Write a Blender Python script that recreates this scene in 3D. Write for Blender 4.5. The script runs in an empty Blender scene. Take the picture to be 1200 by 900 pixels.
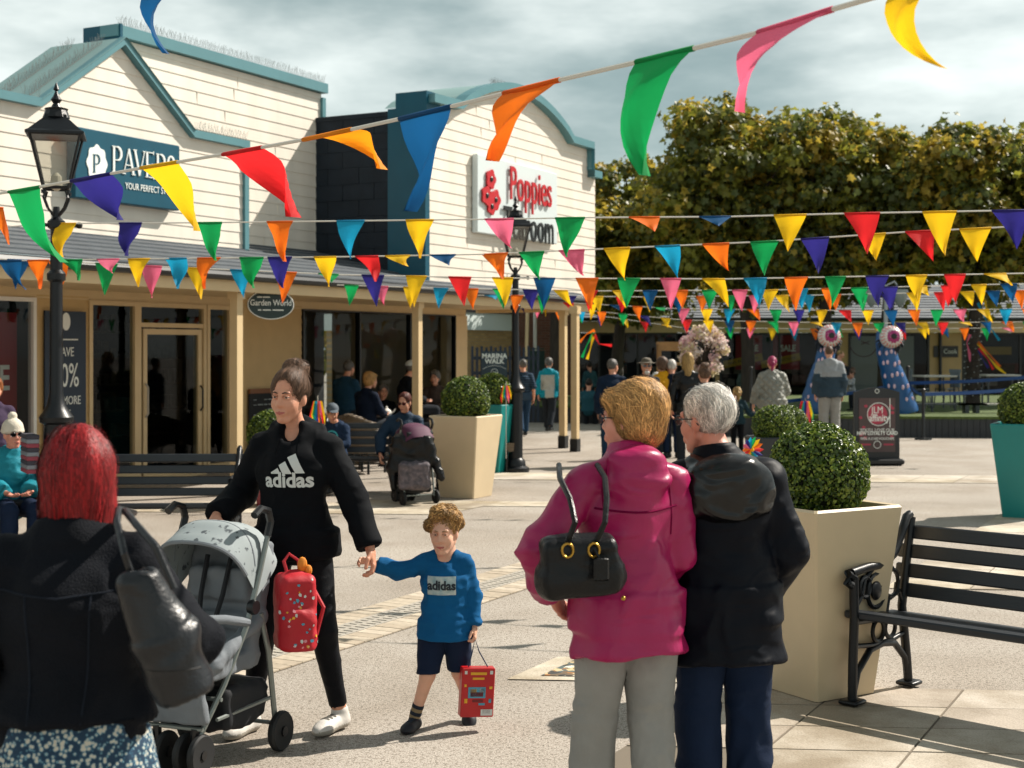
import bpy, math, random
import numpy as np
from mathutils import Vector, Matrix
from mathutils.bvhtree import BVHTree
random.seed(7); RNG = np.random.default_rng(7)
SC = bpy.context.scene
COL = SC.collection
R = math.radians
F, HC, HY = 1666.667, 1.76, 409.0            # photo: focal length in px, eye height, horizon row
def at(px, py, D): return Vector(((px-600)*D/F, D, HC+(HY-py)*D/F))
def gnd(px, py):
    D = F*HC/(py-HY); return Vector(((px-600)*D/F, D, 0))
def lin(h):
    if not isinstance(h, str): return tuple(h)
    h = h.lstrip('#'); c = [int(h[i:i+2], 16)/255 for i in (0, 2, 4)]
    return tuple(x/12.92 if x <= .04045 else ((x+.055)/1.055)**2.4 for x in c)

# ---------------------------------------------------------------- materials
MATS = {}
def mat(name, col, rough=.6, metal=0., var=.0, vscale=8., bump=0., bscale=60., spec=.5, sss=0., trans=0., col2=None, coat=0., stretch=None, attr=None, sheen=0., fold=0., fscale=9.):
    if name in MATS: return MATS[name]
    m = bpy.data.materials.new(name); m.use_nodes = True; nt = m.node_tree; N = nt.nodes; L = nt.links
    b = N['Principled BSDF']; c = lin(col)
    b.inputs['Base Color'].default_value = (*c, 1); b.inputs['Roughness'].default_value = rough
    b.inputs['Metallic'].default_value = metal; b.inputs['Specular IOR Level'].default_value = spec
    if coat: b.inputs['Coat Weight'].default_value = coat; b.inputs['Coat Roughness'].default_value = .15
    if sheen: b.inputs['Sheen Weight'].default_value = sheen
    if sss:
        b.inputs['Subsurface Weight'].default_value = sss; b.inputs['Subsurface Radius'].default_value = (.9, .35, .2); b.inputs['Subsurface Scale'].default_value = .012
    tc = N.new('ShaderNodeTexCoord'); src = tc.outputs['Object']
    if stretch:
        mp = N.new('ShaderNodeMapping'); mp.inputs['Scale'].default_value = stretch; L.new(src, mp.inputs[0]); src = mp.outputs[0]
    colsock = None
    if var or col2 is not None:
        nz = N.new('ShaderNodeTexNoise'); nz.inputs['Scale'].default_value = vscale; nz.inputs['Detail'].default_value = 5; L.new(src, nz.inputs['Vector'])
        rp = N.new('ShaderNodeValToRGB'); L.new(nz.outputs['Fac'], rp.inputs['Fac'])
        c2 = lin(col2) if col2 is not None else tuple(min(1, x*(1+var)) for x in c)
        c1 = c if col2 is not None else tuple(x*(1-var) for x in c)
        rp.color_ramp.elements[0].position = .3; rp.color_ramp.elements[1].position = .7
        rp.color_ramp.elements[0].color = (*c1, 1); rp.color_ramp.elements[1].color = (*c2, 1)
        colsock = rp.outputs['Color']
    if attr:
        a = N.new('ShaderNodeAttribute'); a.attribute_name = attr
        mx = N.new('ShaderNodeMix'); mx.data_type = 'RGBA'; mx.blend_type = 'MULTIPLY'; mx.inputs[0].default_value = 1
        if colsock: L.new(colsock, mx.inputs[6])
        else: mx.inputs[6].default_value = (*c, 1)
        L.new(a.outputs['Color'], mx.inputs[7]); colsock = mx.outputs[2]
    if colsock: L.new(colsock, b.inputs['Base Color'])
    if bump:
        n2 = N.new('ShaderNodeTexNoise'); n2.inputs['Scale'].default_value = bscale; n2.inputs['Detail'].default_value = 4; L.new(src, n2.inputs['Vector'])
        bp = N.new('ShaderNodeBump'); bp.inputs['Strength'].default_value = bump; bp.inputs['Distance'].default_value = .01
        L.new(n2.outputs['Fac'], bp.inputs['Height']); L.new(bp.outputs[0], b.inputs['Normal'])
        if fold:                                     # creases in cloth: warped ridged noise
            n3 = N.new('ShaderNodeTexNoise'); n3.inputs['Scale'].default_value = fscale; n3.inputs['Detail'].default_value = 2.5; n3.inputs['Distortion'].default_value = 1.3; n3.noise_type = 'RIDGED_MULTIFRACTAL'; n3.normalize = True
            mp = N.new('ShaderNodeMapping'); mp.inputs['Scale'].default_value = (1, 1, 1.5); L.new(tc.outputs['Object'], mp.inputs[0]); L.new(mp.outputs[0], n3.inputs['Vector'])
            b3 = N.new('ShaderNodeBump'); b3.inputs['Strength'].default_value = fold; b3.inputs['Distance'].default_value = .02; L.new(n3.outputs['Fac'], b3.inputs['Height']); L.new(b3.outputs[0], bp.inputs['Normal'])
    if trans:
        t = N.new('ShaderNodeBsdfTranslucent'); t.inputs['Color'].default_value = (*c, 1)
        if colsock: L.new(colsock, t.inputs['Color'])
        ms = N.new('ShaderNodeMixShader'); ms.inputs[0].default_value = trans
        L.new(b.outputs[0], ms.inputs[1]); L.new(t.outputs[0], ms.inputs[2]); L.new(ms.outputs[0], N['Material Output'].inputs['Surface'])
    MATS[name] = m; return m
def glass_mat(name, tint=(.55, .6, .6), refl=.10, rough=.02):
    if name in MATS: return MATS[name]
    m = bpy.data.materials.new(name); m.use_nodes = True; nt = m.node_tree; N = nt.nodes; L = nt.links
    N.remove(N['Principled BSDF'])
    t = N.new('ShaderNodeBsdfTransparent'); t.inputs[0].default_value = (*tint, 1)
    g = N.new('ShaderNodeBsdfGlossy'); g.inputs['Roughness'].default_value = rough
    lw = N.new('ShaderNodeLayerWeight'); lw.inputs[0].default_value = .35
    ad = N.new('ShaderNodeMath'); ad.operation = 'MULTIPLY_ADD'; ad.inputs[1].default_value = .20; ad.inputs[2].default_value = refl
    L.new(lw.outputs['Fresnel'], ad.inputs[0])
    ms = N.new('ShaderNodeMixShader'); L.new(ad.outputs[0], ms.inputs[0]); L.new(t.outputs[0], ms.inputs[1]); L.new(g.outputs[0], ms.inputs[2])
    L.new(ms.outputs[0], N['Material Output'].inputs['Surface']); MATS[name] = m; return m

# ---------------------------------------------------------------- objects
def tag(o, label=None, cat=None, group=None, kind=None):
    if label: o['label'] = label
    if cat: o['category'] = cat
    if group: o['group'] = group
    if kind: o['kind'] = kind
    return o
def thing(name, label, cat, loc=(0, 0, 0), rotz=0., group=None):
    o = bpy.data.objects.new(name, None); COL.objects.link(o); o.empty_display_size = .2
    o.location = loc; o.rotation_euler = (0, 0, rotz); return tag(o, label, cat, group)
def kids(o): return [c for c in bpy.data.objects if c.parent is o]
def link(name, me, parent=None):
    o = bpy.data.objects.new(name, me); COL.objects.link(o)
    if parent is not None: o.parent = parent
    return o
def copy_tree(o, loc=None, rotz=None, label=None, parent=None, swap=None):
    c = o.copy(); COL.objects.link(c)
    if parent is not None: c.parent = parent
    if loc is not None: c.location = loc
    if rotz is not None: c.rotation_euler = (0, 0, rotz)
    if label: c['label'] = label
    if swap and c.data is not None:
        hit = [s for s in c.data.materials if s and s.name in swap]
        if hit:
            c.data = c.data.copy()
            for i, s in enumerate(c.data.materials):
                if s and s.name in swap: c.data.materials[i] = swap[s.name]
    for k in kids(o): copy_tree(k, parent=c, swap=swap)
    return c

class MB:
    def __init__(s): s.v = []; s.f = []; s.mi = []; s.m = 0
    def add(s, vs, fs, M=None):
        b = len(s.v)
        if M is not None: vs = [M @ Vector(p) for p in vs]
        s.v += [tuple(p) for p in vs]
        for f in fs: s.f.append([i+b for i in f]); s.mi.append(s.m)
        return s
    def box(s, a, b, M=None):
        (x0, y0, z0), (x1, y1, z1) = a, b
        x0, x1 = min(x0, x1), max(x0, x1); y0, y1 = min(y0, y1), max(y0, y1); z0, z1 = min(z0, z1), max(z0, z1)
        return s.add([(x0,y0,z0),(x1,y0,z0),(x1,y1,z0),(x0,y1,z0),(x0,y0,z1),(x1,y0,z1),(x1,y1,z1),(x0,y1,z1)],
                     [(0,3,2,1),(4,5,6,7),(0,1,5,4),(1,2,6,5),(2,3,7,6),(3,0,4,7)], M)
    def cbox(s, c, sz, M=None): return s.box([c[i]-sz[i]/2 for i in range(3)], [c[i]+sz[i]/2 for i in range(3)], M)
    def rbox(s, a, b, r=.01, M=None):           # chamfered box
        x0,y0,z0 = a; x1,y1,z1 = b; vs=[]; fs=[]
        for (r_, z) in ((r,z0),(0,z0+r),(0,z1-r),(r,z1)):
            q=r+r_
            X0,X1,Y0,Y1=x0+r_,x1-r_,y0+r_,y1-r_
            vs+=[(X0+r,Y0,z),(X1-r,Y0,z),(X1,Y0+r,z),(X1,Y1-r,z),(X1-r,Y1,z),(X0+r,Y1,z),(X0,Y1-r,z),(X0,Y0+r,z)]
        for k in range(3):
            for i in range(8): j=(i+1)%8; fs.append((k*8+i,k*8+j,k*8+8+j,k*8+8+i))
        fs.append(tuple(range(7,-1,-1))); fs.append(tuple(range(24,32)))
        return s.add(vs, fs, M)
    def tube(s, pts, r, n=8, cap=True, M=None, close=False):
        P = [Vector(p) for p in pts]; k = len(P)
        rs = r if isinstance(r, (list, tuple)) else [r]*k
        vs = []; up = None
        for i in range(k):
            if close: t = P[(i+1) % k]-P[i-1]
            else: t = P[min(i+1, k-1)]-P[max(i-1, 0)]
            if t.length < 1e-9: t = Vector((0, 0, 1))
            t.normalize()
            if up is None:
                a = Vector((0, 0, 1)) if abs(t.z) < .9 else Vector((1, 0, 0)); up = (a-t*a.dot(t)).normalized()
            else:
                up = up-t*up.dot(t)
                if up.length < 1e-6: up = t.orthogonal()
                up.normalize()
            w = t.cross(up)
            for j in range(n):
                a = 2*math.pi*j/n; vs.append(P[i]+(up*math.cos(a)+w*math.sin(a))*rs[i])
        fs = []
        for i in range(k if close else k-1):
            i2 = (i+1) % k
            for j in range(n): j2 = (j+1) % n; fs.append((i*n+j, i*n+j2, i2*n+j2, i2*n+j))
        if cap and not close: fs.append(tuple(range(n-1, -1, -1))); fs.append(tuple((k-1)*n+j for j in range(n)))
        return s.add(vs, fs, M)
    def lathe(s, prof, n=16, M=None, cap=True, rot=0.):
        vs = []; fs = []; k = len(prof)
        for (r, z) in prof:
            for j in range(n): a = rot+2*math.pi*j/n; vs.append((r*math.cos(a), r*math.sin(a), z))
        for i in range(k-1):
            for j in range(n): j2 = (j+1) % n; fs.append((i*n+j, i*n+j2, (i+1)*n+j2, (i+1)*n+j))
        if cap: fs.append(tuple(range(n-1, -1, -1))); fs.append(tuple((k-1)*n+j for j in range(n)))
        return s.add(vs, fs, M)
    def prism(s, poly, h0, h1, M=None, sides=True):      # polygon in XY, extruded in Z
        n = len(poly); vs = [(x, y, h0) for x, y in poly]+[(x, y, h1) for x, y in poly]
        fs = [tuple(range(n-1, -1, -1)), tuple(range(n, 2*n))]
        if sides: fs += [(i, (i+1) % n, n+(i+1) % n, n+i) for i in range(n)]
        return s.add(vs, fs, M)
    def ball(s, c, r, nu=12, nv=8, M=None):
        r3 = r if isinstance(r, (tuple, list)) else (r, r, r)
        vs = [(c[0], c[1], c[2]-r3[2])]; fs = []
        for i in range(1, nv):
            p = math.pi*i/nv-math.pi/2
            for j in range(nu):
                a = 2*math.pi*j/nu; vs.append((c[0]+r3[0]*math.cos(p)*math.cos(a), c[1]+r3[1]*math.cos(p)*math.sin(a), c[2]+r3[2]*math.sin(p)))
        vs.append((c[0], c[1], c[2]+r3[2])); T = len(vs)-1
        for j in range(nu):
            j2 = (j+1) % nu; fs.append((0, 1+j2, 1+j)); fs.append((T, T-nu+j, T-nu+j2))
            for i in range(nv-2): a = 1+i*nu; fs.append((a+j, a+j2, a+nu+j2, a+nu+j))
        return s.add(vs, fs, M)
    def grid(s, fn, nu, nv, M=None):
        vs = [fn(i/nu, j/nv) for j in range(nv+1) for i in range(nu+1)]
        fs = [(j*(nu+1)+i, j*(nu+1)+i+1, (j+1)*(nu+1)+i+1, (j+1)*(nu+1)+i) for j in range(nv) for i in range(nu)]
        return s.add(vs, fs, M)
    def mesh(s, name, mats, smooth=True, ang=35):
        me = bpy.data.meshes.new(name); me.from_pydata(s.v, [], s.f)
        for m in (mats if isinstance(mats, (list, tuple)) else [mats]): me.materials.append(m)
        me.polygons.foreach_set('material_index', s.mi)
        me.polygons.foreach_set('use_smooth', [smooth]*len(s.f))
        me.validate(); me.update()
        if smooth and ang < 179: me.set_sharp_from_angle(angle=R(ang))
        return me
    def build(s, name, mats, parent=None, smooth=True, ang=35): return link(name, s.mesh(name, mats, smooth, ang), parent)
def XF(loc=(0, 0, 0), rz=0, rx=0, ry=0): return Matrix.Translation(loc) @ Matrix.Rotation(rz, 4, 'Z') @ Matrix.Rotation(ry, 4, 'Y') @ Matrix.Rotation(rx, 4, 'X')

# lettering: the built-in font turned into a thin solid mesh in the XZ plane, facing -Y
def text_mesh(body, size, xs=1., depth=.002, align='CENTER', bold=0., shear=0.):
    cu = bpy.data.curves.new('t', 'FONT'); cu.body = body; cu.size = size; cu.align_x = align; cu.align_y = 'CENTER'
    cu.extrude = depth; cu.offset = bold; cu.shear = shear; cu.resolution_u = 3; cu.space_line = .95
    o = bpy.data.objects.new('t', cu); COL.objects.link(o)
    dg = bpy.context.evaluated_depsgraph_get(); me = bpy.data.meshes.new_from_object(o.evaluated_get(dg))
    bpy.data.objects.remove(o); bpy.data.curves.remove(cu)
    vs = [(v.co.x*xs, -v.co.z, v.co.y) for v in me.vertices]; fs = [tuple(p.vertices) for p in me.polygons]
    bpy.data.meshes.remove(me); return vs, fs
def put_text(mb, body, size, c, xs=1., depth=.002, align='CENTER', bold=0., M=None, shear=0.):
    vs, fs = text_mesh(body, size, xs, depth, align, bold, shear)
    mb.add([(x+c[0], y+c[1], z+c[2]) for x, y, z in vs], fs, M)

# ---------------------------------------------------------------- implicit surfaces
def vnoise(P, seed=0):                               # vectorised value noise, ~[-1,1]
    P = np.asarray(P, np.float64)+1000.; I = np.floor(P).astype(np.int64); f = P-I; f = f*f*(3-2*f); out = 0
    for dx in (0, 1):
        for dy in (0, 1):
            for dz in (0, 1):
                h = (I[..., 0]+dx)*374761393+(I[..., 1]+dy)*668265263+(I[..., 2]+dz)*2147483647+seed*974711
                h = (h ^ (h >> 13))*1274126177; h = (h ^ (h >> 16)) & 0xffff
                w = (f[..., 0] if dx else 1-f[..., 0])*(f[..., 1] if dy else 1-f[..., 1])*(f[..., 2] if dz else 1-f[..., 2])
                out = out+w*(h/32767.5-1)
    return out
def cone(a, b, r1, r2=None, flat=False, op=1): return ('c', np.array(a, float), np.array(b, float), r1, r1 if r2 is None else r2, flat, op)
def acone(a, b, w1, w2, e1, e2, u=(1, 0, 0), flat=False, op=1): return ('a', np.array(a, float), np.array(b, float), w1, w2, e1, e2, np.array(u, float), flat, op)
def ell(c, r, M=None, op=1): return ('e', np.array(c, float), np.array(r if hasattr(r, '__len__') else (r, r, r), float), M, op)
def bx(c, h, M=None, op=1, r=.0): return ('b', np.array(c, float), np.array(h, float), M, r, op)
def prim_box(p):
    if p[0] == 'c': m = max(p[3], p[4]); return np.minimum(p[1], p[2])-m, np.maximum(p[1], p[2])+m
    if p[0] == 'a': m = max(p[3:7]); return np.minimum(p[1], p[2])-m, np.maximum(p[1], p[2])+m
    if p[0] == 'e': m = p[2].max(); return p[1]-m, p[1]+m
    m = np.linalg.norm(p[2])+p[4]; return p[1]-m, p[1]+m
def prim_d(p, P):
    if p[0] in 'ca':
        a, b = p[1], p[2]; ba = b-a; q = P-a; L2 = max(ba@ba, 1e-12); tr = (q@ba)/L2; t = np.clip(tr, 0, 1); q = q-t[..., None]*ba
        if p[0] == 'c':
            flat = p[5]; r = p[3]+t*(p[4]-p[3])
            if flat: q = P-a-tr[..., None]*ba
            d = np.sqrt((q*q).sum(-1))-r
        else:
            flat = p[8]; w = p[3]+t*(p[4]-p[3]); e = p[5]+t*(p[6]-p[5])
            if flat: q = P-a-tr[..., None]*ba
            du = q@p[7]; rest2 = np.maximum((q*q).sum(-1)-du*du, 0)
            d = (np.sqrt((du/w)**2+rest2/e**2)-1)*np.minimum(w, e)
        if flat: d = np.maximum(d, (np.abs(tr-.5)-.5)*math.sqrt(L2))
        return d
    q = P-p[1]
    if p[3] is not None: q = q@np.array(p[3], float)
    if p[0] == 'e': return (np.sqrt(((q/p[2])**2).sum(-1))-1)*p[2].min()
    q = np.abs(q)-p[2]; return np.sqrt((np.maximum(q, 0)**2).sum(-1))+np.minimum(q.max(-1), 0)-p[4]
def sdf(prims, res, k=.02, cuts=(), mod=None):
    add = [p for p in prims if p[-1] == 1]
    lo = np.min([prim_box(p)[0] for p in add], 0)-2.5*res; hi = np.max([prim_box(p)[1] for p in add], 0)+2.5*res
    n = np.ceil((hi-lo)/res).astype(int)+1
    ax = [lo[i]+res*np.arange(n[i]) for i in range(3)]
    Fd = np.full(n, .5)
    for p in prims:
        b0, b1 = prim_box(p); mg = k+2*res
        i0 = np.clip(np.floor((b0-mg-lo)/res).astype(int), 0, n); i1 = np.clip(np.ceil((b1+mg-lo)/res).astype(int)+1, 0, n)
        if (i1 <= i0).any(): continue
        sl = tuple(slice(i0[j], i1[j]) for j in range(3))
        P = np.stack(np.meshgrid(*[ax[j][sl[j]] for j in range(3)], indexing='ij'), -1)
        d = prim_d(p, P); A = Fd[sl]
        if p[-1] == 1:
            h = np.maximum(k-np.abs(A-d), 0)/k; Fd[sl] = np.minimum(A, d)-h*h*k*.25
        else:
            kk = k*.5; h = np.maximum(kk-np.abs(A+d), 0)/kk; Fd[sl] = np.maximum(A, -d)+h*h*kk*.25
    if cuts or mod:
        P = np.stack(np.meshgrid(*ax, indexing='ij'), -1)
        for (pt, nn) in cuts: Fd = np.maximum(Fd, (P-np.array(pt, float))@(np.array(nn, float)/np.linalg.norm(nn)))
        if mod: Fd = mod(P, Fd)
    s = Fd < 0
    c = [s[dx:n[0]-1+dx, dy:n[1]-1+dy, dz:n[2]-1+dz] for dx in (0, 1) for dy in (0, 1) for dz in (0, 1)]
    cnt = sum(x.astype(np.int8) for x in c); act = (cnt > 0) & (cnt < 8)
    idx = -np.ones(act.shape, np.int64); I = np.argwhere(act); idx[act] = np.arange(len(I))
    acc = np.zeros((len(I), 3)); w = np.zeros(len(I))
    corner = [(dx, dy, dz) for dx in (0, 1) for dy in (0, 1) for dz in (0, 1)]
    val = [Fd[I[:, 0]+a, I[:, 1]+b, I[:, 2]+e] for a, b, e in corner]
    for i in range(8):
        for j in range(i+1, 8):
            if sum(abs(corner[i][q]-corner[j][q]) for q in range(3)) != 1: continue
            m = (val[i] < 0) != (val[j] < 0)
            t = val[i][m]/(val[i][m]-val[j][m]); ci = np.array(corner[i], float); cj = np.array(corner[j], float)
            acc[m] += ci+(cj-ci)*t[:, None]; w[m] += 1
    V = lo+res*(I+acc/w[:, None])
    Q = []
    for a in range(3):
        b, e = (a+1) % 3, (a+2) % 3
        s0 = [slice(1, n[j]-1) for j in range(3)]; s0[a] = slice(0, n[a]-1); s1 = list(s0); s1[a] = slice(1, n[a])
        m = s[tuple(s0)] != s[tuple(s1)]; K = np.argwhere(m); K = K+np.array([0 if j == a else 1 for j in range(3)])
        def ce(db, de):
            q = K.copy(); q[:, b] -= db; q[:, e] -= de; return idx[q[:, 0], q[:, 1], q[:, 2]]
        quad = np.stack([ce(1, 1), ce(0, 1), ce(0, 0), ce(1, 0)], 1)
        fl = ~s[tuple(K.T)]; quad[fl] = quad[fl][:, ::-1]; Q.append(quad)
    Q = np.concatenate(Q); Q = Q[(Q >= 0).all(1)]
    return V, Q
def np_mesh(name, V, Q, mats, smooth=True, mi=None):
    me = bpy.data.meshes.new(name); me.from_pydata(V.tolist(), [], Q.tolist())
    for m in (mats if isinstance(mats, (list, tuple)) else [mats]): me.materials.append(m)
    if mi is not None: me.polygons.foreach_set('material_index', np.asarray(mi, np.int32))
    me.polygons.foreach_set('use_smooth', [smooth]*len(me.polygons)); me.update(); return me
def normals(V, Q):
    a, b, c, d = (V[Q[:, i]] for i in range(4)); fn = np.cross(c-a, d-b); N = np.zeros_like(V)
    for i in range(4): np.add.at(N, Q[:, i], fn)
    return N/np.maximum(np.linalg.norm(N, axis=1), 1e-9)[:, None]
def wrinkle(V, Q, amp=.006, freq=(9, 9, 16), seed=0, warp=1.2):
    N = normals(V, Q); P = V*np.array(freq); P = P+warp*np.stack([vnoise(V*5+i*17, seed+i) for i in range(3)], -1)
    n = vnoise(P, seed+5); n = 1-2*np.abs(n)                     # ridged: soft folds
    n2 = vnoise(V*np.array(freq)*2.3+9, seed+8)
    return V+N*(amp*(n+.35*n2))[:, None]
def decal(mb, bvh, direction=(0, 1, 0), off=.003, start=1.):   # drop a flat MB on a surface
    d = Vector(direction).normalized(); out = []
    for p in mb.v:
        q = Vector(p); h = bvh.ray_cast(q-d*start, d, 3.)
        out.append(tuple((h[0] if h[0] is not None else q)-d*off))
    mb.v = out; return mb
# ================================================================= people
SKIN = mat('skin', '#c98f74', .5, sss=.12, var=.10, vscale=14, bump=.05, bscale=90)
SKIN_PINK = mat('skin_pink', '#cf8d78', .5, sss=.12, var=.12, vscale=14, bump=.05, bscale=90)
SKIN_PALE = mat('skin_pale', '#d9a78d', .5, sss=.12, var=.10, vscale=14, bump=.05, bscale=90)
LIP = mat('lip', '#a5574f', .4); EYEW = mat('eye_white', '#d8d2ca', .2); IRIS = mat('iris', '#2a211c', .15)
BLACK = mat('black_plastic', '#0b0d10', .35); DARKLENS = mat('dark_lens', '#08090b', .08, spec=.8)
JET = {}
BASE = dict(head=(0, -.035, 1.588), neck=(0, .012, 1.425), chest=(0, 0, 1.25), waist=(0, .0, 1.06), pelvis=(0, .012, .93),
            shL=(.163, .015, 1.352), shR=(-.163, .015, 1.352), elL=(.225, .04, 1.11), elR=(-.225, .04, 1.11),
            wrL=(.235, -.03, .865), wrR=(-.235, -.03, .865), hipL=(.088, .01, .91), hipR=(-.088, .01, .91),
            knL=(.098, -.012, .49), knR=(-.098, -.012, .49), anL=(.10, .03, .085), anR=(-.10, .03, .085),
            toeL=(.125, -.13, .03), toeR=(-.125, -.13, .03))
SIT = dict(head=(0, -.05, 1.143), neck=(0, .04, .98), chest=(0, .05, .81), waist=(0, .06, .63), pelvis=(0, .05, .52),
           shL=(.162, .045, .912), shR=(-.162, .045, .912), elL=(.21, -.03, .70), elR=(-.21, -.03, .70),
           wrL=(.10, -.22, .64), wrR=(-.10, -.22, .64), hipL=(.09, .03, .50), hipR=(-.09, .03, .50),
           knL=(.11, -.40, .50), knR=(-.11, -.40, .50), anL=(.11, -.40, .09), anR=(-.11, -.40, .09),
           toeL=(.12, -.55, .03), toeR=(-.12, -.55, .03))
def rotm(yaw, pitch, roll): return np.array((Matrix.Rotation(R(yaw), 3, 'Z') @ Matrix.Rotation(R(pitch), 3, 'X') @ Matrix.Rotation(R(roll), 3, 'Y')))
def hand_prims(W, d, th, s, curl, k, spread=.0):
    W = np.array(W, float); d = np.array(d, float); d /= np.linalg.norm(d); th = np.array(th, float); th -= d*(th@d); th /= np.linalg.norm(th)
    pn = s*np.cross(d, th); M = np.stack([th, pn, d], 1)
    pr = [ell(W+d*.045*k, (.040*k, .016*k, .052*k), M), cone(W-d*.03*k, W+d*.03*k, .025*k, .022*k)]
    for i in range(4):
        L = (.070, .078, .072, .056)[i]*k; p = W+d*.082*k+th*(.0285-.019*i)*k; a = 0.
        for q in range(3):
            a += R(curl)*(.55, 1., .75)[q]; dd = d*math.cos(a)+pn*math.sin(a)+th*spread*(1.5-i)
            l = L*(.45, .32, .23)[q]; p2 = p+dd*l; pr.append(cone(p, p2, (.0092-.0007*q)*k, (.0085-.0008*q)*k)); p = p2
    p = W+d*.025*k+th*.026*k; dd = d*.65+th*.62+pn*.42
    for q in range(2):
        p2 = p+dd*.040*k; pr.append(cone(p, p2, (.0115-.0015*q)*k, (.010-.001*q)*k)); p = p2; dd = d*.92+th*.16+pn*.36
    return pr
def head_prims(c, Rm, hs, neck, fem=False, nk=1.):
    def T(p): return c+Rm@(np.array(p, float)*hs)
    E = lambda p, r, op=1: ell(T(p), np.array(r)*hs, Rm, op)
    C = lambda a, b, r1, r2=None: cone(T(a), T(b), r1*hs, (r1 if r2 is None else r2)*hs)
    j = .86 if fem else 1.; nf = .003 if hs < .85 else .006 if fem else 0.
    pr = [E((0, .014, .038), (.073, .092, .084)), E((0, -.032, -.022), (.064 if fem else .061, .062, .083)),
          E((0, -.062, -.098), (.026*j, .026, .022)), C((.050*j, .0, -.055), (.020*j, -.055, -.102), .020, .014), C((-.050*j, .0, -.055), (-.020*j, -.055, -.102), .020, .014),
          E((.037, -.062, -.030), (.021, .020, .024)), E((-.037, -.062, -.030), (.021, .020, .024)),
          C((-.036, -.080, .026), (.036, -.080, .026), .0105 if not fem else .009),
          C((0, -.087, .010), (0, -.108+nf, -.026), .0068, .0098-nf*.4), E((.010, -.096+nf, -.030), (.0085, .009, .007)), E((-.010, -.096+nf, -.030), (.0085, .009, .007)),
          C((-.018, -.0835, -.064), (.018, -.0835, -.064), .0055), C((-.004, -.0885, -.0625), (.004, -.0885, -.0625), .006), C((-.012, -.0845, -.073), (.012, -.0845, -.073), .007)]
    pr += [E((.072, .010, -.008), (.012, .019, .031)), E((-.072, .010, -.008), (.012, .019, .031))]
    pr += [ell(T((s*.031, -.096, .006)), np.array((.017, .014, .0095))*hs, Rm, -1) for s in (1, -1)]
    if fem: nk *= .86
    pr += [cone(T((0, .022, -.05)), np.array(neck)+np.array((0, 0, .01)), .050*hs*nk, .054*hs*nk), cone(np.array(neck)+np.array((0, 0, .02)), np.array(neck)-np.array((0, -.0, .04)), .055*hs*nk, .07*hs*nk)]
    return pr
def join(parts):                              # [(V,Q,mi)] -> one set
    V = []; Q = []; M = []; b = 0
    for v, q, m in parts:
        V.append(v); Q.append(q+b); M.append(np.full(len(q), m) if np.isscalar(m) else m); b += len(v)
    return np.concatenate(V), np.concatenate(Q), np.concatenate(M)
class Person: pass
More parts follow.
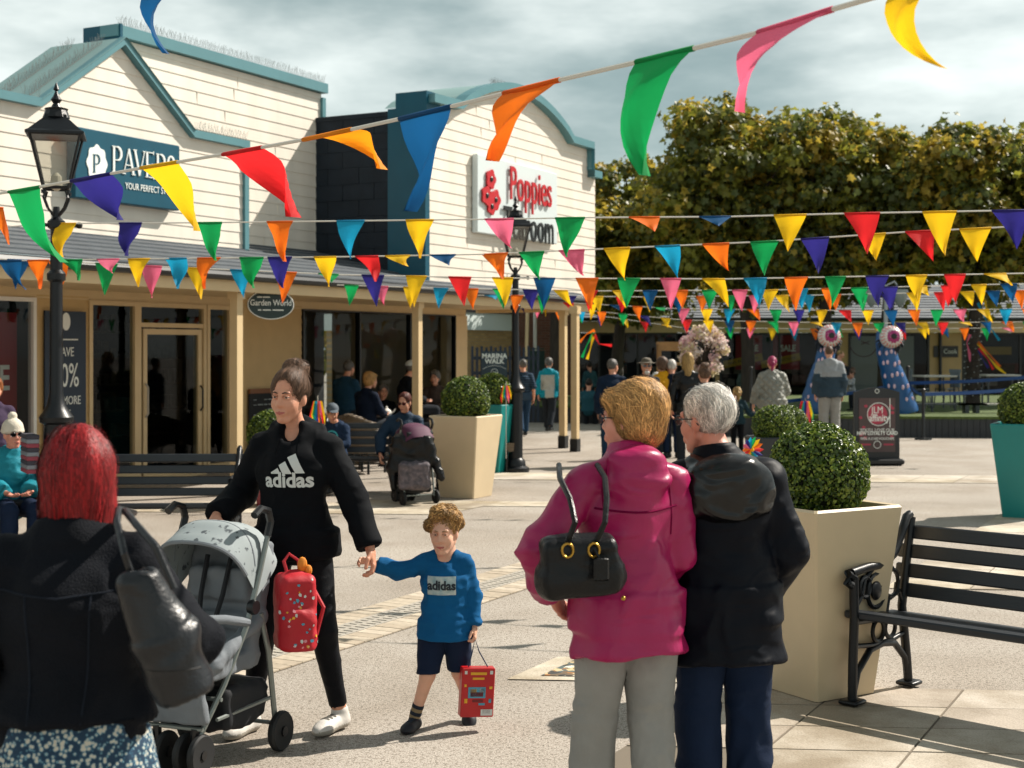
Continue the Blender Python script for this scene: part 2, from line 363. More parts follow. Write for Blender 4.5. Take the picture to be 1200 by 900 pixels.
def make_person(label, loc, rotz=0., H=1.7, pose=None, sit=False, hs=.95, build=1., skin=None, head=(0, 0, 0), fem=False, detail=1,
                top=None, legs=None, shoes=None, hair=None, hands=None, group=None, bare_legs=False, fat=0., eyes=True, brow=None):
    """pose: joint overrides in metres for a 1.70 m figure facing -Y; detail 2 near, 1 middle, 0 far"""
    k = H/1.7; J = dict(SIT if sit else BASE); J.update(pose or {}); J = {a: np.array(b, float)*k for a, b in J.items()}
    P = Person(); P.J = J; P.k = k; skin = skin or SKIN
    P.root = thing('person', label, 'person', loc, rotz, group)
    if (loc[2] if len(loc) > 2 else 0) == 0 and False: pass
    u = J['shL']-J['shR']; u /= np.linalg.norm(u); up = (J['hipL']-J['hipR']); up /= np.linalg.norm(up); b = build*k
    fw = .86 if fem else 1.
    def torso(e, f=0.):
        w = (.150+f)*b if fem else (.140+f)*b
        return [acone(J['pelvis'], J['waist'], w+e, (.118 if fem else .135)*b+f*b*1.2+e, (.110+f)*b+e, (.098+f*1.4)*b+e, up),
                acone(J['waist'], J['chest'], (.118 if fem else .135)*b+f*b*1.2+e, .158*b*fw**.5+f*b*.6+e, (.098+f*1.4)*b+e, (.118+f*.6)*b+e, u),
                acone(J['chest'], (J['neck']*.8+J['chest']*.2), .158*b*fw**.5+e, .09*b+e, .112*b+e, .055*b+e, u),
                cone(J['shL'], J['neck']*.9+J['shL']*.1-np.array((0,0,.012))*k, .046*b*fw+e*.8, .036*b+e*.6), cone(J['shR'], J['neck']*.9+J['shR']*.1-np.array((0,0,.012))*k, .046*b*fw+e*.8, .036*b+e*.6)]
    def arms(e, f=1., flat=False, ea=0.):
        out = []
        for s in 'LR':
            ff = f[s] if isinstance(f, dict) else f
            w = J['el'+s]+(J['wr'+s]-J['el'+s])*max(ff, 0)
            out.append(cone(J['sh'+s], J['el'+s], .047*b*fw+e*.9, .040*b*fw+e+ea*.5))
            if ff > 0: out.append(cone(J['el'+s], w, .041*b*fw+e+ea*.5, .029*b*fw+e+ea+(1-ff)*.006, flat))
        return out
    def legp(e, f=1., flat=False, fl=0., th=0.):
        out = []
        for s in 'LR':
            out.append(cone(J['hip'+s], J['kn'+s], .085*b+e+th+fat*.2*b, .056*b+e))
            if f > 0: out.append(cone(J['kn'+s], J['kn'+s]+(J['an'+s]-J['kn'+s])*f, .056*b+e, .036*b+e+fl, flat))
        return out
    # ---- body, one mesh
    rh = (.02, .0075, .0042)[detail]*max(.7, hs*.9); rb = (.03, .018, .014)[detail]*k**.5
    Rm = rotm(*head); hc = J['head']; P.Rm = Rm; P.hc = hc; P.hs = hs*1.0
    hp = head_prims(hc, Rm, hs, J['neck'], fem, 1. if hs <= 1 else .78)
    if detail == 0: rh = .011
    hv, hq = sdf(hp, rh, .016*hs)
    loc_ = ((hv-hc)@Rm)/hs; cen = loc_[hq].mean(1)
    mi = np.zeros(len(hq), int)
    lipm = (np.abs(cen[:, 0]) < .023) & (cen[:, 2] < -.0595-.12*np.abs(cen[:, 0])) & (cen[:, 2] > -.0775+.45*np.abs(cen[:, 0])) & (cen[:, 1] < -.075)
    mi[lipm] = 1
    sets = [(hv, hq, mi)]
    bv, bq = sdf(torso(0)+arms(0)+legp(0, 1.)+[cone(J['neck'], J['chest'], .05*b, .08*b)], rb, .03*k)
    sets.append((bv, bq, 0))
    hd = dict(L={}, R={}); hd.update(hands or {})
    for s, sg in (('L', 1), ('R', -1)):
        o = hd[s]
        if o is None: continue
        d = np.array(o.get('d', J['wr'+s]-J['el'+s]), float); th = np.array(o.get('th', (0, -1, -.15)), float)
        pr = hand_prims(J['wr'+s], d, th, sg, o.get('curl', 28), k*(o.get('k', 1.)))
        v, q = sdf(pr, (.0085, .006, .0045)[detail]*max(k, .62), .008*k); sets.append((v, q, 0))
        P.__dict__['hand'+s] = J['wr'+s]+d/np.linalg.norm(d)*.075*k
    if shoes is None or bare_legs: pass
    V, Q, M = join(sets); mats = [skin, LIP, EYEW, IRIS]
    if eyes and detail:
        e = MB()
        for s in (1, -1):
            e.m = 2; e.ball((s*.0295, -.0775, .006), .0115, 12, 8); e.m = 3; e.ball((s*.0295+.0, -.0848, .006), (.0062, .0050, .0062), 10, 6)
            e.m = 0
            e.tube([(s*.014, -.0895, .008), (s*.024, -.0945, .0135), (s*.034, -.0945, .0135), (s*.046, -.084, .008)], [.002, .0042, .0042, .002], 6)
            e.tube([(s*.017, -.0885, .002), (s*.030, -.0925, -.0015), (s*.044, -.084, .003)], [.0015, .003, .0015], 6)
            e.m = 4
            e.tube([(s*.014, -.0925, .008), (s*.024, -.0975, .0125), (s*.034, -.0975, .0125), (s*.047, -.086, .008)], .0013, 5)
            e.tube([(s*.012, -.0945, .024), (s*.026, -.0945, .0295), (s*.047, -.083, .026)], [.0022, .0034, .0012], 6)
        mats = mats+[brow or JET.setdefault('brow', mat('brow', '#33241c', .8))]
        if detail == 2 or brow is not None or True:
            ev = np.array(e.v)*hs@Rm.T+hc; base = len(V); me = bpy.data.meshes.new('body')
            fs = Q.tolist()+[[i+base for i in f] for f in e.f]
            me.from_pydata(V.tolist()+ev.tolist(), [], fs)
            for m in mats: me.materials.append(m)
            me.polygons.foreach_set('material_index', list(M.astype(int))+e.mi); me.polygons.foreach_set('use_smooth', [True]*len(fs)); me.update()
    else: me = np_mesh('body', V, Q, mats, True, M)
    P.body = link('body', me, P.root)
    # ---- clothes
    P.torso, P.arms, P.legp = torso, arms, legp
    if top:
        e = top.get('ease', .016)*k; hem = top.get('hem', .90)*k; hw, he = top.get('hemw', .195)*b, top.get('heme', .145)*b
        pr = torso(e, fat)+arms(e+top.get('se', 0.)*k, top.get('sleeve', .98), True, top.get('cuff', .006)*k)
        ax = J['pelvis']-J['waist']; ax /= np.linalg.norm(ax)
        hp0 = J['pelvis']+ax*(J['pelvis'][2]-hem) if not sit else J['pelvis']
        pr.append(acone(J['waist'], hp0, (.125 if fem else .14)*b+fat*b*1.4+e, hw, .105*b+fat*b*1.3+e, he, up, True))
        if hem < .87*k and not sit: pr.append(acone(J['pelvis']+np.array((0, 0, .03))*k, J['pelvis']-np.array((0, 0, .10))*k, .178*b+e+fat*b, max(hw, .19*b+e)*.99, .125*b+e+fat*b, max(he, .135*b+e)*.99, up, True))
        if top.get('hood'):
            nk = J['neck']; Rn = rotm(math.degrees(math.atan2(u[1], u[0])), 0, 0)
            hd0 = lambda p: nk+Rn@(np.array(p)*k)
            pr += [ell(hd0((0, .085, -.03)), np.array((.115, .052, .085))*k, Rn), cone(hd0((-.10, .03, .005)), hd0((-.045, -.075, -.035)), .027*k, .018*k), cone(hd0((.10, .03, .005)), hd0((.045, -.075, -.035)), .027*k, .018*k),
                   cone(hd0((-.10, .03, .005)), hd0((0, .10, .03)), .028*k), cone(hd0((.10, .03, .005)), hd0((0, .10, .03)), .028*k)]
        if top.get('collar'):
            hgt = top['collar']*k; n = J['neck']; N2 = n+(J['head']-n)*.25; n2 = n+np.array((0, 0, -.02))*k
            pr += [acone(n2, n2+(N2-n2)/np.linalg.norm(N2-n2)*(hgt+.02*k), .082*b, .072*b, .075*b, .068*b, u, True)]
        pr += top.get('extra', [])
        cut = [(J['neck']+np.array((0, -.03, .035+top.get('collar', 0)*1.2))*k, (0, -.35, 1))] if not top.get('hood') else []
        if top.get('vneck'):
            pr.append(ell(J['neck']+np.array((0, -.085, .02))*k, np.array((.055, .06, .075))*k, None, -1))
        elif not top.get('collar') and not top.get('hood'): pr.append(cone(J['neck']+np.array((0, -.03, -.02))*k, J['neck']+np.array((0, -.02, .1))*k, .066*k, .08*k, False, -1))
        r = top.get('res', (.022, .014, .0095)[detail])*k**.6
        v, q = sdf(pr, r, .028*k, cut)
        if top.get('wr', .006) and detail: v = wrinkle(v, q, top.get('wr', .006)*k, tuple(np.array(top.get('wf', (8, 8, 13)))/k), top.get('seed', 1))
        ms = top['mat'] if isinstance(top['mat'], (list, tuple)) else [top['mat']]
        mi = top['blocks'](v[q].mean(1)/k) if top.get('blocks') else None
        P.top = link(top.get('name', 'jacket'), np_mesh('top', v, q, ms, True, mi), P.root)
        P.bvh = BVHTree.FromPolygons(v.tolist(), q.tolist())
        P.tv, P.tq = v, q
    if legs:
        e = legs.get('ease', .012)*k; L = legs.get('len', .97)
        if legs.get('skirt'):
            z = legs['skirt']*k; pv = J['pelvis']; ln = pv[2]+.08*k-z
            pr = [acone(pv+np.array((0, 0, .08))*k, (pv[0], pv[1], z), .145*b, legs.get('hemw', .25)*b, .12*b, legs.get('heme', .2)*b, up, True), acone(pv+np.array((0, 0, .0))*k, pv-np.array((0, 0, .14))*k, .165*b, .185*b, .13*b, .15*b, up)]
        else:
            pr = legp(e, L, not legs.get('cutz'), legs.get('flare', .012)*k, legs.get('thigh', 0)*k)+[acone(J['pelvis']+np.array((0, 0, .02))*k, J['pelvis']-np.array((0, 0, .03))*k, .140*b+fat*b*.5, .16*b+e+fat*b*.5, .10*b+fat*b*.5, .115*b+e, up, True),
                 ]+legs.get('extra', [])
        r = legs.get('res', (.022, .015, .0105)[detail])*k**.6
        v, q = sdf(pr, r, .022*k, [((0, 0, legs['cutz']*k), (0, 0, -1))] if legs.get('cutz') else ())
        if detail: v = wrinkle(v, q, legs.get('wr', .004)*k, tuple(np.array(legs.get('wf', (9, 9, 12)))/k), legs.get('seed', 3))
        ms = legs['mat'] if isinstance(legs['mat'], (list, tuple)) else [legs['mat']]
        P.legs = link(legs.get('name', 'trousers'), np_mesh('legs', v, q, ms), P.root)
        P.lbvh = BVHTree.FromPolygons(v.tolist(), q.tolist())
    if shoes:
        for s in 'LR':
            a, t = J['an'+s], J['toe'+s]; d = t-a; d[2] = 0; d /= np.linalg.norm(d)
            up_ = np.array((0, 0, 1.)); pit = shoes.get('pitch'+s, 0); side = np.cross(d, up_)
            ca, sa = math.cos(R(pit)), math.sin(R(pit)); d2 = d*ca-up_*sa; u2 = up_*ca+d*sa; M = np.stack([side, d2, u2], 1)
            o = a-up_*.045*k+d*.02*k
            T = lambda x, y, z: o+M@(np.array((x, y, z))*k)
            w = shoes.get('w', .043)*k
            pr = [cone(T(0, -.035, .0), T(0, .11, -.008), w*.95, w*.93), ell(T(0, .125, -.01), (w*1.0, .065*k, .034*k), M), cone(a, T(0, -.03, 0), .041*k, .042*k)]
            v, q = sdf(pr, (.014, .009, .0065)[detail]*k**.6, .02*k, [(T(0, 0, -.034), -u2), (T(0, 0, shoes.get('top', .07)), u2)])
            c = v[q].mean(1); m = ((c-o)@u2 < -.012*k).astype(int)
            sh = link('shoe', np_mesh('shoe', v, q, [shoes['mat'], shoes.get('sole', shoes['mat'])], True, m), P.root)
            if shoes.get('lace'):
                bv = BVHTree.FromPolygons(v.tolist(), q.tolist()); lm = MB()
                for i in range(6):
                    pts = []
                    for j in range(7):
                        h = bv.ray_cast(Vector(T((j-3)*.007, .035+.014*i+(.006*(j-3)/3 if i % 2 else -.006*(j-3)/3), .15)), Vector(-u2))
                        if h[0] is not None: pts.append(h[0]+Vector(u2)*.002*k)
                    if len(pts) > 3: lm.tube(pts, .0028*k, 5)
                rim = []
                if lm.v: lm.build('lace', shoes['lace'], sh)
    if hair: make_hair(P, hair, detail)
    return P

def strands(V, Q, n, flow, L, steps=6, w=.0016, lift=.0015, seed=0, curl=0., cf=60., jit=.16, keep=None, taper=True, free=False):
    """thin tapered locks combed over a hair surface; returns verts, faces, per-vertex shade"""
    rng = np.random.default_rng(seed); N = normals(V, Q); tree = BVHTree.FromPolygons(V.tolist(), Q.tolist())
    ids = rng.integers(0, len(V), n)
    if free: ids = ids[N[ids][:, 2] > -.25]
    if keep is not None: ids = ids[keep(V[ids])]
    vs = []; fs = []; sh = []; vn = vnoise(V*np.array((38., 38., 14.)), 7)
    for i in ids:
        p = Vector(V[i]); nrm = Vector(N[i]); shade = (.42+.95*rng.random()**1.5)*(1+.45*float(vn[i])); l = L*(.6+.8*rng.random()); ph = rng.random()*6.28; j = Vector(rng.normal(0, jit, 3)); row = []
        for s in range(steps+1):
            f = Vector(flow(np.array(p)))
            f = f.normalized()+j if f.length > 1e-6 else j.copy()
            f = f-nrm*f.dot(nrm)
            if f.length < 1e-5: break
            f.normalize(); side = nrm.cross(f); ww = w*(1-(s/steps)**2*.85 if taper else 1)
            off = nrm*(lift*(1+.8*math.sin(ph)))
            if curl: off = off+(side*math.cos(ph+s*cf)+nrm*(1+math.sin(ph+s*cf)))*curl
            q = p+off
            row.append((q-side*ww, q+side*ww+nrm*ww*.3)); p = p+f*(l/steps)
            h = tree.find_nearest(p)
            if h[0] is not None:
                if free and h[1].z < -.45: nrm = nrm*.9+Vector((0, 0, .0)); nrm.normalize()
                elif (h[0]-p).length < .02: p = h[0]; nrm = h[1]
                elif s > 1 and (not free or (h[0]-p).length > .012+.03*rng.random()): break
        if len(row) < 2: continue
        b = len(vs)
        for a, c in row: vs += [tuple(a), tuple(c)]; sh += [shade, shade]
        fs += [(b+2*s, b+2*s+1, b+2*s+3, b+2*s+2) for s in range(len(row)-1)]
    return vs, fs, sh
def hair_mat(name, col, rough=.55): return mat(name, col, rough, attr='shade', spec=.28, bump=.35, bscale=160, stretch=(1, 1, .25))
def hair_object(P, V, Q, st, m, name='hair', parent=None):
    base = len(V); vs, fs, sh = st if st else ([], [], [])
    me = bpy.data.meshes.new(name); me.from_pydata(V.tolist()+vs, [], Q.tolist()+[[i+base for i in f] for f in fs]); me.materials.append(m)
    me.polygons.foreach_set('use_smooth', [True]*len(me.polygons))
    ca = me.color_attributes.new('shade', 'FLOAT_COLOR', 'POINT')
    nz = .60+.25*vnoise(V*np.array((60, 60, 25)), 3) if len(V) else np.zeros(0)
    a = np.concatenate([nz, np.array(sh)]) if len(sh) else nz
    ca.data.foreach_set('color', np.stack([a, a, a, np.ones_like(a)], 1).astype(np.float32).ravel()); me.update()
    return link(name, me, parent or P.root)
def make_hair(P, h, detail):
    Rm, hc, hs = P.Rm, P.hc, P.hs
    T = lambda p: hc+Rm@(np.array(p, float)*hs)
    E = lambda p, r, op=1: ell(T(p), np.array(r)*hs, Rm, op)
    C = lambda a, b, r1, r2=None, op=1: cone(T(a), T(b), r1*hs, (r1 if r2 is None else r2)*hs, False, op)
    st = h['style']; m = h['mat']; th = h.get('th', .010)
    cap = [E((0, .020, .042), (.074+th, .093+th, .086+th))]
    face = [E((0, -.115, -.022), (.070, .078, .102), -1), E((0, -.07, -.09), (.09, .09, .07), -1)]
    ears = [E((s*.082, .004, -.012), (.022, .022, .032), -1) for s in (1, -1)]
    low = [bx(T((0, .0, -.155)), np.array((.2, .2, .10))*hs, Rm, -1)]
    pr = None; mod = None; flow = lambda p: (0, 0, -1); L = .07; n = 0; cv = dict()
    back = Rm@np.array((0, 1, 0)); dn = Rm@np.array((0, 0, -1)); rt = Rm@np.array((1, 0, 0))
    def flow(p):
        q = Rm.T@(p-hc)/hs; f = back*(.9 if q[2] > .06 else .3)+dn*(.25 if q[2] > .09 else 1.)+rt*(q[0]*4); return f
    if st == 'short': pr = cap+face+ears+[bx(T((0, .0, -.16)), np.array((.2, .2, .095))*hs, Rm, -1)]; L = .03
    elif st == 'bald': pr = cap+face+ears+[E((0, -.02, .10), (.07, .085, .06), -1)]+[bx(T((0, .0, -.16)), np.array((.2, .2, .095))*hs, Rm, -1)]; L = .03
    elif st == 'crop':                              # layered feminine crop: full on top, down to the nape
        pr = cap+[E((0, .045, .05), (.098, .098, .098)), E((0, .075, -.01), (.082, .055, .085)), E((.05, .03, .0), (.045, .06, .07)), E((-.05, .03, .0), (.045, .06, .07)), E((0, -.055, .075), (.07, .05, .035))]
        pr += face+[E((s*.088, -.012, -.03), (.025, .028, .032), -1) for s in (1, -1)]+[E((0, .10, -.15), (.12, .04, .05), -1)]; L = .09
    elif st == 'bob':
        pr = cap+[E((0, .035, .012), (.092, .092, .110)), E((.045, .015, -.062), (.046, .060, .070)), E((-.045, .015, -.062), (.046, .060, .070)), E((0, .05, -.062), (.074, .055, .068))]+face[:1]+[bx(T((0, .0, -.194)), np.array((.3, .3, .105))*hs, np.array(Rm)@rotm(0, 0, 5), -1)]; L = .20
        def flow(p):
            q = Rm.T@(p-hc)/hs; return (rt*q[0]*9+back*(q[1]-.0)*6*(q[2] > .05))*(1. if q[2] > .06 else .05)+dn*1.
    elif st in ('bun', 'ponytail', 'tied'):
        pr = cap+face+ears+[E((0, .0, -.20), (.2, .2, .13), -1), E((0, -.10, .045), (.060, .060, .058), -1)]
        if st == 'bun': pr += [E((.0, .058, .128), (.052, .046, .036)), E((.028, .066, .143), (.030, .03, .026)), E((-.030, .06, .138), (.030, .03, .028)), E((.01, .09, .125), (.034, .03, .03)), E((-.006, .05, .152), (.03, .026, .02))]
        if st == 'ponytail': pr += [C((0, .10, .06), (0, .135, .0), .03, .034), C((0, .135, .0), (.01, .12, -.13), .034, .018)]
        def flow(p):
            q = Rm.T@(p-hc)/hs; t = np.array((0, .06, .135))-q if st == 'bun' else np.array((0, .11, .05))-q; return Rm@t
        L = .09
    elif st == 'long':
        pr = cap+[E((0, .045, .0), (.095, .08, .12)), C((0, .065, -.03), (0, .085, -.20), .075, .06), C((.05, .03, -.03), (.055, .05, -.17), .045, .03), C((-.05, .03, -.03), (-.055, .05, -.17), .045, .03)]+face; L = .16
    elif st == 'curly':
        pr = [E((0, .030, .052), (.082, .092, .082))]+face+ears+[bx(T((0, .0, -.16)), np.array((.2, .2, .095))*hs, Rm, -1)]
        rg = np.random.default_rng(5); o = []
        for i in range(95):
            d = rg.normal(size=3); d /= np.linalg.norm(d)
            if d[2] < -.25 or (d[1] < -.3 and d[2] < .60): continue
            o.append(E(np.array((0, .018, .050))+d*np.array((.084, .097, .086)), (.019, .019, .019)))
        pr = pr+o; L = .05
    pr += [E(*x) for x in h.get('extra', [])]
    r = (.011, .0075, .0045)[detail]*(1 if hs >= .9 else .9)
    v, q = sdf(pr, r, .02*hs)
    if detail: v = v+normals(v, q)*(h.get('nz', .003)*vnoise(((v-hc)@Rm)*np.array(h.get('nf', (45, 30, 22))), 2))[:, None]
    s = None
    if h.get('n'): s = strands(v, q, h['n'], h.get('flow') and (lambda p: Rm@np.array(h['flow'](Rm.T@(p-hc)/hs))) or flow, h.get('L', L)*hs, h.get('steps', 6), h.get('w', .0016), h.get('lift', .0015), 4, h.get('curl', 0.), h.get('cf', 60.), h.get('jit', .16), None, True, st == 'bob')
    if h.get('n', 0) > 1000:                        # loose flyaway hairs
        s2 = strands(v, q, int(h['n']*.07), flow, (L*1.3 if st != 'bob' else .07)*hs, 7, .0007, .006, 9, .002, .8, .40); b_ = len(s[0]); s = (s[0]+s2[0], s[1]+[tuple(i+b_ for i in f) for f in s2[1]], s[2]+s2[2])
    P.hair = hair_object(P, v, q, s, m)
def glasses(P, sun=False, mat_=None):
    g = MB(); Rm, hc, hs = P.Rm, P.hc, P.hs; Mx = Matrix(Rm.tolist()).to_4x4(); Mx.translation = Vector(hc); Mx = Mx @ Matrix.Scale(hs, 4)
    for s in (1, -1):
        pts = [(s*.033+.025*math.cos(a), -.104+.006*abs(math.cos(a)), .004+.018*math.sin(a)) for a in [i*math.pi/7 for i in range(14)]]
        g.tube(pts, .002, 5, close=True, M=Mx)
        g.m = 1; b = len(g.v); g.add(pts, [tuple(range(14))], Mx); g.m = 0
        g.tube([(s*.056, -.098, .008), (s*.072, -.06, .010), (s*.080, .005, .010), (s*.080, .03, -.012)], .0024, 5, M=Mx)
    g.tube([(-.01, -.106, .008), (.01, -.106, .008)], .0018, 5, M=Mx)
    return g.build('glasses' if not sun else 'sunglasses', [mat_ or BLACK, DARKLENS if sun else glass_mat('lens', (.9, .9, .9), .06)], P.root)
def cap_hat(P, m, style='cap', brim=0., name='hat'):
    Rm, hc, hs = P.Rm, P.hc, P.hs; T = lambda p: hc+Rm@(np.array(p, float)*hs); E = lambda p, r, op=1: ell(T(p), np.array(r)*hs, Rm, op)
    if style == 'cap':
        pr = [E((0, .018, .06), (.090, .108, .085)), E((0, -.115, .058), (.072, .075, .008)), bx(T((0, .0, -.06)), np.array((.2, .3, .105))*hs, Rm, -1)]
    elif style == 'beanie':
        pr = [E((0, .018, .055), (.092, .110, .095)), E((0, .02, .03), (.099, .118, .03)), E((0, .02, .165), (.04, .04, .038)), E((0, -.0, -.10), (.2, .3, .115), -1)]
    else:
        pr = [E((0, .018, .075), (.086, .102, .07)), E((0, .01, .055), (.15, .165, .012)), E((0, .02, .15), (.03, .08, .02), -1)]
    v, q = sdf(pr, .008*max(hs, .8), .012)
    return link(name, np_mesh(name, v, q, [m]), P.root)
# ================================================================= setting
TH = R(27.5); DD = Vector((math.sin(TH), math.cos(TH), 0)); NN = Vector((math.cos(TH), -math.sin(TH), 0))   # along the shopfronts / out of them
A0 = Vector((1.14, 25.7, 0))-DD*16-NN*2.2; AROT = math.pi/2-TH        # facade frame: x along, -y outwards
def W(px, py=None, off=0.):
    o = A0+NN*off; r = (px-600)/F; t = (r*o.y-o.x)/(DD.x-r*DD.y)
    D = o.y+DD.y*t
    return t if py is None else (t, HC+(HY-py)*D/F)
WHITE = mat('white_boards', '#ded5c8', .55, var=.07, vscale=2.2, bump=.08, bscale=40, stretch=(1.6, 1.6, .35))
CREAM = mat('cream_boards', '#c2a472', .55, var=.05, vscale=4, bump=.06, bscale=40)
CREAMP = mat('cream_paint', '#cfb68c', .5, var=.05, vscale=3)
TEALTRIM = mat('teal_trim', '#507f87', .45, var=.06, vscale=3); TEALDK = mat('teal_panel', '#064a5e', .45, spec=.3, var=.08, vscale=3)
ROOFG = mat('roof_felt', '#4a5056', .75, var=.18, vscale=5, bump=.3, bscale=25)
SLATE = mat('slate', '#19222c', .7, spec=.25, var=.2, vscale=6, bump=.2, bscale=20)
DARKFR = mat('dark_frame', '#15191c', .4); GUTTER = mat('gutter', '#14181c', .4)
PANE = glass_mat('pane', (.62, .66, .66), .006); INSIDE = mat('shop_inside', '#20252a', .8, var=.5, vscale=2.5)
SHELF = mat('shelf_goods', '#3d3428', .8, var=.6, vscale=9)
WHT = mat('white_paint', '#e2e0da', .5); INKW = mat('sign_white', '#e8ece8', .5)

def ground_mat():
    m = bpy.data.materials.new('asphalt'); m.use_nodes = True; nt = m.node_tree; N = nt.nodes; L = nt.links; b = N['Principled BSDF']; b.inputs['Roughness'].default_value = .85; b.inputs['Specular IOR Level'].default_value = .3
    tc = N.new('ShaderNodeTexCoord')
    def noise_(sc, det, a, c, p0=.35, p1=.65):
        n = N.new('ShaderNodeTexNoise'); n.inputs['Scale'].default_value = sc; n.inputs['Detail'].default_value = det; L.new(tc.outputs['Object'], n.inputs['Vector'])
        r = N.new('ShaderNodeValToRGB'); r.color_ramp.elements[0].position = p0; r.color_ramp.elements[1].position = p1
        r.color_ramp.elements[0].color = (*lin(a), 1); r.color_ramp.elements[1].color = (*lin(c), 1); L.new(n.outputs['Fac'], r.inputs['Fac']); return n, r
    n1, r1 = noise_(.3, 6, '#b0a79c', '#c0b7ac'); n2, r2 = noise_(140, 3, '#a2a2a2', '#ffffff', .36, .56); n3, r3 = noise_(1.1, 8, '#e6e2dd', '#ffffff', .3, .6)
    n5, r5 = noise_(48, 4, '#c2beb9', '#ffffff', .33, .5)
    def mul(a, c):
        x = N.new('ShaderNodeMix'); x.data_type = 'RGBA'; x.blend_type = 'MULTIPLY'; x.inputs[0].default_value = 1; L.new(a, x.inputs[6]); L.new(c, x.inputs[7]); return x.outputs[2]
    c = mul(mul(mul(r1.outputs[0], r2.outputs[0]), r3.outputs[0]), r5.outputs[0])
    v = N.new('ShaderNodeTexVoronoi'); v.inputs['Scale'].default_value = 26; L.new(tc.outputs['Object'], v.inputs['Vector'])   # a few dark chippings and gum spots
    r4 = N.new('ShaderNodeValToRGB'); r4.color_ramp.elements[0].position = .05; r4.color_ramp.elements[1].position = .09; r4.color_ramp.elements[0].color = (.4, .39, .38, 1); L.new(v.outputs['Distance'], r4.inputs['Fac']); c = mul(c, r4.outputs[0])
    L.new(c, b.inputs['Base Color'])
    bp = N.new('ShaderNodeBump'); bp.inputs['Strength'].default_value = .35; bp.inputs['Distance'].default_value = .004; L.new(n2.outputs['Fac'], bp.inputs['Height']); L.new(bp.outputs[0], b.inputs['Normal'])
    return m
def slab_mat(name, a, c):
    m = mat(name, a, .75, col2=c, vscale=2.2, bump=.25, bscale=60); N = m.node_tree.nodes; L = m.node_tree.links; b = N['Principled BSDF']; src = b.inputs['Base Color'].links[0].from_socket
    n = N.new('ShaderNodeTexNoise'); n.inputs['Scale'].default_value = 1.1; n.inputs['Detail'].default_value = 9; n.inputs['Roughness'].default_value = .65; L.new(N['Texture Coordinate'].outputs['Object'], n.inputs[0])
    r = N.new('ShaderNodeValToRGB'); r.color_ramp.elements[0].position = .38; r.color_ramp.elements[1].position = .58; r.color_ramp.elements[0].color = (.62, .57, .50, 1); L.new(n.outputs['Fac'], r.inputs[0])
    g = N.new('ShaderNodeTexNoise'); g.inputs['Scale'].default_value = 120; L.new(N['Texture Coordinate'].outputs['Object'], g.inputs[0]); r2 = N.new('ShaderNodeValToRGB'); r2.color_ramp.elements[0].position = .3; r2.color_ramp.elements[1].position = .55; r2.color_ramp.elements[0].color = (.72, .71, .70, 1); L.new(g.outputs['Fac'], r2.inputs[0])
    for rr in (r, r2):
        x = N.new('ShaderNodeMix'); x.data_type = 'RGBA'; x.blend_type = 'MULTIPLY'; x.inputs[0].default_value = 1; L.new(src, x.inputs[6]); L.new(rr.outputs[0], x.inputs[7]); src = x.outputs[2]
    L.new(src, b.inputs['Base Color']); return m
g = MB().grid(lambda a, b: (a*500-250, b*500-80, 0), 2, 2).build('ground', ground_mat()); tag(g, kind='structure')
SLABS = [slab_mat('slab_a', '#b0a594', '#c4baab'), slab_mat('slab_b', '#a3988a', '#b8ac9d'), slab_mat('slab_c', '#b8ad9e', '#cac1b4')]
JOINT = mat('joint_sand', '#6e6456', .9)
PALE = slab_mat('pale_slab', '#c3b8a4', '#d2c9b8')
EE = Vector((1, -.08, 0)).normalized()
def paving(name, origin, u, v, nu, nv, du, dv, gap=.007, z=.006, mats=SLABS, stag=.0, skip=None, seed=1):
    """flagstones laid on a bed: every stone a slightly raised block in one sheet"""
    rg = random.Random(seed); m = MB(); o = Vector(origin); m.m = len(mats)
    c = [o, o+u*nu*du, o+u*nu*du+v*nv*dv, o+v*nv*dv]
    if not stag: m.add([(p.x, p.y, .003) for p in c], [(0, 1, 2, 3)])
    for j in range(nv):
        sh = (j % 2)*stag*du
        for i in range(nu):
            if skip and skip(i, j): continue
            m.m = rg.randrange(len(mats)); zz = z+rg.random()*.003
            q = [o+u*(i*du+sh+gap)+v*(j*dv+gap), o+u*((i+1)*du+sh-gap)+v*(j*dv+gap), o+u*((i+1)*du+sh-gap)+v*((j+1)*dv-gap), o+u*(i*du+sh+gap)+v*((j+1)*dv-gap)]
            m.add([(p.x, p.y, .002) for p in q]+[(p.x, p.y, zz) for p in q], [(4, 5, 6, 7), (0, 1, 5, 4), (1, 2, 6, 5), (2, 3, 7, 6), (3, 0, 4, 7)])
    ob = m.build(name, list(mats)+[JOINT], None, False); tag(ob, kind='structure'); return ob
# flagstones round the bench and planter; strips of pale slabs across the square
paving('paving', gnd(958, 830)-DD*.62*2.02-EE*.62, EE, DD, 9, 4, .62, .43, stag=.0, skip=lambda i, j: (i == 0 and j == 0))
paving('paving', gnd(1035, 690), EE, DD, 6, 3, .62, .5, mats=[PALE, SLABS[0], SLABS[2]], seed=4)
paving('paving', gnd(1125, 633), EE, DD, 5, 4, .6, .6, mats=[PALE, SLABS[0], SLABS[2]], seed=5)
paving('paving', gnd(395, 592), EE, DD, 9, 1, .35, .55, mats=[PALE], seed=6)
paving('paving', gnd(530, 562), EE, DD, 16, 2, .6, .6, mats=[PALE, SLABS[2]], seed=7)
paving('paving', gnd(130, 600), EE, DD, 6, 2, .6, .6, mats=[PALE, SLABS[0]], seed=8)
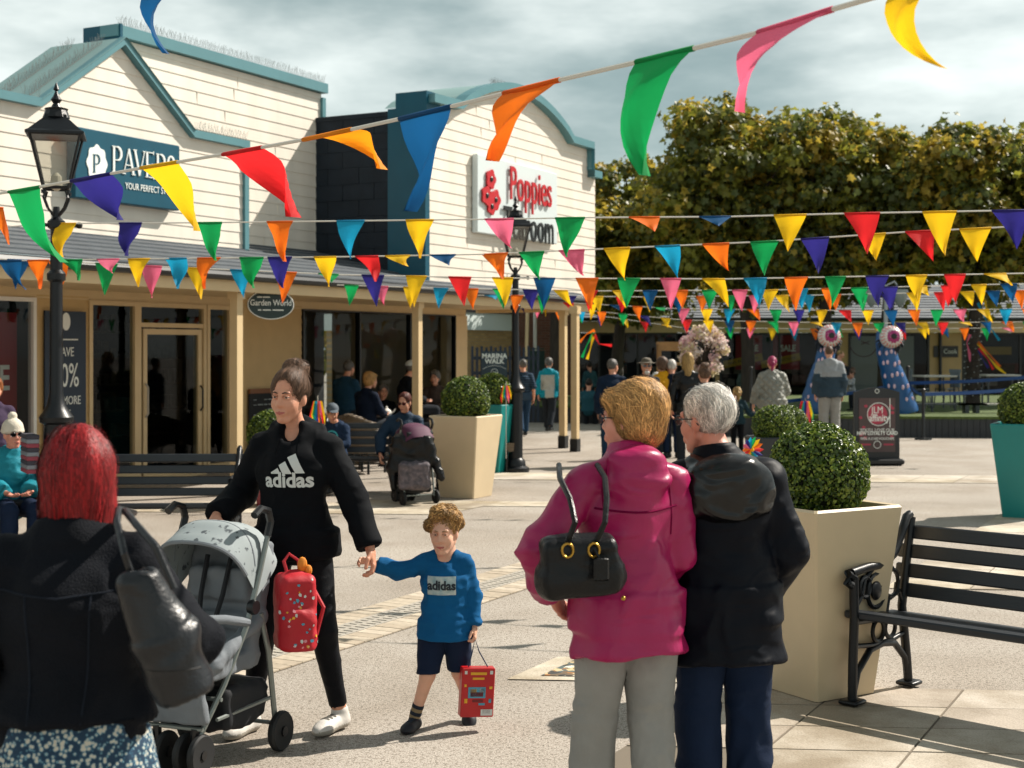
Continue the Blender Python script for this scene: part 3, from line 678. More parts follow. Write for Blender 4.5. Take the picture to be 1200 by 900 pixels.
# brick band with the slot drain
BRK = [mat('paver_brick_a', '#b2a592', .8, var=.15, vscale=20), mat('paver_brick_b', '#a89a87', .8, var=.15, vscale=20), mat('paver_brick_c', '#baad9b', .8, var=.15, vscale=20)]
p0 = gnd(350, 762)-DD*5
paving('drain_channel', p0-NN*.40, DD, NN, 150, 1, .105, .21, .004, .008, BRK, seed=9)
paving('drain_channel', p0+NN*.02, DD, NN, 150, 1, .105, .21, .004, .008, BRK, seed=10)
m = MB(); STEEL = mat('galvanised', '#a8a196', .6, 0., var=.1, vscale=20)
q = p0-NN*.19; Mx = Matrix(((DD.x, NN.x, 0, q.x), (DD.y, NN.y, 0, q.y), (0, 0, 1, 0), (0, 0, 0, 1)))
for a in (0., .085, .185): m.box((0, a, 0), (15.7, a+.02, .010), Mx)
for i in range(240): m.box((i*.065, .02, .001), (i*.065+.042, .085, .008), Mx); m.box((i*.065, .105, .001), (i*.065+.042, .185, .008), Mx)
tag(m.build('drain_channel', STEEL, None, False), kind='structure')
m = MB(); m.add([(0, -.01, .002), (15.7, -.01, .002), (15.7, .21, .002), (0, .21, .002)], [(0, 1, 2, 3)], Mx); tag(m.build('drain_channel', JOINT, None, False), kind='structure')
# mosaic panel let into the ground
def mosaic_mat():
    m = bpy.data.materials.new('mosaic'); m.use_nodes = True; N = m.node_tree.nodes; L = m.node_tree.links; b = N['Principled BSDF']; b.inputs['Roughness'].default_value = .5
    tc = N.new('ShaderNodeTexCoord'); v = N.new('ShaderNodeTexVoronoi'); v.inputs['Scale'].default_value = 30; L.new(tc.outputs['Object'], v.inputs[0])
    r = N.new('ShaderNodeValToRGB'); r.color_ramp.interpolation = 'CONSTANT'; sx = N.new('ShaderNodeSeparateColor'); L.new(v.outputs['Color'], sx.inputs[0]); L.new(sx.outputs[0], r.inputs[0])
    for p, c in ((0, '#3b3a38'), (.25, '#c9b48a'), (.42, '#6d5a44'), (.58, '#e0d8c4'), (.72, '#9c6b3c'), (.84, '#54605f')):
        e = r.color_ramp.elements.new(p) if p else r.color_ramp.elements[0]; e.color = (*lin(c), 1)
    L.new(r.outputs[0], b.inputs['Base Color']); return m
o = gnd(594, 797); m = MB()
def quad(m, o, u, v, z): m.add([(p.x, p.y, z) for p in (o, o+u, o+u+v, o+v)], [(0, 1, 2, 3)])
quad(m, o, EE*1.0, DD*.62, .006); m.m = 1; quad(m, o+EE*.14+DD*.09, EE*.72, DD*.44, .010)
tag(m.build('mosaic_paving', [PALE, mosaic_mat()], None, False), kind='structure')

# ---------------------------------------------------------------- boarded walls
def clip_band(poly, z0, z1):
    def cut(P, z, keep):
        out = []
        for i in range(len(P)):
            a, b = P[i], P[(i+1) % len(P)]; ia, ib = keep(a[1]-z), keep(b[1]-z)
            if ia: out.append(a)
            if ia != ib:
                t = (z-a[1])/(b[1]-a[1]); out.append((a[0]+(b[0]-a[0])*t, z))
        return out
    P = cut(poly, z0, lambda d: d >= 0); return cut(P, z1, lambda d: d <= 0) if P else []
def boards(mb, poly, y, step=.17, lip=.010, zs=None, butt=True, seed=0):
    """lapped boards over the outline poly (x, z) in the plane y; each board leans out at its foot"""
    z = min(p[1] for p in poly) if zs is None else zs; top = max(p[1] for p in poly); rg = random.Random(seed)
    while z < top-1e-4:
        z1 = min(z+step, top); P = clip_band(poly, z, z1)
        if len(P) >= 3:
            f = lambda p: y-lip*(1-(p[1]-z)/step)
            mb.add([(p[0], f(p), p[1]) for p in P], [tuple(range(len(P)))])
            xs = [p[0] for p in P if abs(p[1]-z) < 1e-6]
            if len(xs) >= 2:
                a, b = min(xs), max(xs); mb.add([(a, y-lip, z), (b, y-lip, z), (b, y+.01, z), (a, y+.01, z)], [(3, 2, 1, 0)])
                if butt and b-a > 2.5:
                    x = a+(b-a)*(.2+.6*rg.random()); mb.box((x-.003, y-lip-.002, z+.002), (x+.003, y-.001, z1-.002))
        z = z1
def strip(mb, pts, y0, y1, h, below=True):         # a fascia following a roofline
    for (a, b) in zip(pts[:-1], pts[1:]):
        hh = -h if below else h
        vs = [(a[0], y0, a[1]), (b[0], y0, b[1]), (b[0], y0, b[1]+hh), (a[0], y0, a[1]+hh), (a[0], y1, a[1]), (b[0], y1, b[1]), (b[0], y1, b[1]+hh), (a[0], y1, a[1]+hh)]
        mb.add(vs, [(0, 1, 2, 3), (4, 7, 6, 5), (0, 4, 5, 1), (3, 2, 6, 7), (0, 3, 7, 4), (1, 5, 6, 2)])

# ================================================================= shoe shop and café: one long boarded building
B = thing('shop_building', 'cream boarded shop with teal gable trim, glazed entrance and lean-to canopy', 'shop building', A0, AROT)
gy = -.6                                                            # the gable stands forward of the tall wall
eav = W(250, 167, .6)[1]; tA, zA = W(140, 55, .6); tL = W(42, None, .6); tR = W(222, None, .6); tE = W(285, None, .6)
zA = max(zA, 5.4); T0 = -4.
m = MB(); gp = [(T0, 3.05), (tE, 3.05), (tE, eav), (tR, eav), (tA, zA), (tL, eav), (T0, eav)]
boards(m, gp, gy, .165, seed=3)
m.add([(tE, gy, 3.05), (tE, .3, 3.05), (tE, .3, eav), (tE, gy, eav)], [(0, 1, 2, 3)])
m.build('gable_wall', WHITE, B, False)
zT = (W(374, 110, 0)[1]+W(150, 48, 0)[1])/2; tTL = W(136, None, 0); tTR = W(376, None, 0)
m = MB(); boards(m, [(tTL, 2.9), (tTR, 2.9), (tTR, zT), (tTL, zT)], .0, .175, seed=5)
m.add([(tTL, 0, 2.9), (tTL, .5, 2.9), (tTL, .5, zT), (tTL, 0, zT)], [(3, 2, 1, 0)]); m.add([(tTR, 0, 2.9), (tTR, .5, 2.9), (tTR, .5, zT), (tTR, 0, zT)], [(0, 1, 2, 3)]); m.add([(tTL, .5, 2.9), (tTR, .5, 2.9), (tTR, .5, zT), (tTL, .5, zT)], [(3, 2, 1, 0)])
m.build('upper_wall', WHITE, B, False)
m = MB()
strip(m, [(tTL-.08, zT+.16), (tTR+.06, zT+.16)], -.10, .2, .15); m.box((tTR-.02, -.05, 3.1), (tTR+.07, .06, zT-.06))
strip(m, [(T0, eav+.10), (tL, eav+.10), (tA, zA+.12), (tR, eav+.10), (tE+.03, eav+.10)], gy-.10, gy+.0, .10)
m.box((tE-.02, gy-.05, 3.1), (tE+.07, gy+.05, eav-.07))
m.build('roof_trim', TEALTRIM, B, False)
m = MB(); yb = .55                                                  # gable roof running back, and the flat behind
for (a, b) in (((tL, eav+.09), (tA, zA+.11)), ((tA, zA+.11), (tR, eav+.09))):
    m.add([(a[0], gy-.12, a[1]), (b[0], gy-.12, b[1]), (b[0], yb, b[1]), (a[0], yb, a[1])], [(0, 1, 2, 3)])
m.add([(T0, gy-.1, eav+.08), (tL, gy-.1, eav+.08), (tL, yb, eav+.08), (T0, yb, eav+.08)], [(0, 1, 2, 3)])
m.add([(tTL, 0, zT+.05), (tTR, 0, zT+.05), (tTR, .5, zT+.05), (tTL, .5, zT+.05)], [(0, 1, 2, 3)])
m.build('roof', mat('pale_teal_roof', '#7f9d9c', .5), B, False)
m = MB(); m.box((tTL-.05, -.12, zT-.40), (tTL-.004, .52, zT+.17)); m.build('end_panel', TEALDK, B, False)
# bird spikes: thin wires along the ridges
def spikes(mb, a, b, n, h=.11, seed=0):
    rg = random.Random(seed)
    for i in range(n):
        p = Vector(a).lerp(Vector(b), i/(n-1))
        for s in (-1, 0, 1): mb.tube([p, p+Vector((rg.uniform(-.03, .03), s*.05, h*rg.uniform(.8, 1.1)))], .0022, 3, False)
WIRE = mat('spike_wire', '#8b8d8a', .4, .5)
for a_, b_, n_ in (((tTL, -.05, zT+.16), (tTR, -.05, zT+.16), 95), ((tL+.1, -.4, eav+.17), (tA-.1, -.4, zA+.05), 34), ((tL+.1, .1, eav+.17), (tA-.1, .1, zA+.05), 34), ((T0, gy-.05, eav+.09), (tL, gy-.05, eav+.09), 40), ((tR+.1, gy-.05, eav+.1), (tE, gy-.05, eav+.1), 18)):
    m = MB(); spikes(m, a_, b_, n_, .13); m.tube([a_, b_], .004, 4); m.build('bird_spikes', WIRE, B, False)
# canopy: lean-to roof, gutter, soffit, posts
tEnd = W(546)-.02; zg = 2.56
def rooftile(t0, t1, yb, zb, yf, zf, n=9):
    mb = MB()
    for i in range(n):
        a, b = i/n, (i+1)/n; z0, z1 = zb+(zf-zb)*a, zb+(zf-zb)*b; y0, y1 = yb+(yf-yb)*a, yb+(yf-yb)*b
        mb.add([(t0, y0, z0), (t1, y0, z0), (t1, y1, z1+.018), (t0, y1, z1+.018), (t1, y1, z1), (t0, y1, z1)], [(3, 2, 1, 0), (2, 3, 5, 4)])
    return mb
rooftile(T0, 16.4, .25, 3.35, -2.45, zg+.12).build('canopy_roof', ROOFG, B, False)
m = MB(); m.box((T0, -2.38, zg-.12), (16.35, -2.30, zg+.07)); m.box((T0, -2.3, zg-.06), (16.35, -.02, zg-.02)); m.box((16.27, -2.3, zg-.12), (16.35, .0, zg+.1)); m.build('fascia', CREAMP, B, False)
m = MB(); m.tube([(T0, -2.46, zg+.06), (16.4, -2.46, zg+.06)], .055, 8); m.build('gutter', GUTTER, B)
POST = MB(); POST.box((-.055, -.055, .0), (.055, .055, zg-.06)); POST.box((-.075, -.075, zg-.2), (.075, .075, zg-.07)); pm = POST.mesh('post', CREAMP, False)
SHOE = MB(); SHOE.box((-.07, -.07, 0), (.07, .07, .22)); shm = SHOE.mesh('post_foot', GUTTER, False)
for px in (277, 489, 660, -60):
    t = W(px, None, 2.2); o = link('post', pm, B); o.location = (t, -2.2, 0); link('post_foot', shm, o)
t = W(674, None, 2.2); o = link('post', pm, B); o.location = (W(674, None, 2.75), -2.75, 0); link('post_foot', shm, o)
# ground floor
def wpanel(mb, t0, t1, z0, z1, y=0., step=.12): boards(mb, [(t0, z0), (t1, z0), (t1, z1), (t0, z1)], y, step, .012, butt=False)
m = MB(); tw0, tw1 = W(42), W(103); wpanel(m, tw0, tw1, 0, zg-.06); m.build('ground_floor_wall', CREAM, B, False); m = MB()
ta, tb = W(288), W(353); wpanel(m, ta, tb, .0, zg-.06); m.box((W(270), -.02, 0), (ta, .15, zg)); m.build('ground_floor_wall', CREAM, B, False)
m = MB(); zl = 2.38; m.box((T0, -.01, zl), (tEnd, .1, zg)); m.box((W(533), -.03, 0), (W(546), .3, zl)); m.box((tEnd-.02, .02, 0), (tEnd+.05, 3, zg)); m.build('lintel', CREAMP, B, False)
def glazing(t0, t1, z0, z1, fr=CREAMP, w=.06, mull=(), name='window', trans=(), y=0., pane=PANE, par=None):
    mb = MB()
    for (a, b, c, d) in ((t0, t0+w, z0, z1), (t1-w, t1, z0, z1), (t0+w, t1-w, z0, z0+w), (t0+w, t1-w, z1-w, z1)): mb.box((a, y-.03, c), (b, y+.06, d))
    for t in mull: mb.box((t-w/2, y-.025, z0+w), (t+w/2, y+.055, z1-w))
    for z in trans: mb.box((t0+w, y-.02, z-w/2), (t1-w, y+.05, z+w/2))
    f = mb.build(name, fr, par or B, False); p = MB(); p.add([(t0+w, y+.014, z0+w), (t1-w, y+.014, z0+w), (t1-w, y+.014, z1-w), (t0+w, y+.014, z1-w)], [(0, 1, 2, 3)]); p.build('pane', pane, f, False); return f
glazing(-3.5, W(41), .35, zl, WHT, .05, (-.6,))
m = MB(); m.box((-3.5, -.02, 0), (W(41), .1, .35)); m.build('stall_riser', CREAMP, B, False)
e0, e1, e2, e3, e4, e5 = W(103), W(160), W(171), W(237), W(242), W(270)
glazing(e0, e1, .08, zl, CREAMP, .06)
glazing(e1, e3+.06, 0, zl, CREAMP, .06, (), 'door_frame', (2.08,))
d = glazing(e1+.12, e3-.02, .03, 2.03, CREAMP, .075, (), 'door', (), .02); mh = MB(); mh.tube([(e1+.155, -.02, .85), (e1+.155, -.06, .9), (e1+.155, -.06, 1.25), (e1+.155, -.02, 1.3)], .013, 6); mh.build('handle', STEEL, d)
mh = MB(); mh.tube([(e3-.06, -.02, .9), (e3-.06, -.06, .95), (e3-.06, -.06, 1.2), (e3-.06, -.02, 1.25)], .013, 6); mh.build('handle', BLACK, d)
glazing(e3+.08, e5, .08, zl, CREAMP, .06)
w0, w1 = W(354), W(533); st = (w1-w0)/3
for i in range(3): glazing(w0+i*st, w0+(i+1)*st, .55, zl, DARKFR, .022)
m = MB(); m.box((w0, -.02, 0), (w1, .1, .55)); m.build('stall_riser', DARKFR, B, False)
# dim interior: floor, back wall and ceiling plus shelves of goods
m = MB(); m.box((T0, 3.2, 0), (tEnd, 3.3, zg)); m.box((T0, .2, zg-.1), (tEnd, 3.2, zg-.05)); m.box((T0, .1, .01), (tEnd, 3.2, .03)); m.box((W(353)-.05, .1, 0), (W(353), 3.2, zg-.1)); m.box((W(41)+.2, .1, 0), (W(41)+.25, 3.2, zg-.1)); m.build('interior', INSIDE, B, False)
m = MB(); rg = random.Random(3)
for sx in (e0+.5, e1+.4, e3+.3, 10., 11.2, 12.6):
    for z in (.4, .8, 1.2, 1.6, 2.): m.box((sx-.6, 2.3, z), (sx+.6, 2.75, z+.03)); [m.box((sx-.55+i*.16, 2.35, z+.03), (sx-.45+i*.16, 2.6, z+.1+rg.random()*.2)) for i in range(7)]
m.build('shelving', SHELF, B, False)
# dark side wall of the tearoom block and the tearoom gable
P0 = 2.0
PB = thing('tearoom_building', 'white boarded gable with curved teal parapet above the café canopy', 'tearoom building', A0, AROT)
tp0, tp1 = W(499, None, P0), W(697, None, P0)
za, zs = W(590, 96, P0)[1], W(533, 121, P0)[1]; tq0, tq1 = W(533, None, P0), W(664, None, P0); tqc = (tq0+tq1)/2; zsh = W(686, 165, P0)[1]; zs = (zs+zsh)/2
arc = []
for i in range(21):
    a = i/20; x = tq0+(tq1-tq0)*a; zz = zs+(za-zs)*math.sin(math.pi*a)**.8; arc.append((x, zz))
pz = W(690, 200, P0)[1]
top = [(tp0, zs-.02)]+arc+[(tp1-.35, zs), (tp1-.35, pz), (tp1, pz)]
m = MB(); boards(m, [(tp0, 2.7), (tp1, 2.7)]+top[::-1], -P0, .165, seed=9); m.build('gable_wall', WHITE, PB, False)
m = MB(); strip(m, top, -P0-.16, -P0+.05, .13); m.box((tp1-.37, -P0-.1, pz), (tp1-.30, -P0+.05, zs)); m.build('roof_trim', TEALTRIM, PB, False)
m = MB()
for a, b in zip(top[1:-3], top[2:-2]): m.add([(a[0], -P0-.1, a[1]-.01), (b[0], -P0-.1, b[1]-.01), (b[0], -P0+1.3, b[1]-.01), (a[0], -P0+1.3, a[1]-.01)], [(0, 1, 2, 3)])
m.add([(tp1, -P0, 2.7), (tp1, 3, 2.7), (tp1, 3, pz), (tp1, -P0, pz)], [(0, 1, 2, 3)]); m.build('roof', mat('pale_teal_roof', '#8aa9a8', .5), PB, False)
m = MB(); spikes(m, (tq0+1.2, -P0, za-.12), (tq1-1.6, -P0, za-.1), 40, .12); m.tube([(tq0+1.2, -P0, za-.12), (tq1-1.6, -P0, za-.1)], .004, 4); m.build('bird_spikes', WIRE, PB, False)
# dark slate-hung side, facing back along the street
zd = HC+(HY-141)*(A0+DD*tp0+NN*.5).y/F; ysplit = -1.35; m = MB(); n = 10; hh = (zd-2.8)/n; rg = random.Random(2)
for i in range(n):
    y = .35-(i % 2)*.28
    while y > ysplit:
        y2 = max(y-.58, ysplit); zz = 2.8+i*hh; o_ = .012+.006*rg.random(); m.box((tp0-o_-.01, y2+.004, zz+.004), (tp0, y-.004, zz+hh)); y = y2
m.box((tp0, ysplit, 2.7), (tp0+.2, .4, zd)); m.box((tp0-.04, ysplit, zd), (tp0+.2, .42, zd+.07)); m.build('slate_wall', SLATE, PB, False)
m = MB(); m.box((tp0-.045, -P0-.02, 2.75), (tp0+.08, ysplit, zd+.1)); zz = W(496, 106, P0)[1]; m.box((tp0-.06, -P0-.05, zs-.35), (tp0+.35, -P0+.5, zz)); m.build('corner_panel', TEALDK, PB, False)

# ---------------------------------------------------------------- fixed signs
def wall_sign(name, label, cat, t, y, z): return thing(name, label, cat, A0+DD*t-NN*y+Vector((0, 0, z)), AROT)
def serif(mb, word, x0, z0, h, sp, y):
    """light condensed serif capitals, strokes with hairline serifs"""
    G = {'P': ['V0', 'b'], 'A': ['A'], 'V': ['V'], 'E': ['V0', 'h0', 'h1', 'h2'], 'R': ['V0', 'b', 'r'], 'S': ['S']}
    def st(a, b, w0, w1=None):
        w1 = w1 or w0; a = Vector((a[0], 0, a[1])); b = Vector((b[0], 0, b[1])); d = (b-a).normalized(); n = Vector((d.z, 0, -d.x))
        p = [a+n*w0/2, b+n*w1/2, b-n*w1/2, a-n*w0/2]; vs = [(q.x, y, q.z) for q in p]+[(q.x, y+.012, q.z) for q in p]
        mb.add(vs, [(0, 1, 2, 3), (4, 7, 6, 5), (0, 4, 5, 1), (1, 5, 6, 2), (2, 6, 7, 3), (3, 7, 4, 0)])
    def arc_(cx, cz, rx, rz, a0, a1, w):
        k = 9
        for i in range(k):
            p, q = a0+(a1-a0)*i/k, a0+(a1-a0)*(i+1.08)/k; st((cx+rx*math.cos(p), cz+rz*math.sin(p)), (cx+rx*math.cos(q), cz+rz*math.sin(q)), w*(.55+.6*abs(math.cos(p))))
    T_, t_ = h*.10, h*.035; x = x0
    for ch in word:
        w = h*.50
        sf = lambda xx, zz, ww=.2: st((xx-h*ww*.5, zz), (xx+h*ww*.5, zz), t_)
        if ch in 'PRE': st((x+T_/2, z0), (x+T_/2, z0+h), T_); sf(x+T_/2, z0); sf(x+T_/2, z0+h)
        if ch in 'PR': st((x+T_, z0+h), (x+w*.5, z0+h), t_); st((x+T_, z0+h*.48), (x+w*.5, z0+h*.48), t_); arc_(x+w*.5, z0+h*.74, w*.42, h*.26, -math.pi/2, math.pi/2, T_)
        if ch == 'R': st((x+w*.42, z0+h*.48), (x+w*1.0, z0), T_); sf(x+w, z0)
        if ch == 'E':
            for zz, l in ((0, .9), (.5, .7), (1, .85)): st((x+T_, z0+h*zz), (x+w*l, z0+h*zz), t_); st((x+w*l, z0+h*(zz-.07)), (x+w*l, z0+h*(zz+.07)), t_)
        if ch == 'A': st((x-w*.05, z0), (x+w*.5, z0+h), t_); st((x+w*.5, z0+h), (x+w*1.05, z0), T_); st((x+w*.2, z0+h*.35), (x+w*.8, z0+h*.35), t_); sf(x-w*.05, z0); sf(x+w*1.05, z0)
        if ch == 'V': st((x-w*.05, z0+h), (x+w*.5, z0), T_); st((x+w*.5, z0), (x+w*1.05, z0+h), t_); sf(x-w*.05, z0+h); sf(x+w*1.05, z0+h)
        if ch == 'S': arc_(x+w*.45, z0+h*.75, w*.36, h*.25, .35, math.pi*1.5, T_); arc_(x+w*.45, z0+h*.25, w*.40, h*.25, -math.pi*.9, math.pi*.5, T_)
        x += w+sp
s0, z1_ = W(85, 147, .72); s1, z2_ = W(208, 172, .72); zb_ = W(207, 247, .72)[1]; zt_ = (z1_+z2_)/2
S = wall_sign('shop_sign', 'teal rectangular shop sign reading PAVERS with round white crest', 'sign', (s0+s1)/2, -.62, (zt_+zb_)/2); sw, sh_ = s1-s0, zt_-zb_
m = MB(); m.rbox((-sw/2, -.14, -sh_/2), (sw/2, .0, sh_/2), .01); m.build('board', TEALDK, S, False)
m = MB(); serif(m, 'PAVERS', -sw*.165, -.05, .31, .04, -.155); put_text(m, 'YOUR PERFECT STYLE', .115, (sw*.19, -.148, -.20), .78); m.build('lettering', INKW, S, False)
m = MB(); k = 40; m.prism([((.165+.012*math.cos(8*a))*math.cos(a), (.215+.016*math.cos(8*a))*math.sin(a)) for a in [i*2*math.pi/k for i in range(k)]], 0, .008, XF((-sw*.31, -.142, .02), 0, R(90))); m.m = 1; serif(m, 'P', -sw*.31-.06, -.09, .21, 0, -.157)
m.build('crest', [INKW, TEALDK], S, False)
s0, z1_ = W(555, 179, P0+.05); s1, z2_ = W(649, 205, P0+.05); zb_ = (W(555, 273, P0+.05)[1]+W(650, 286, P0+.05)[1])/2; zt_ = (z1_+z2_)/2; sw, sh_ = s1-s0, zt_-zb_
S = wall_sign('shop_sign', 'large white sign reading Poppies Tearoom with red poppy flowers', 'sign', (s0+s1)/2, -P0-.02, (zt_+zb_)/2)
m = MB(); m.rbox((-sw/2, -.10, -sh_/2), (sw/2, .0, sh_/2), .01); m.build('board', mat('pale_sign', '#cfd9da', .4), S, False)
REDL = mat('red_letter', '#b8121f', .4); BLKL = mat('black_letter', '#14181a', .4)
m = MB(); put_text(m, 'Poppies', .80, (.36, -.14, .24), .64, .012, bold=.002); m.build('lettering', REDL, S, False)
m = MB(); put_text(m, 'Tearoom', .76, (.30, -.14, -.42), .66, .012, bold=.001); m.build('lettering', BLKL, S, False)
m = MB()
for (x, z, r) in ((-1.07, .26, .15), (-1.22, -.02, .15), (-.92, -.06, .16), (-1.05, -.18, .13)):
    m.m = 0; m.prism([((r*(1+.12*math.cos(5*a)))*math.cos(a), r*(1+.12*math.cos(5*a))*math.sin(a)) for a in [i*2*math.pi/30 for i in range(30)]], 0, .03, XF((x, -.11-.02*abs(x+1), z), 0, R(90))); m.m = 1; m.ball((x, -.145-.02*abs(x+1), z), (.045, .02, .045), 10, 6)
m.build('poppies', [REDL, BLKL], S, False)
# hanging oval sign on its iron bracket
c0 = W(317, None, 2.0); S = wall_sign('hanging_sign', 'dark green oval hanging sign reading Garden World beneath the canopy', 'sign', W(277, None, 2.2), -2.2, 0)
Mo = S.matrix_basis.copy(); dz = at(317, 357, (A0+DD*W(317, None, 2.2)+NN*2.2).y)
inv = (Matrix.Translation(S.location) @ Matrix.Rotation(AROT, 4, 'Z')).inverted(); c = inv @ dz; ax = R(-42)
def oval(rx, rz, th): 
    return [(rx*math.cos(i*2*math.pi/36), rz*math.sin(i*2*math.pi/36)) for i in range(36)]
Mv = Matrix.Translation(c) @ Matrix.Rotation(ax, 4, 'Z'); GRN = mat('sign_green', '#0c2a2a', .35)
m = MB(); m.prism(oval(.29, .185, 0), -.02, .02, Mv @ XF((0, 0, 0), 0, R(90))); m.m = 1; m.tube([(.285*math.cos(i*2*math.pi/36), -.022, .18*math.sin(i*2*math.pi/36)) for i in range(36)], .006, 5, close=True, M=Mv); m.build('board', [GRN, INKW], S, False)
m = MB(); put_text(m, 'Garden World', .105, (0, -.026, .02), .82, M=Mv, bold=.001); [m.box((x, -.024, z), (x+w, -.0225, z+.014), Mv) for x, z, w in ((-.17, .085, .06), (-.1, .085, .09), (-.16, -.075, .04), (-.1, -.075, .1), (.02, -.075, .14))]; m.build('lettering', [INKW, INKW], S, False)
m = MB(); m.tube([(0, -.05, c.z+.28), (c.x*.5, c.y*.5, c.z+.27), (c.x*1.6, c.y*1.4, c.z+.25)], .014, 6); m.tube([Mv @ Vector((.2*s_, 0, z)) for s_ in (-1, 1) for z in (.12, .27)][:2], .006, 5); m.tube([Mv @ Vector((.2, 0, .12)), Mv @ Vector((.2, 0, .27))], .006, 5); m.box((-.06, -.09, c.z+.12), (.06, -.055, c.z+.36)); m.build('bracket', BLACK, S)
# poster board beside the entrance
t0, zt_ = W(49, 364); t1 = W(97); S = wall_sign('sale_poster', 'navy poster reading SAVE 30% OR MORE on the shoe shop wall', 'poster', (t0+t1)/2, -.02, 0); pw = t1-t0
m = MB(); m.box((-pw/2, -.035, .35), (pw/2, -.012, zt_)); m.build('board', mat('navy_board', '#10263c', .5), S, False)
m = MB(); put_text(m, 'SAVE', .16, (0, -.037, 1.72), .75); put_text(m, '30%', .42, (0, -.037, 1.42), .62); put_text(m, 'OR MORE', .15, (0, -.037, 1.12), .75); put_text(m, 'OFF', .12, (0, -.037, .96), .75); m.box((-.2, -.039, 1.87), (.2, -.036, 1.885)); m.prism(oval(.07, .11, 0), 0, .002, XF((0, -.037, 2.1), 0, R(90))); m.build('lettering', INKW, S, False)
S = wall_sign('window_poster', 'red SALE poster hanging inside the shoe shop window', 'poster', W(2), .2, 1.45); m = MB(); m.box((-.55, 0, -.9), (.42, .01, .75)); m.build('sheet', mat('sale_red', '#8f1420', .6), S, False); m = MB(); put_text(m, 'SALE', .42, (-.05, -.004, -.05), .8, bold=.008); m.build('lettering', INKW, S, False)
# chalkboard menu
S = wall_sign('menu_board', 'black chalkboard menu with a wooden top rail under the hanging sign', 'menu board', (W(287)+W(354))/2, -.03, 0); pw = W(354)-W(287)-.05; zt_ = W(320, 460)[1]
m = MB(); m.box((-pw/2, -.03, .25), (pw/2, -.012, zt_)); m.build('board', mat('chalkboard', '#0c1014', .7), S, False); m = MB(); m.box((-pw/2, -.045, zt_), (pw/2, -.01, zt_+.07)); m.build('rail', mat('rail_wood', '#7a4a26', .5), S, False)
m = MB(); rg = random.Random(8)
for r_ in range(11):
    x = -pw/2+.1
    while x < pw/2-.2:
        l = rg.uniform(.04, .16)
        if rg.random() > .25: m.box((x, -.033, zt_-.1-r_*.075), (x+l, -.0305, zt_-.1-r_*.075+.018*rg.uniform(.5, 1.1)))
        x += l+.03
m.build('chalk_lines', mat('chalk', '#9ea6a6', .9), S, False)
# ================================================================= far side of the square
def Z(py, D): return HC+(HY-py)*D/F
def X(px, D): return (px-600)*D/F
# brick building with white fascia and the navy picket gate screen in front of it
BRICK = bpy.data.materials.new('buff_brick'); BRICK.use_nodes = True
def _brick(m, a, b, mo, sc):
    N = m.node_tree.nodes; L = m.node_tree.links; p = N['Principled BSDF']; p.inputs['Roughness'].default_value = .85
    tc = N.new('ShaderNodeTexCoord'); mp = N.new('ShaderNodeMapping'); mp.inputs['Rotation'].default_value = (R(90), 0, 0); L.new(tc.outputs['Object'], mp.inputs[0])
    t = N.new('ShaderNodeTexBrick'); t.inputs['Scale'].default_value = sc; t.inputs['Color1'].default_value = (*lin(a), 1); t.inputs['Color2'].default_value = (*lin(b), 1); t.inputs['Mortar'].default_value = (*lin(mo), 1)
    t.inputs['Brick Width'].default_value = .9; t.inputs['Row Height'].default_value = .3; t.inputs['Mortar Size'].default_value = .03
    L.new(mp.outputs[0], t.inputs[0]); L.new(t.outputs['Color'], p.inputs['Base Color'])
_brick(BRICK, '#b0925f', '#9c7d50', '#8d8068', 4.)
REDBRICK = bpy.data.materials.new('red_brick'); REDBRICK.use_nodes = True; _brick(REDBRICK, '#6d4434', '#5c382b', '#6a5a4c', 4.)
Db = 35.5; t0, t1 = 0., 2.95; ztop = Z(387, 36.5); zf = Z(367, 36.5)
BB = thing('brick_building', 'low buff brick building with a pale fascia behind the navy picket screen', 'building', (X(538, Db), Db, 0), AROT)
m = MB(); m.box((0, 0, 0), (t1-t0, 4, ztop)); m.build('wall', BRICK, BB, False)
m = MB(); m.box((-.1, -.10, ztop), (t1-t0+.1, 4.1, zf)); m.build('fascia', mat('pale_fascia', '#c9d4d2', .5), BB, False)
m = MB(); m.box((-.12, -.14, zf), (t1-t0+.12, 4.12, zf+.12)); m.build('roof_edge', DARKFR, BB, False)
m = MB(); m.tube([(t1-t0-.06, -.05, 0), (t1-t0-.06, -.05, ztop)], .04, 8); m.build('drainpipe', GUTTER, BB)
Dm = 33.; GT = thing('picket_screen', 'navy picket fence screen beside the buff brick wall', 'fence', (X(592, Dm), Dm, 0), 0.); gw = (630-553)*Dm/F/2; zt_ = Z(407, Dm)
NAVYP = mat('navy_paint', '#122338', .5)
m = MB(); n = 15
for i in range(n):
    x = -gw+i*(2*gw)/(n-1); m.box((x-.03, -.012, .08), (x+.03, .012, zt_+(0 if i % 2 else .03)))
for z in (.4, 1.2, zt_-.25): m.box((-gw, .013, z-.04), (gw, .04, z+.04))
m.build('pickets', NAVYP, GT, False)
SG = thing('wayfinding_sign', 'navy sign reading MARINA WALK fixed to the picket screen', 'sign', (X(579.5, Dm), Dm-.03, Z(427, Dm)), 0.); sw = 30*Dm/F/2; sh_ = 31*Dm/F/2
m = MB(); m.rbox((-sw, -.03, -sh_), (sw, 0, sh_), .008); m.build('board', mat('navy_sign', '#16303f', .45), SG, False)
m = MB(); put_text(m, 'MARINA', .155, (0, -.034, sh_*.62), 1., bold=.004); put_text(m, 'WALK', .155, (0, -.034, sh_*.22), 1., bold=.004); m.tube([(-sw*.9, -.033, -sh_*.35), (-sw*.5, -.033, -sh_*.15), (0, -.033, -sh_*.08), (sw*.5, -.033, -sh_*.15), (sw*.9, -.033, -sh_*.35)], .004, 4)
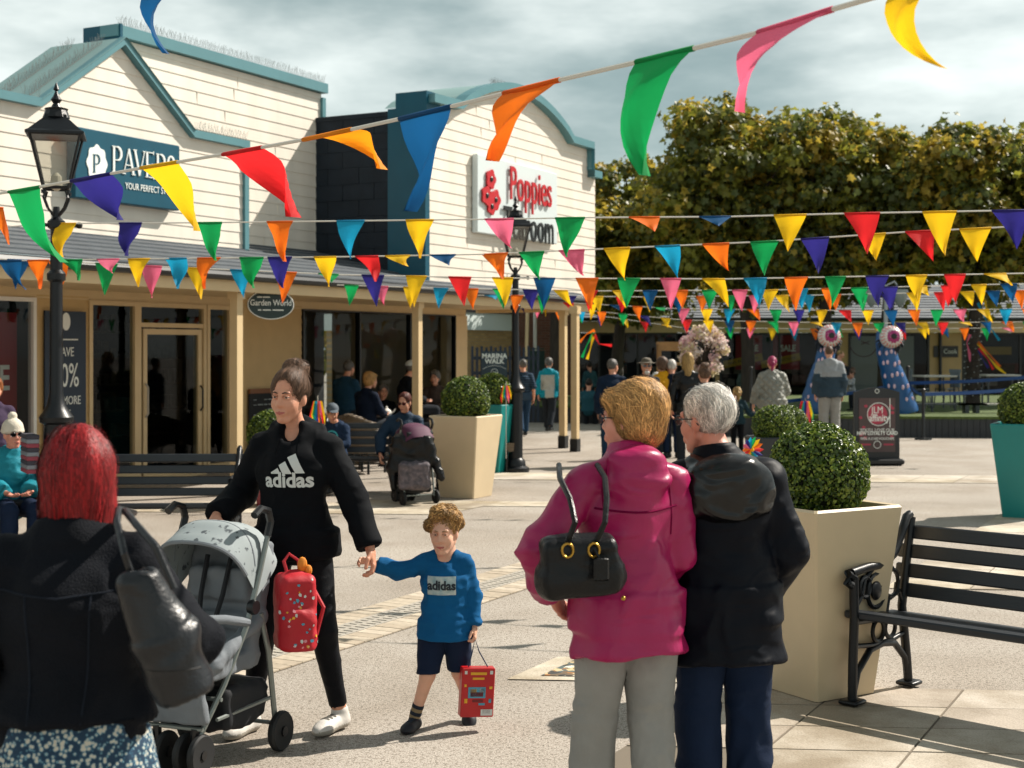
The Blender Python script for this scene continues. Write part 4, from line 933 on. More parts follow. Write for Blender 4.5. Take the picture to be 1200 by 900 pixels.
m.tube([(.075*math.cos(i*math.pi/8), -.033, -sh_*.58+.075*math.sin(i*math.pi/8)) for i in range(16)], .006, 4, close=True); m.box((-.04, -.036, -sh_*.58-.006), (.04, -.032, -sh_*.58+.006)); m.build('lettering', INKW, SG, False)
# things in the gap between: rust brick wall, green panel, poles
Dg = 40.; RB = thing('brick_wall', 'tall rust brown brick wall behind the green panel', 'wall', (X(640, Dg), Dg+1, 0), 0.); m = MB(); m.box((-1.9, 0, 0), (1.0, .3, 3.3)); m.box((-1.95, -.02, 3.3), (1.05, .35, 3.45)); m.build('wall', REDBRICK, RB, False)
GP = thing('garden_screen', 'dark green lattice screen topped by a clipped hedge', 'screen', (X(627, 38), 38, 0), 0.); m = MB(); gz = Z(411, 38)
for i in range(9): m.box((-.24+i*.06-.008, 0, .05), (-.24+i*.06+.008, .03, gz))
for i in range(16): m.box((-.25, .03, .1+i*.11), (.25, .045, .13+i*.11))
m.box((-.26, .05, .0), (.26, .09, gz)); m.build('lattice', mat('screen_green', '#0d3a2c', .5), GP, False)
for px, y0, y1, D, lab in ((627, 370, 409, 39., 'white pole rising behind the green lattice screen'), (615, 370, 412, 36.5, 'pale leaning timber pole behind the lamp post')):
    T = thing('flag_pole', lab, 'pole', (X(px, D), D, 0), 0.); m = MB(); m.tube([(0, 0, 0), (.0 if px > 620 else .10, 0, 4.)], .045, 8); m.build('pole', WHT if px > 620 else CREAMP, T)

# ---------------------------------------------------------------- far row of shops
DS = 43.; SR = thing('shop_row', 'long low row of dark glazed shops with a grey tiled roof', 'shops', (0, DS, 0), 0.)
xa, xb = X(655, DS), X(1330, DS); zf0, zf1 = Z(390, DS), Z(377, DS)
m = MB(); yr, zr = 5.5, Z(333, DS+5.5)
for i in range(14):
    a, b = i/14, (i+1)/14; z0, z1 = zf1+.08+(zr-zf1-.08)*a, zf1+.08+(zr-zf1-.08)*b; y0, y1 = -.7+(yr+.7)*a, -.7+(yr+.7)*b
    m.add([(xa-.3, y0, z0+.03), (xb, y0, z0+.03), (xb, y1, z1), (xa-.3, y1, z1), (xa-.3, y0, z0), (xb, y0, z0)], [(0, 1, 2, 3), (4, 5, 1, 0)])
m.build('roof', mat('grey_tiles', '#6b6f74', .8, var=.16, vscale=1.5, bump=.4, bscale=14), SR, False)
m = MB(); m.box((xa-.3, -.62, zf0), (xb, -.5, zf1)); m.box((xa-.3, -.5, zf0+.05), (xb, 0, zf0+.09)); m.build('fascia', CREAMP, SR, False)
m = MB(); m.tube([(xa-.3, -.72, zf1+.06), (xb, -.72, zf1+.06)], .06, 8); m.tube([(X(1101, DS), -.08, 0), (X(1101, DS), -.08, zf0)], .05, 8); m.build('gutter', GUTTER, SR)
m = MB()
for a, b in ((838, 843), (984, 994), (1089, 1127)): m = MB(); wpanel(m, X(a, DS), X(b, DS), 0, zf0, 0., .12); m.build('front_wall', CREAM, SR, False)
m = MB(); m.box((X(1127, DS), -.01, 0), (X(1131, DS), .2, zf0)); m.build('door_post', DARKFR, SR, False)
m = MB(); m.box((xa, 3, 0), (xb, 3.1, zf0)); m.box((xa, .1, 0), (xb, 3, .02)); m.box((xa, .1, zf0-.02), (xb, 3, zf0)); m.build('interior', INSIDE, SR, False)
m = MB(); rg = random.Random(5)
for i in range(70):
    x = xa+.4+(xb-xa-1)*rg.random(); z = rg.choice((.3, .8, 1.2)); m.m = rg.randrange(4); m.box((x, .5+rg.random()*2, 0 if z < .5 else z-.2), (x+.15+.3*rg.random(), 1.0+rg.random()*2, z+.2*rg.random()))
m.build('goods', [SHELF, mat('goods_blue', '#2f4b5c', .7), mat('goods_pale', '#8d8678', .7), mat('goods_red', '#5c2522', .7)], SR, False)
GREYBL = mat('window_vinyl', '#a4a9aa', .6)
for a, b, mul in ((657, 838, 4), (843, 984, 2), (994, 1089, 2), (1131, 1325, 3)):
    mm = [X(a+(b-a)*i/mul, DS) for i in range(1, mul)]; glazing(X(a, DS), X(b, DS), .25, zf0, DARKFR, .06, mm, 'window', (), 0., PANE, SR)
m = MB(); m.box((X(998, DS), .10, .3), (X(1072, DS), .12, zf0-.1)); o = m.build('window_blind', GREYBL, SR, False)
m = MB(); m.tube([(X(1013, DS)+.42*math.cos(i*math.pi/12), .09, 1.95+.42*math.sin(i*math.pi/12)) for i in range(24)], .012, 4, close=True); m.tube([(X(1010, DS), .09, 2.0), (X(1016, DS)+.1, .09, 1.9)], .012, 4); m.tube([(X(1010, DS), .09, 1.9), (X(1016, DS)+.1, .09, 2.0)], .012, 4); m.build('window_transfer', mat('transfer_red', '#6d2030', .6), SR, False)
for px, lab in ((878, 'red SALE poster in the far shop window nearest the flower display'), (922, 'red SALE poster in the far shop window next to the cream pier')):
    S = thing('sale_poster', lab, 'poster', (X(px, DS), DS+.06, Z(413, DS)), 0., 'SALE posters in the far shop windows'); m = MB(); m.box((-.40, 0, -.52), (.40, .02, .52)); m.build('sheet', MATS['sale_red'], S, False)
    m = MB(); put_text(m, 'SALE', .26, (.05, -.004, .12), .85, bold=.008); m.build('lettering', INKW, S, False)
    m = MB(); Mr = XF((-.18, -.03, -.25), 0, 0, R(-12)); m.box((-.6, -.004, -.11), (.6, 0, .11), Mr); m.m = 1; put_text(m, 'FINAL REDUCTIONS', .12, (0, -.008, 0), .85, M=Mr); m.build('banner', [mat('sale_yellow', '#b89018', .6), BLKL], S, False)
S = thing('shop_sign', 'small dark sign reading Cook on the cream boarded pier', 'sign', (X(1113, DS), DS-.03, Z(412, DS)), 0.); m = MB(); m.box((-.24, -.02, -.17), (.24, 0, .17)); m.box((-.5, -.02, -.17), (-.36, 0, .17)); m.build('board', DARKFR, S, False); m = MB(); put_text(m, 'Cook', .2, (0, -.024, 0), .9); m.build('lettering', INKW, S, False)
S = thing('shop_sign', 'mustard yellow fascia sign inside the far right shop', 'sign', (X(1177, DS), DS+.6, Z(411, DS)), 0.); m = MB(); m.box((-.42, -.02, -.12), (.42, 0, .12)); m.build('board', mat('mustard', '#a5841a', .6), S, False)

# ---------------------------------------------------------------- raised deck with artificial turf
DECK = thing('raised_deck', 'low charcoal boarded deck topped with artificial turf', 'deck', (0, 0, 0), 0.); zd = .42
outl = [gnd(614, 495), gnd(735, 497), gnd(800, 511), gnd(1290, 514), Vector((X(1310, 42), 42, 0)), Vector((X(655, 42), 42, 0)), Vector((X(620, 42), 42, 0))]
fr = outl[:4]; m = MB(); CHAR = mat('charcoal_board', '#2a2d31', .65, var=.15, vscale=8)
for a, b in zip(fr[:-1], fr[1:]):
    L_ = (b-a).length; u = (b-a)/L_; nn = Vector((u.y, -u.x, 0)); n = int(L_/.12)
    for i in range(n):
        p, q = a+u*(L_*i/n+.004), a+u*(L_*(i+1)/n-.004)
        vs = [p+nn*.02, q+nn*.02, q, p]; m.add([(v.x, v.y, 0) for v in vs]+[(v.x, v.y, zd-.05) for v in vs], [(0, 1, 5, 4), (4, 5, 6, 7), (1, 2, 6, 5), (3, 0, 4, 7)])
m.build('skirt', CHAR, DECK, False)
m = MB(); m.prism([(p.x, p.y) for p in outl], .0, zd-.06); m.build('core', CHAR, DECK, False)
m = MB(); m.prism([(p.x, p.y-.04) for p in fr]+[(p.x, p.y) for p in outl[4:]], zd-.05, zd)
TURF = mat('turf', '#4a5a26', .9, var=.35, vscale=14, bump=.8, bscale=160)
m.build('turf', TURF, DECK, False)

# ---------------------------------------------------------------- trees
BARK = mat('bark', '#3a322b', .9, var=.3, vscale=10, bump=.8, bscale=22, stretch=(1, 1, .3))
LEAF = [mat('leaf_a', '#6a6c2b', .45, trans=.5, var=.2, vscale=.8), mat('leaf_b', '#8a8a34', .45, trans=.55, var=.2, vscale=.8), mat('leaf_c', '#565f2e', .45, trans=.48, var=.2, vscale=.8), mat('leaf_d', '#b09a3c', .45, trans=.55, var=.2, vscale=.8)]
LOUT = [(0, -.5), (.18, -.28), (.5, -.3), (.36, -.05), (.52, .2), (.22, .2), (0, .55), (-.22, .2), (-.52, .2), (-.36, -.05), (-.5, -.3), (-.18, -.28)]
def leafmass(clumps, per, size, seed, out=LOUT):
    rg = np.random.default_rng(seed); V = []; Fc = []; MI = []; k = len(out); o2 = np.array(out)
    for (c, r, w) in clumps:
        n = int(per*w)
        d = rg.normal(size=(n, 3)); d /= np.linalg.norm(d, axis=1)[:, None]; p = c+d*r*(rg.random((n, 1))**.45)*np.array((1, 1, .8))
        nr = d+rg.normal(0, .55, (n, 3))+np.array((0, 0, .5)); nr /= np.linalg.norm(nr, axis=1)[:, None]
        t = np.cross(nr, rg.normal(size=(n, 3))); t /= np.linalg.norm(t, axis=1)[:, None]; b = np.cross(nr, t)
        s = size*(.6+.8*rg.random((n, 1, 1))); bend = (np.abs(o2[:, 0])*.5)[None, :, None]
        v = p[:, None]+(t[:, None]*o2[None, :, 0:1]+b[:, None]*o2[None, :, 1:2]-nr[:, None]*bend)*s
        base = len(V)*k if False else 0; V.append(v.reshape(-1, 3)); cl = rg.integers(0, 4); MI.append(np.where(rg.random(n) < .6, cl, rg.integers(0, 4, n)))
    V = np.concatenate(V); MI = np.concatenate(MI); n = len(MI); Fc = np.arange(n*k).reshape(n, k); return V, Fc, MI
def tree(label, px, D, ztop, zbot, rad, seed, trunk_px=None, per=84, ncl=185, base=zd, lean=0.):
    T = thing('tree', label, 'tree', (X(px, D), D, base), 0., 'trees along the raised deck'); rg = np.random.default_rng(seed); H = ztop-base; zb = zbot-base
    tx = X(trunk_px or px, D)-X(px, D); m = MB()
    hc = zb+(H-zb)*.4; path = [(tx, 0, 0), (tx*.98, .02, zb*.6), (tx*.8, .03, zb+.3), (tx*.4, 0, hc), (0, 0, H*.8)]
    m.tube(path, [.19, .165, .15, .11, .03], 10); cl = []
    cz = (zb+H)/2; rz = (H-zb)/2
    for i in range(ncl):
        d = rg.normal(size=3); d /= np.linalg.norm(d); q = rg.random()**.4
        low = 1.-.25*max(0, -d[2])
        c = np.array((d[0]*(rad*low-.35)*q, d[1]*(rad*low-.35)*q, cz+d[2]*(rz-.3)*q)); c = c+.35*np.array((math.sin(c[2]*2+seed), math.cos(c[0]*2), 0))
        cl.append((c, .42+.50*rg.random()**1.5, .6+1.0*rg.random()))
        if i % 4 == 0:
            s_ = Vector(path[2]).lerp(Vector(path[4]), min(.95, max(0, (c[2]-zb)/(H-zb)*.7))); e = Vector(c); m.tube([s_, s_.lerp(e, .5)+Vector((0, 0, .15)), e], [.055, .035, .01], 5)
    m.build('trunk', BARK, T)
    V, Fc, MI = leafmass(cl, per, .19, seed); link('crown', np_mesh('crown', V, Fc, LEAF, False, MI), T); return T
TR = [('broad maple with the lowest crown, beside the tearoom gable', 745, 40., Z(178, 40.), Z(388, 40.), 3.2, 1, 723), ('tallest broad maple rising over the flower display', 862, 36, Z(104, 36), Z(372, 36.), 2.9, 2, 877), ('broad maple standing behind the man in the grey jacket', 965, 36, Z(112, 36), Z(368, 36), 2.7, 3, 968),
      ('broad maple above the striped inflatable tentacle with double lamp', 1065, 36.5, Z(124, 36), Z(366, 36), 2.8, 4, 1036), ('maple with ribbons and lights wound round its trunk', 1160, 35, Z(138, 35), Z(366, 35), 2.8, 5, 1140), ('maple at the far right edge of the trees', 1265, 36, Z(128, 36), Z(356, 36), 2.9, 6, 1290)]
for lab, px, D, zt_, zb_, rad, sd, tp in TR: tree(lab, px, D, zt_, zb_, rad, sd, tp)
T = thing('tree', 'slim tree trunk between the lattice screen and the canopy posts', 'tree', (X(648, 37), 37, 0), 0., 'trees along the raised deck'); m = MB(); m.tube([(0, 0, 0), (.05, 0, 2.6), (.2, 0, 4.5)], [.13, .12, .06], 9); m.build('trunk', BARK, T)
V, Fc, MI = leafmass([(np.array((.2+.9*math.sin(i*2.4), .9*math.cos(i*1.7), 3.6+.9*math.sin(i*3.1))), .55, 1.) for i in range(16)], 60, .2, 9); link('crown', np_mesh('crown', V, Fc, LEAF, False, MI), T)
# backdrop of more distant trees so that gaps show foliage, not field
BD = thing('tree_belt', 'distant belt of dull green trees beyond the shops', 'trees', (0, 75, 0), 0.); cl = []; rg = np.random.default_rng(4)
for i in range(260): cl.append((np.array((rg.uniform(-22, 60), rg.uniform(-2, 2), rg.uniform(.5, 5.2))), 1.1, 1.))
V, Fc, MI = leafmass(cl, 40, .5, 10, [(0, -.5), (.5, 0), (0, .5), (-.5, 0)]); o = link('foliage', np_mesh('foliage', V, Fc, LEAF, False, MI), BD); BD['kind'] = 'stuff'
# fairy lights on the ribbon tree, and ribbons
xt, Dt = X(1140, 35), 35.
FL = thing('fairy_lights', 'string of tiny lights wound round the ribboned maple trunk', 'fairy lights', (xt, Dt, zd), 0.); m = MB(); pts = []
for i in range(160): a = i*.55; pts.append((.19*math.cos(a), .19*math.sin(a), .1+i*.0125))
m.tube(pts, .006, 3); m.m = 1
for p in pts[::2]: m.ball((p[0]*1.06, p[1]*1.06, p[2]), .013, 5, 4)
m.build('wire', [BLACK, mat('bulb_clear', '#cfd4d4', .2)], FL)
FC = {'red': '#e0282c', 'orange': '#f2761a', 'amber': '#f0981a', 'yellow': '#f2c41c', 'green': '#12a055', 'cyan': '#1899c4', 'blue': '#0f5488', 'purple': '#2f2a80', 'pink': '#ec6f90'}
FM = {k: mat('flag_'+k, v, .75, trans=.48, bump=.1, bscale=200) for k, v in FC.items()}
def ribbon(name, lab, pts_px, D, colour, w=.07, group=None):
    P = [at(x, y, D) for x, y in pts_px]; o = thing(name, lab, 'ribbon', P[0], 0., group); m = MB(); Q = [p-P[0] for p in P]; S_ = []
    for i in range(len(Q)-1):
        for k in range(4): S_.append(Q[i].lerp(Q[i+1], k/4))
    S_.append(Q[-1]); vs = []
    for i, p in enumerate(S_):
        t = (S_[min(i+1, len(S_)-1)]-S_[max(0, i-1)]).normalized(); n = Vector((t.z, 0, -t.x)); tw = .5+.5*math.cos(i*.7)*.6; vs += [p-n*w*tw*.5+Vector((0, .02*math.sin(i*.7), 0)), p+n*w*tw*.5]
    m.add(vs, [(2*i, 2*i+1, 2*i+3, 2*i+2) for i in range(len(S_)-1)]); m.build('tail', FM[colour], o, True, 180); return o
RB_ = [('long yellow ribbon streaming from the maple trunk', [(1146, 402), (1158, 418), (1168, 430), (1179, 438)], 'yellow'), ('orange ribbon above the yellow one on the maple trunk', [(1146, 401), (1160, 416), (1172, 430)], 'orange'), ('red ribbon streaming from the maple trunk', [(1147, 408), (1157, 420), (1164, 433)], 'red'), ('purple ribbon drooping from the maple trunk', [(1147, 410), (1152, 422), (1158, 431)], 'purple'), ('pink ribbon hanging left of the maple trunk', [(1137, 392), (1133, 402), (1136, 414), (1137, 424)], 'pink'), ('cyan ribbon trailing up across the maple trunk', [(1146, 355), (1158, 380), (1171, 399)], 'cyan'), ('yellow ribbon rising from the maple trunk', [(1154, 350), (1158, 372), (1160, 382)], 'yellow')]
for lab, pts, c in RB_: ribbon('ribbon', lab, pts, 34.6, c, .09, 'ribbons on the maple trunk')
for lab, pts, c in (('orange ribbon swinging left from the canopy post', [(697, 387), (688, 391), (679, 401)], 'orange'), ('green ribbon hanging under the canopy post', [(696, 390), (688, 404), (682, 419)], 'green'), ('yellow ribbon hanging beside the green one', [(696, 391), (692, 408), (688, 421)], 'yellow'), ('red ribbon swooping right from the canopy post', [(696, 391), (702, 403), (717, 405)], 'red')): ribbon('ribbon', lab, pts, 26., c, .08, 'ribbons at the canopy post')
# double globe lamp beyond the tentacle
Dl = 33.; S = thing('street_lamp', 'white twin lantern lamp post rising behind the tentacle eye', 'street lamp', (X(1038, Dl), Dl, zd), 0.); zt_ = Z(345, Dl)-zd
m = MB(); m.tube([(0, 0, 0), (0, 0, zt_)], .05, 8); m.tube([(-.33, 0, zt_+.12), (-.2, 0, zt_+.3), (0, 0, zt_+.2), (.2, 0, zt_+.3), (.33, 0, zt_+.12)], .025, 6); m.build('pole', mat('pale_pole', '#a9aeb0', .5), S)
for s in (-1, 1):
    m = MB(); m.lathe([(.02, -.42), (.10, -.33), (.20, -.12), (.19, 0)], 12, XF((s*.33, 0, zt_+.12))); sh0 = m.build('lamp_shade', mat('lamp_globe', '#a7b0b0', .15, trans=.3), S); m = MB(); m.lathe([(.21, 0), (.14, .07), (.03, .11)], 12, XF((s*.33, 0, zt_+.12))); m.build('cap', DARKFR, sh0)

# inflatable tentacles with eyeballs
TENT = mat('tentacle_blue', '#0d4d84', .35, var=.1, vscale=2, bump=.06, bscale=12); SUCK = mat('sucker_pink', '#d9b8c8', .4); EYEB = mat('eyeball', '#d9d2d0', .3); EYER = mat('eye_magenta', '#9a2266', .35)
def tentacle(lab, base_px, base_y, D, pts, rads, eye, er, furpx):
    o = thing('inflatable_tentacle', lab, 'inflatable', (X(base_px, D), D, zd), 0., 'inflatable eyeball tentacles'); O = Vector((X(base_px, D), D, zd))
    P = [at(x, y, D)-O for x, y in pts]; P[0].z = 0
    m = MB(); S_ = []; rr = []
    n = len(P)-1
    for i in range(n):
        for k in range(6):
            a = k/6; S_.append(P[i].lerp(P[i+1], a)); r0 = rads[i]+(rads[i+1]-rads[i])*a; rr.append(r0*(1-.07*(k == 0)))
    S_.append(P[-1]); rr.append(rads[-1]); m.tube(S_, rr, 18); b = m.build('body', TENT, o, True, 60)
    m = MB(); rg = random.Random(base_px)
    for i in range(4, len(S_)-6, 3):
        for a in (-.9, -.35, .25, .8):
            aa = a+rg.uniform(-.15, .15); c = S_[i]+Vector((math.sin(aa)*rr[i], -math.cos(aa)*rr[i], rg.uniform(-.03, .03))); m.ball(c, (.03, .02, .05), 8, 6)
    m.build('suckers', SUCK, o)
    c = at(*eye, D)-O+Vector((0, -.22, 0)); m = MB(); m.ball(c, er, 20, 14); e = m.build('eyeball', EYEB, o)
    ln = Vector((-.0, -1, .05)).normalized(); m = MB(); Me = Matrix.Translation(c) @ ln.to_track_quat('Z', 'Y').to_matrix().to_4x4()
    m.lathe([(er*.62, er*.775), (er*.45, er*.90), (er*.2, er*.985), (0.001, er*1.0)], 20, Me); m.m = 1; m.lathe([(er*.26, er*.975), (er*.15, er*1.01), (.001, er*1.03)], 16, Me); m.m = 2
    for i in range(20):
        a = i*math.pi/10; m.tube([Me @ Vector((er*q*math.cos(a+.06*w), er*q*math.sin(a+.06*w), er*math.sqrt(max(0, 1-q*q))*1.005)) for q, w in ((.98, 0), (.9, 1), (.8, -1), (.74, 0))], .008, 4)
    m.build('iris', [EYER, BLACK, MATS['flag_red']], e)
    m = MB()
    for i in range(38):
        a = math.pi*(1.08+.84*rg.random())+(0 if i % 3 else rg.uniform(-1.6, 1.6)); q = c+Vector((math.cos(a)*er*.95, .05+.12*rg.random(), math.sin(a)*er*.95)); m.tube([q, q+Vector((math.cos(a)*.06, 0, math.sin(a)*.10)), q+Vector((math.cos(a)*.09, -.02, math.sin(a)*.17-.02))], [.022, .016, .003], 5)
    m.build('lashes', mat('lash_navy', '#0a1626', .7), o)
tentacle('blue inflatable tentacle leaning left, its eyeball above the grey jacket', 955, 482, 29.6, [(957, 485), (960, 455), (966, 425), (970, 402), (970, 388)], [.40, .30, .21, .17, .13], (969, 394), .235, 0)
tentacle('blue inflatable tentacle standing behind the black advertising board', 1052, 482, 29.6, [(1058, 485), (1052, 458), (1043, 430), (1037, 405), (1035, 388)], [.34, .27, .22, .20, .14], (1041, 395), .235, 0)
# queue barrier with blue tape, round the deck
BLUET = mat('tape_blue', '#0d3f78', .5); pp = [(880, 470, 28.9), (1000, 470, 28.9), (1065, 455, 30.2), (1082, 459, 28.6), (1260, 455, 29.5)]
Q = thing('queue_barrier', 'blue tape queue barrier on black posts along the deck edge', 'barrier', (X(1082, 28.), 28., 0), 0.); O = Vector((X(1082, 28.), 28., 0))
def stanchion(x, y, zt, b=0.):
    m = MB(); m.lathe([(.17, b), (.16, b+.03), (.04, b+.05), (.032, b+.08), (.032, zt), (.045, zt), (.045, zt+.06), (.02, zt+.08)], 12, XF((x, y, 0))); return m
for px, D, b in ((1082, 27.6, 0), (1064, 30.5, zd), (880, 29.4, zd), (1262, 29., zd)): p = Vector((X(px, D), D, 0))-O; stanchion(p.x, p.y, Z(460, D) if b == 0 else b+.9, b).build('post', BLACK, Q)
for (a, Da, ya), (b, Db, yb) in ((((1082, 27.6, 460)), (1262, 29., 446)), ((1064, 30.5, 447), (880, 29.4, 472)), ((1082, 27.6, 461), (1064, 30.5, 447)), ((1064, 30.5, 447), (1262, 29., 434))):
    p, q = at(a, ya, Da)-O, at(b, yb, Db)-O; m = MB(); n = 8
    for i in range(n):
        r0, r1 = p.lerp(q, i/n), p.lerp(q, (i+1)/n); s0, s1 = -.05*math.sin(math.pi*i/n), -.05*math.sin(math.pi*(i+1)/n)
        m.add([(r0.x, r0.y, r0.z+s0), (r1.x, r1.y, r1.z+s1), (r1.x, r1.y, r1.z+s1-.07), (r0.x, r0.y, r0.z+s0-.07)], [(0, 1, 2, 3)])
    m.build('tape', BLUET, Q, False)
# picnic tables and chairs on the deck
TT = mat('table_top', '#b9b5ab', .5); LEGG = mat('table_leg', '#3a3f44', .5)
TBL = thing('cafe_table', 'pale square café table just right of the tentacle', 'table', (X(1095, 32.5), 32.5, zd), .1, 'tables on the deck'); m = MB(); m.rbox((-.4, -.35, .70), (.4, .35, .74), .008); m.build('table_top', TT, TBL, False)
for a in (-1, 1):
    for b in (-1, 1): m = MB(); m.tube([(a*.34, b*.3, 0), (a*.34, b*.3, .70)], .022, 6); m.build('leg', LEGG, TBL)
copy_tree(TBL, (X(1172, 33.5), 33.5, zd), -.1, 'pale square café table right of the ribboned maple trunk'); copy_tree(TBL, (X(1106, 30.6), 30.6, zd-.33), 0., 'low pale table slab in front of the grey chairs') 
CH = thing('cafe_chair', 'grey café chair right of the pale table on the deck', 'chair', (X(1110, 32.3), 32.3, zd), -1.3, 'grey café chairs on the deck'); CM = mat('chair_grey', '#5e6a70', .45)
m = MB(); m.grid(lambda a, b: ((a-.5)*.42, -.2+b*.4, .45-.02*math.sin(b*3)), 4, 4); m.grid(lambda a, b: ((a-.5)*.42, -.2+b*.4, .425-.02*math.sin(b*3)), 4, 4); m.build('seat', CM, CH)
m = MB(); [m.rbox((x-.03, .19, .46), (x+.03, .22, .86), .005) for x in (-.16, -.08, 0, .08, .16)]; m.rbox((-.21, .18, .80), (.21, .225, .88), .006); m.build('backrest', CM, CH, False)
for a in (-1, 1):
    for b in (-1, 1): m = MB(); m.tube([(a*.2, b*.22, 0), (a*.18, b*.18, .45)], .014, 6); m.build('leg', LEGG, CH)
copy_tree(CH, (X(1078, 32.), 32., zd), 1.4, 'grey café chair left of the pale table on the deck'); 
for i, px in enumerate((1110, 1165)):
    S = thing('bench_seat', ('low slatted bench seat behind the queue post', 'low slatted bench seat right of the maple trunk')[i], 'bench', (X(px, 29.8), 29.8, zd), 0., 'low benches on the deck'); m = MB(); [m.box((-.8, y, .17), (.8, y+.07, .20)) for y in (-.14, -.05, .04)]; m.build('seat', TT if i else LEGG, S, False); [MB().box((x-.04, -.12, 0), (x+.04, .1, .17)).build('leg', LEGG, S, False) for x in (-.6, .6)]
# flower tree display and its wooden stand
FDD = 30.; FT = thing('flower_display', 'arched spray of pale pink blossom by the far shops', 'flowers', (X(825, FDD), FDD, 0), 0.); m = MB(); m.tube([(0, 0, 0), (.05, 0, .9), (.0, 0, 1.6)], [.06, .05, .03], 7); rg = np.random.default_rng(6); cl = []
for i in range(54):
    d = rg.normal(size=3); d /= np.linalg.norm(d); e = Vector((d[0]*.42, d[1]*.3, 1.72+d[2]*.50)); m.tube([(0, 0, 1.2), e*.5+Vector((0, 0, .75)), e], [.012, .008, .004], 4); cl.append((np.array(e), .15, 1.5))
m.build('stem', BARK, FT)
V, Fc, MI = leafmass(cl, 42, .055, 3, [(0, -.5), (.45, -.1), (.3, .45), (-.3, .45), (-.45, -.1)]); link('blossom', np_mesh('blossom', V, Fc, [mat('petal_white', '#e6d6cf', .6, trans=.3), mat('petal_pink', '#e2bcc2', .6, trans=.3), mat('petal_cream', '#e0d0a8', .6, trans=.3), MATS['petal_white']], False, MI), FT)
WS = thing('wooden_stand', 'open pale timber market stand beside the blossom display', 'stand', (X(792, 32), 32, 0), 0.); WD = mat('pine', '#a77b4c', .6, var=.2, vscale=6)
m = MB(); [m.box((x-.03, y-.03, 0), (x+.03, y+.03, 1.9)) for x in (-.38, .38) for y in (-.2, .2)]; m.build('frame', WD, WS, False)
m = MB(); [m.box((-.42, -.23, z), (.42, .23, z+.06)) for z in (.5, .95, 1.4, 1.86)]; m.box((-.42, -.24, 1.72), (.42, -.21, 1.92)); m.build('shelf', WD, WS, False)
# ================================================================= street furniture and bunting
IRON = mat('cast_iron', '#0a0e13', .38, spec=.35, var=.1, vscale=6, bump=.1, bscale=60)
LGLASS = glass_mat('lantern_glass', (.80, .80, .76), .12, .08)
def make_lamp(label, loc, rz):
    T = thing('street_lamp', label, 'street lamp', loc, rz, 'black lantern lamp posts')
    m = MB(); m.lathe([(.20, 0), (.20, .06), (.15, .09), (.14, .16), (.105, .20), (.10, 1.14), (.135, 1.16), (.14, 1.20), (.11, 1.24), (.075, 1.30), (.055, 1.40), (.05, 2.55), (.075, 2.57), (.075, 2.62), (.05, 2.65), (.045, 2.98), (.07, 3.0), (.07, 3.05), (.035, 3.08), (.03, 3.17)], 16); m.build('pole', IRON, T)
    m = MB(); m.tube([(-.17, 0, 3.02), (.17, 0, 3.02)], .015, 6); [m.ball((s*.18, 0, 3.02), .028, 8, 6) for s in (-1, 1)]; m.build('ladder_bar', IRON, T)
    m = MB()
    for i in range(4):
        a = R(45)+i*math.pi/2; c, s = math.cos(a), math.sin(a); m.tube([(.03*c, .03*s, 3.1), (.11*c, .11*s, 3.16), (.16*c, .16*s, 3.24), (.13*c, .13*s, 3.30)], .012, 5)
        b, t = (.165*c, .165*s, 3.32), (.33*c, .33*s, 3.75); m.tube([b, t], .014, 5); m.tube([(.165*c, .165*s, 3.30), (.165*c, .165*s, 3.27)], .018, 6)
        a2 = a+math.pi/2; m.tube([b, (.165*math.cos(a2), .165*math.sin(a2), 3.32)], .014, 5); m.tube([t, (.33*math.cos(a2), .33*math.sin(a2), 3.75)], .016, 5)
    m.build('lantern_frame', IRON, T)
    m = MB()
    for i in range(4):
        a, a2 = R(45)+i*math.pi/2, R(45)+(i+1)*math.pi/2; m.add([(.162*math.cos(a), .162*math.sin(a), 3.325), (.162*math.cos(a2), .162*math.sin(a2), 3.325), (.325*math.cos(a2), .325*math.sin(a2), 3.745), (.325*math.cos(a), .325*math.sin(a), 3.745)], [(0, 1, 2, 3)])
    m.build('lantern_glass', LGLASS, T, False)
    m = MB(); m.lathe([(.02, 3.30), (.06, 3.33), (.05, 3.42), (.015, 3.45)], 10); m.build('burner', mat('burner_white', '#c9c4b4', .4), T)
    m = MB(); m.lathe([(.385, 3.745), (.385, 3.765), (.345, 3.78), (.15, 3.895), (.14, 3.92)], 4, None, True, R(45)); m.lathe([(.13, 3.90), (.105, 3.96), (.115, 3.975), (.05, 3.99), (.03, 4.02), (.055, 4.05), (.03, 4.08), (.012, 4.12), (.03, 4.135), (.005, 4.19)], 12); m.build('lantern_roof', IRON, T, False)
    for o in [c for c in bpy.data.objects if c.parent is T]:      # shorter column, slimmer lantern
        for v in o.data.vertices:
            if v.co.z > 1.5:
                k = min(1, (v.co.z-1.5)/1.0); v.co.z -= .24*k
            if v.co.z > 2.88: v.co.x *= .84; v.co.y *= .84
    return T
Dn = 11.7; make_lamp('black Victorian lantern lamp post in front of the teal shop sign', (X(66, Dn), Dn, 0), R(14))
p = gnd(604, 553); make_lamp('black Victorian lantern lamp post before the white Poppies sign', (p.x, p.y, 0), R(4))

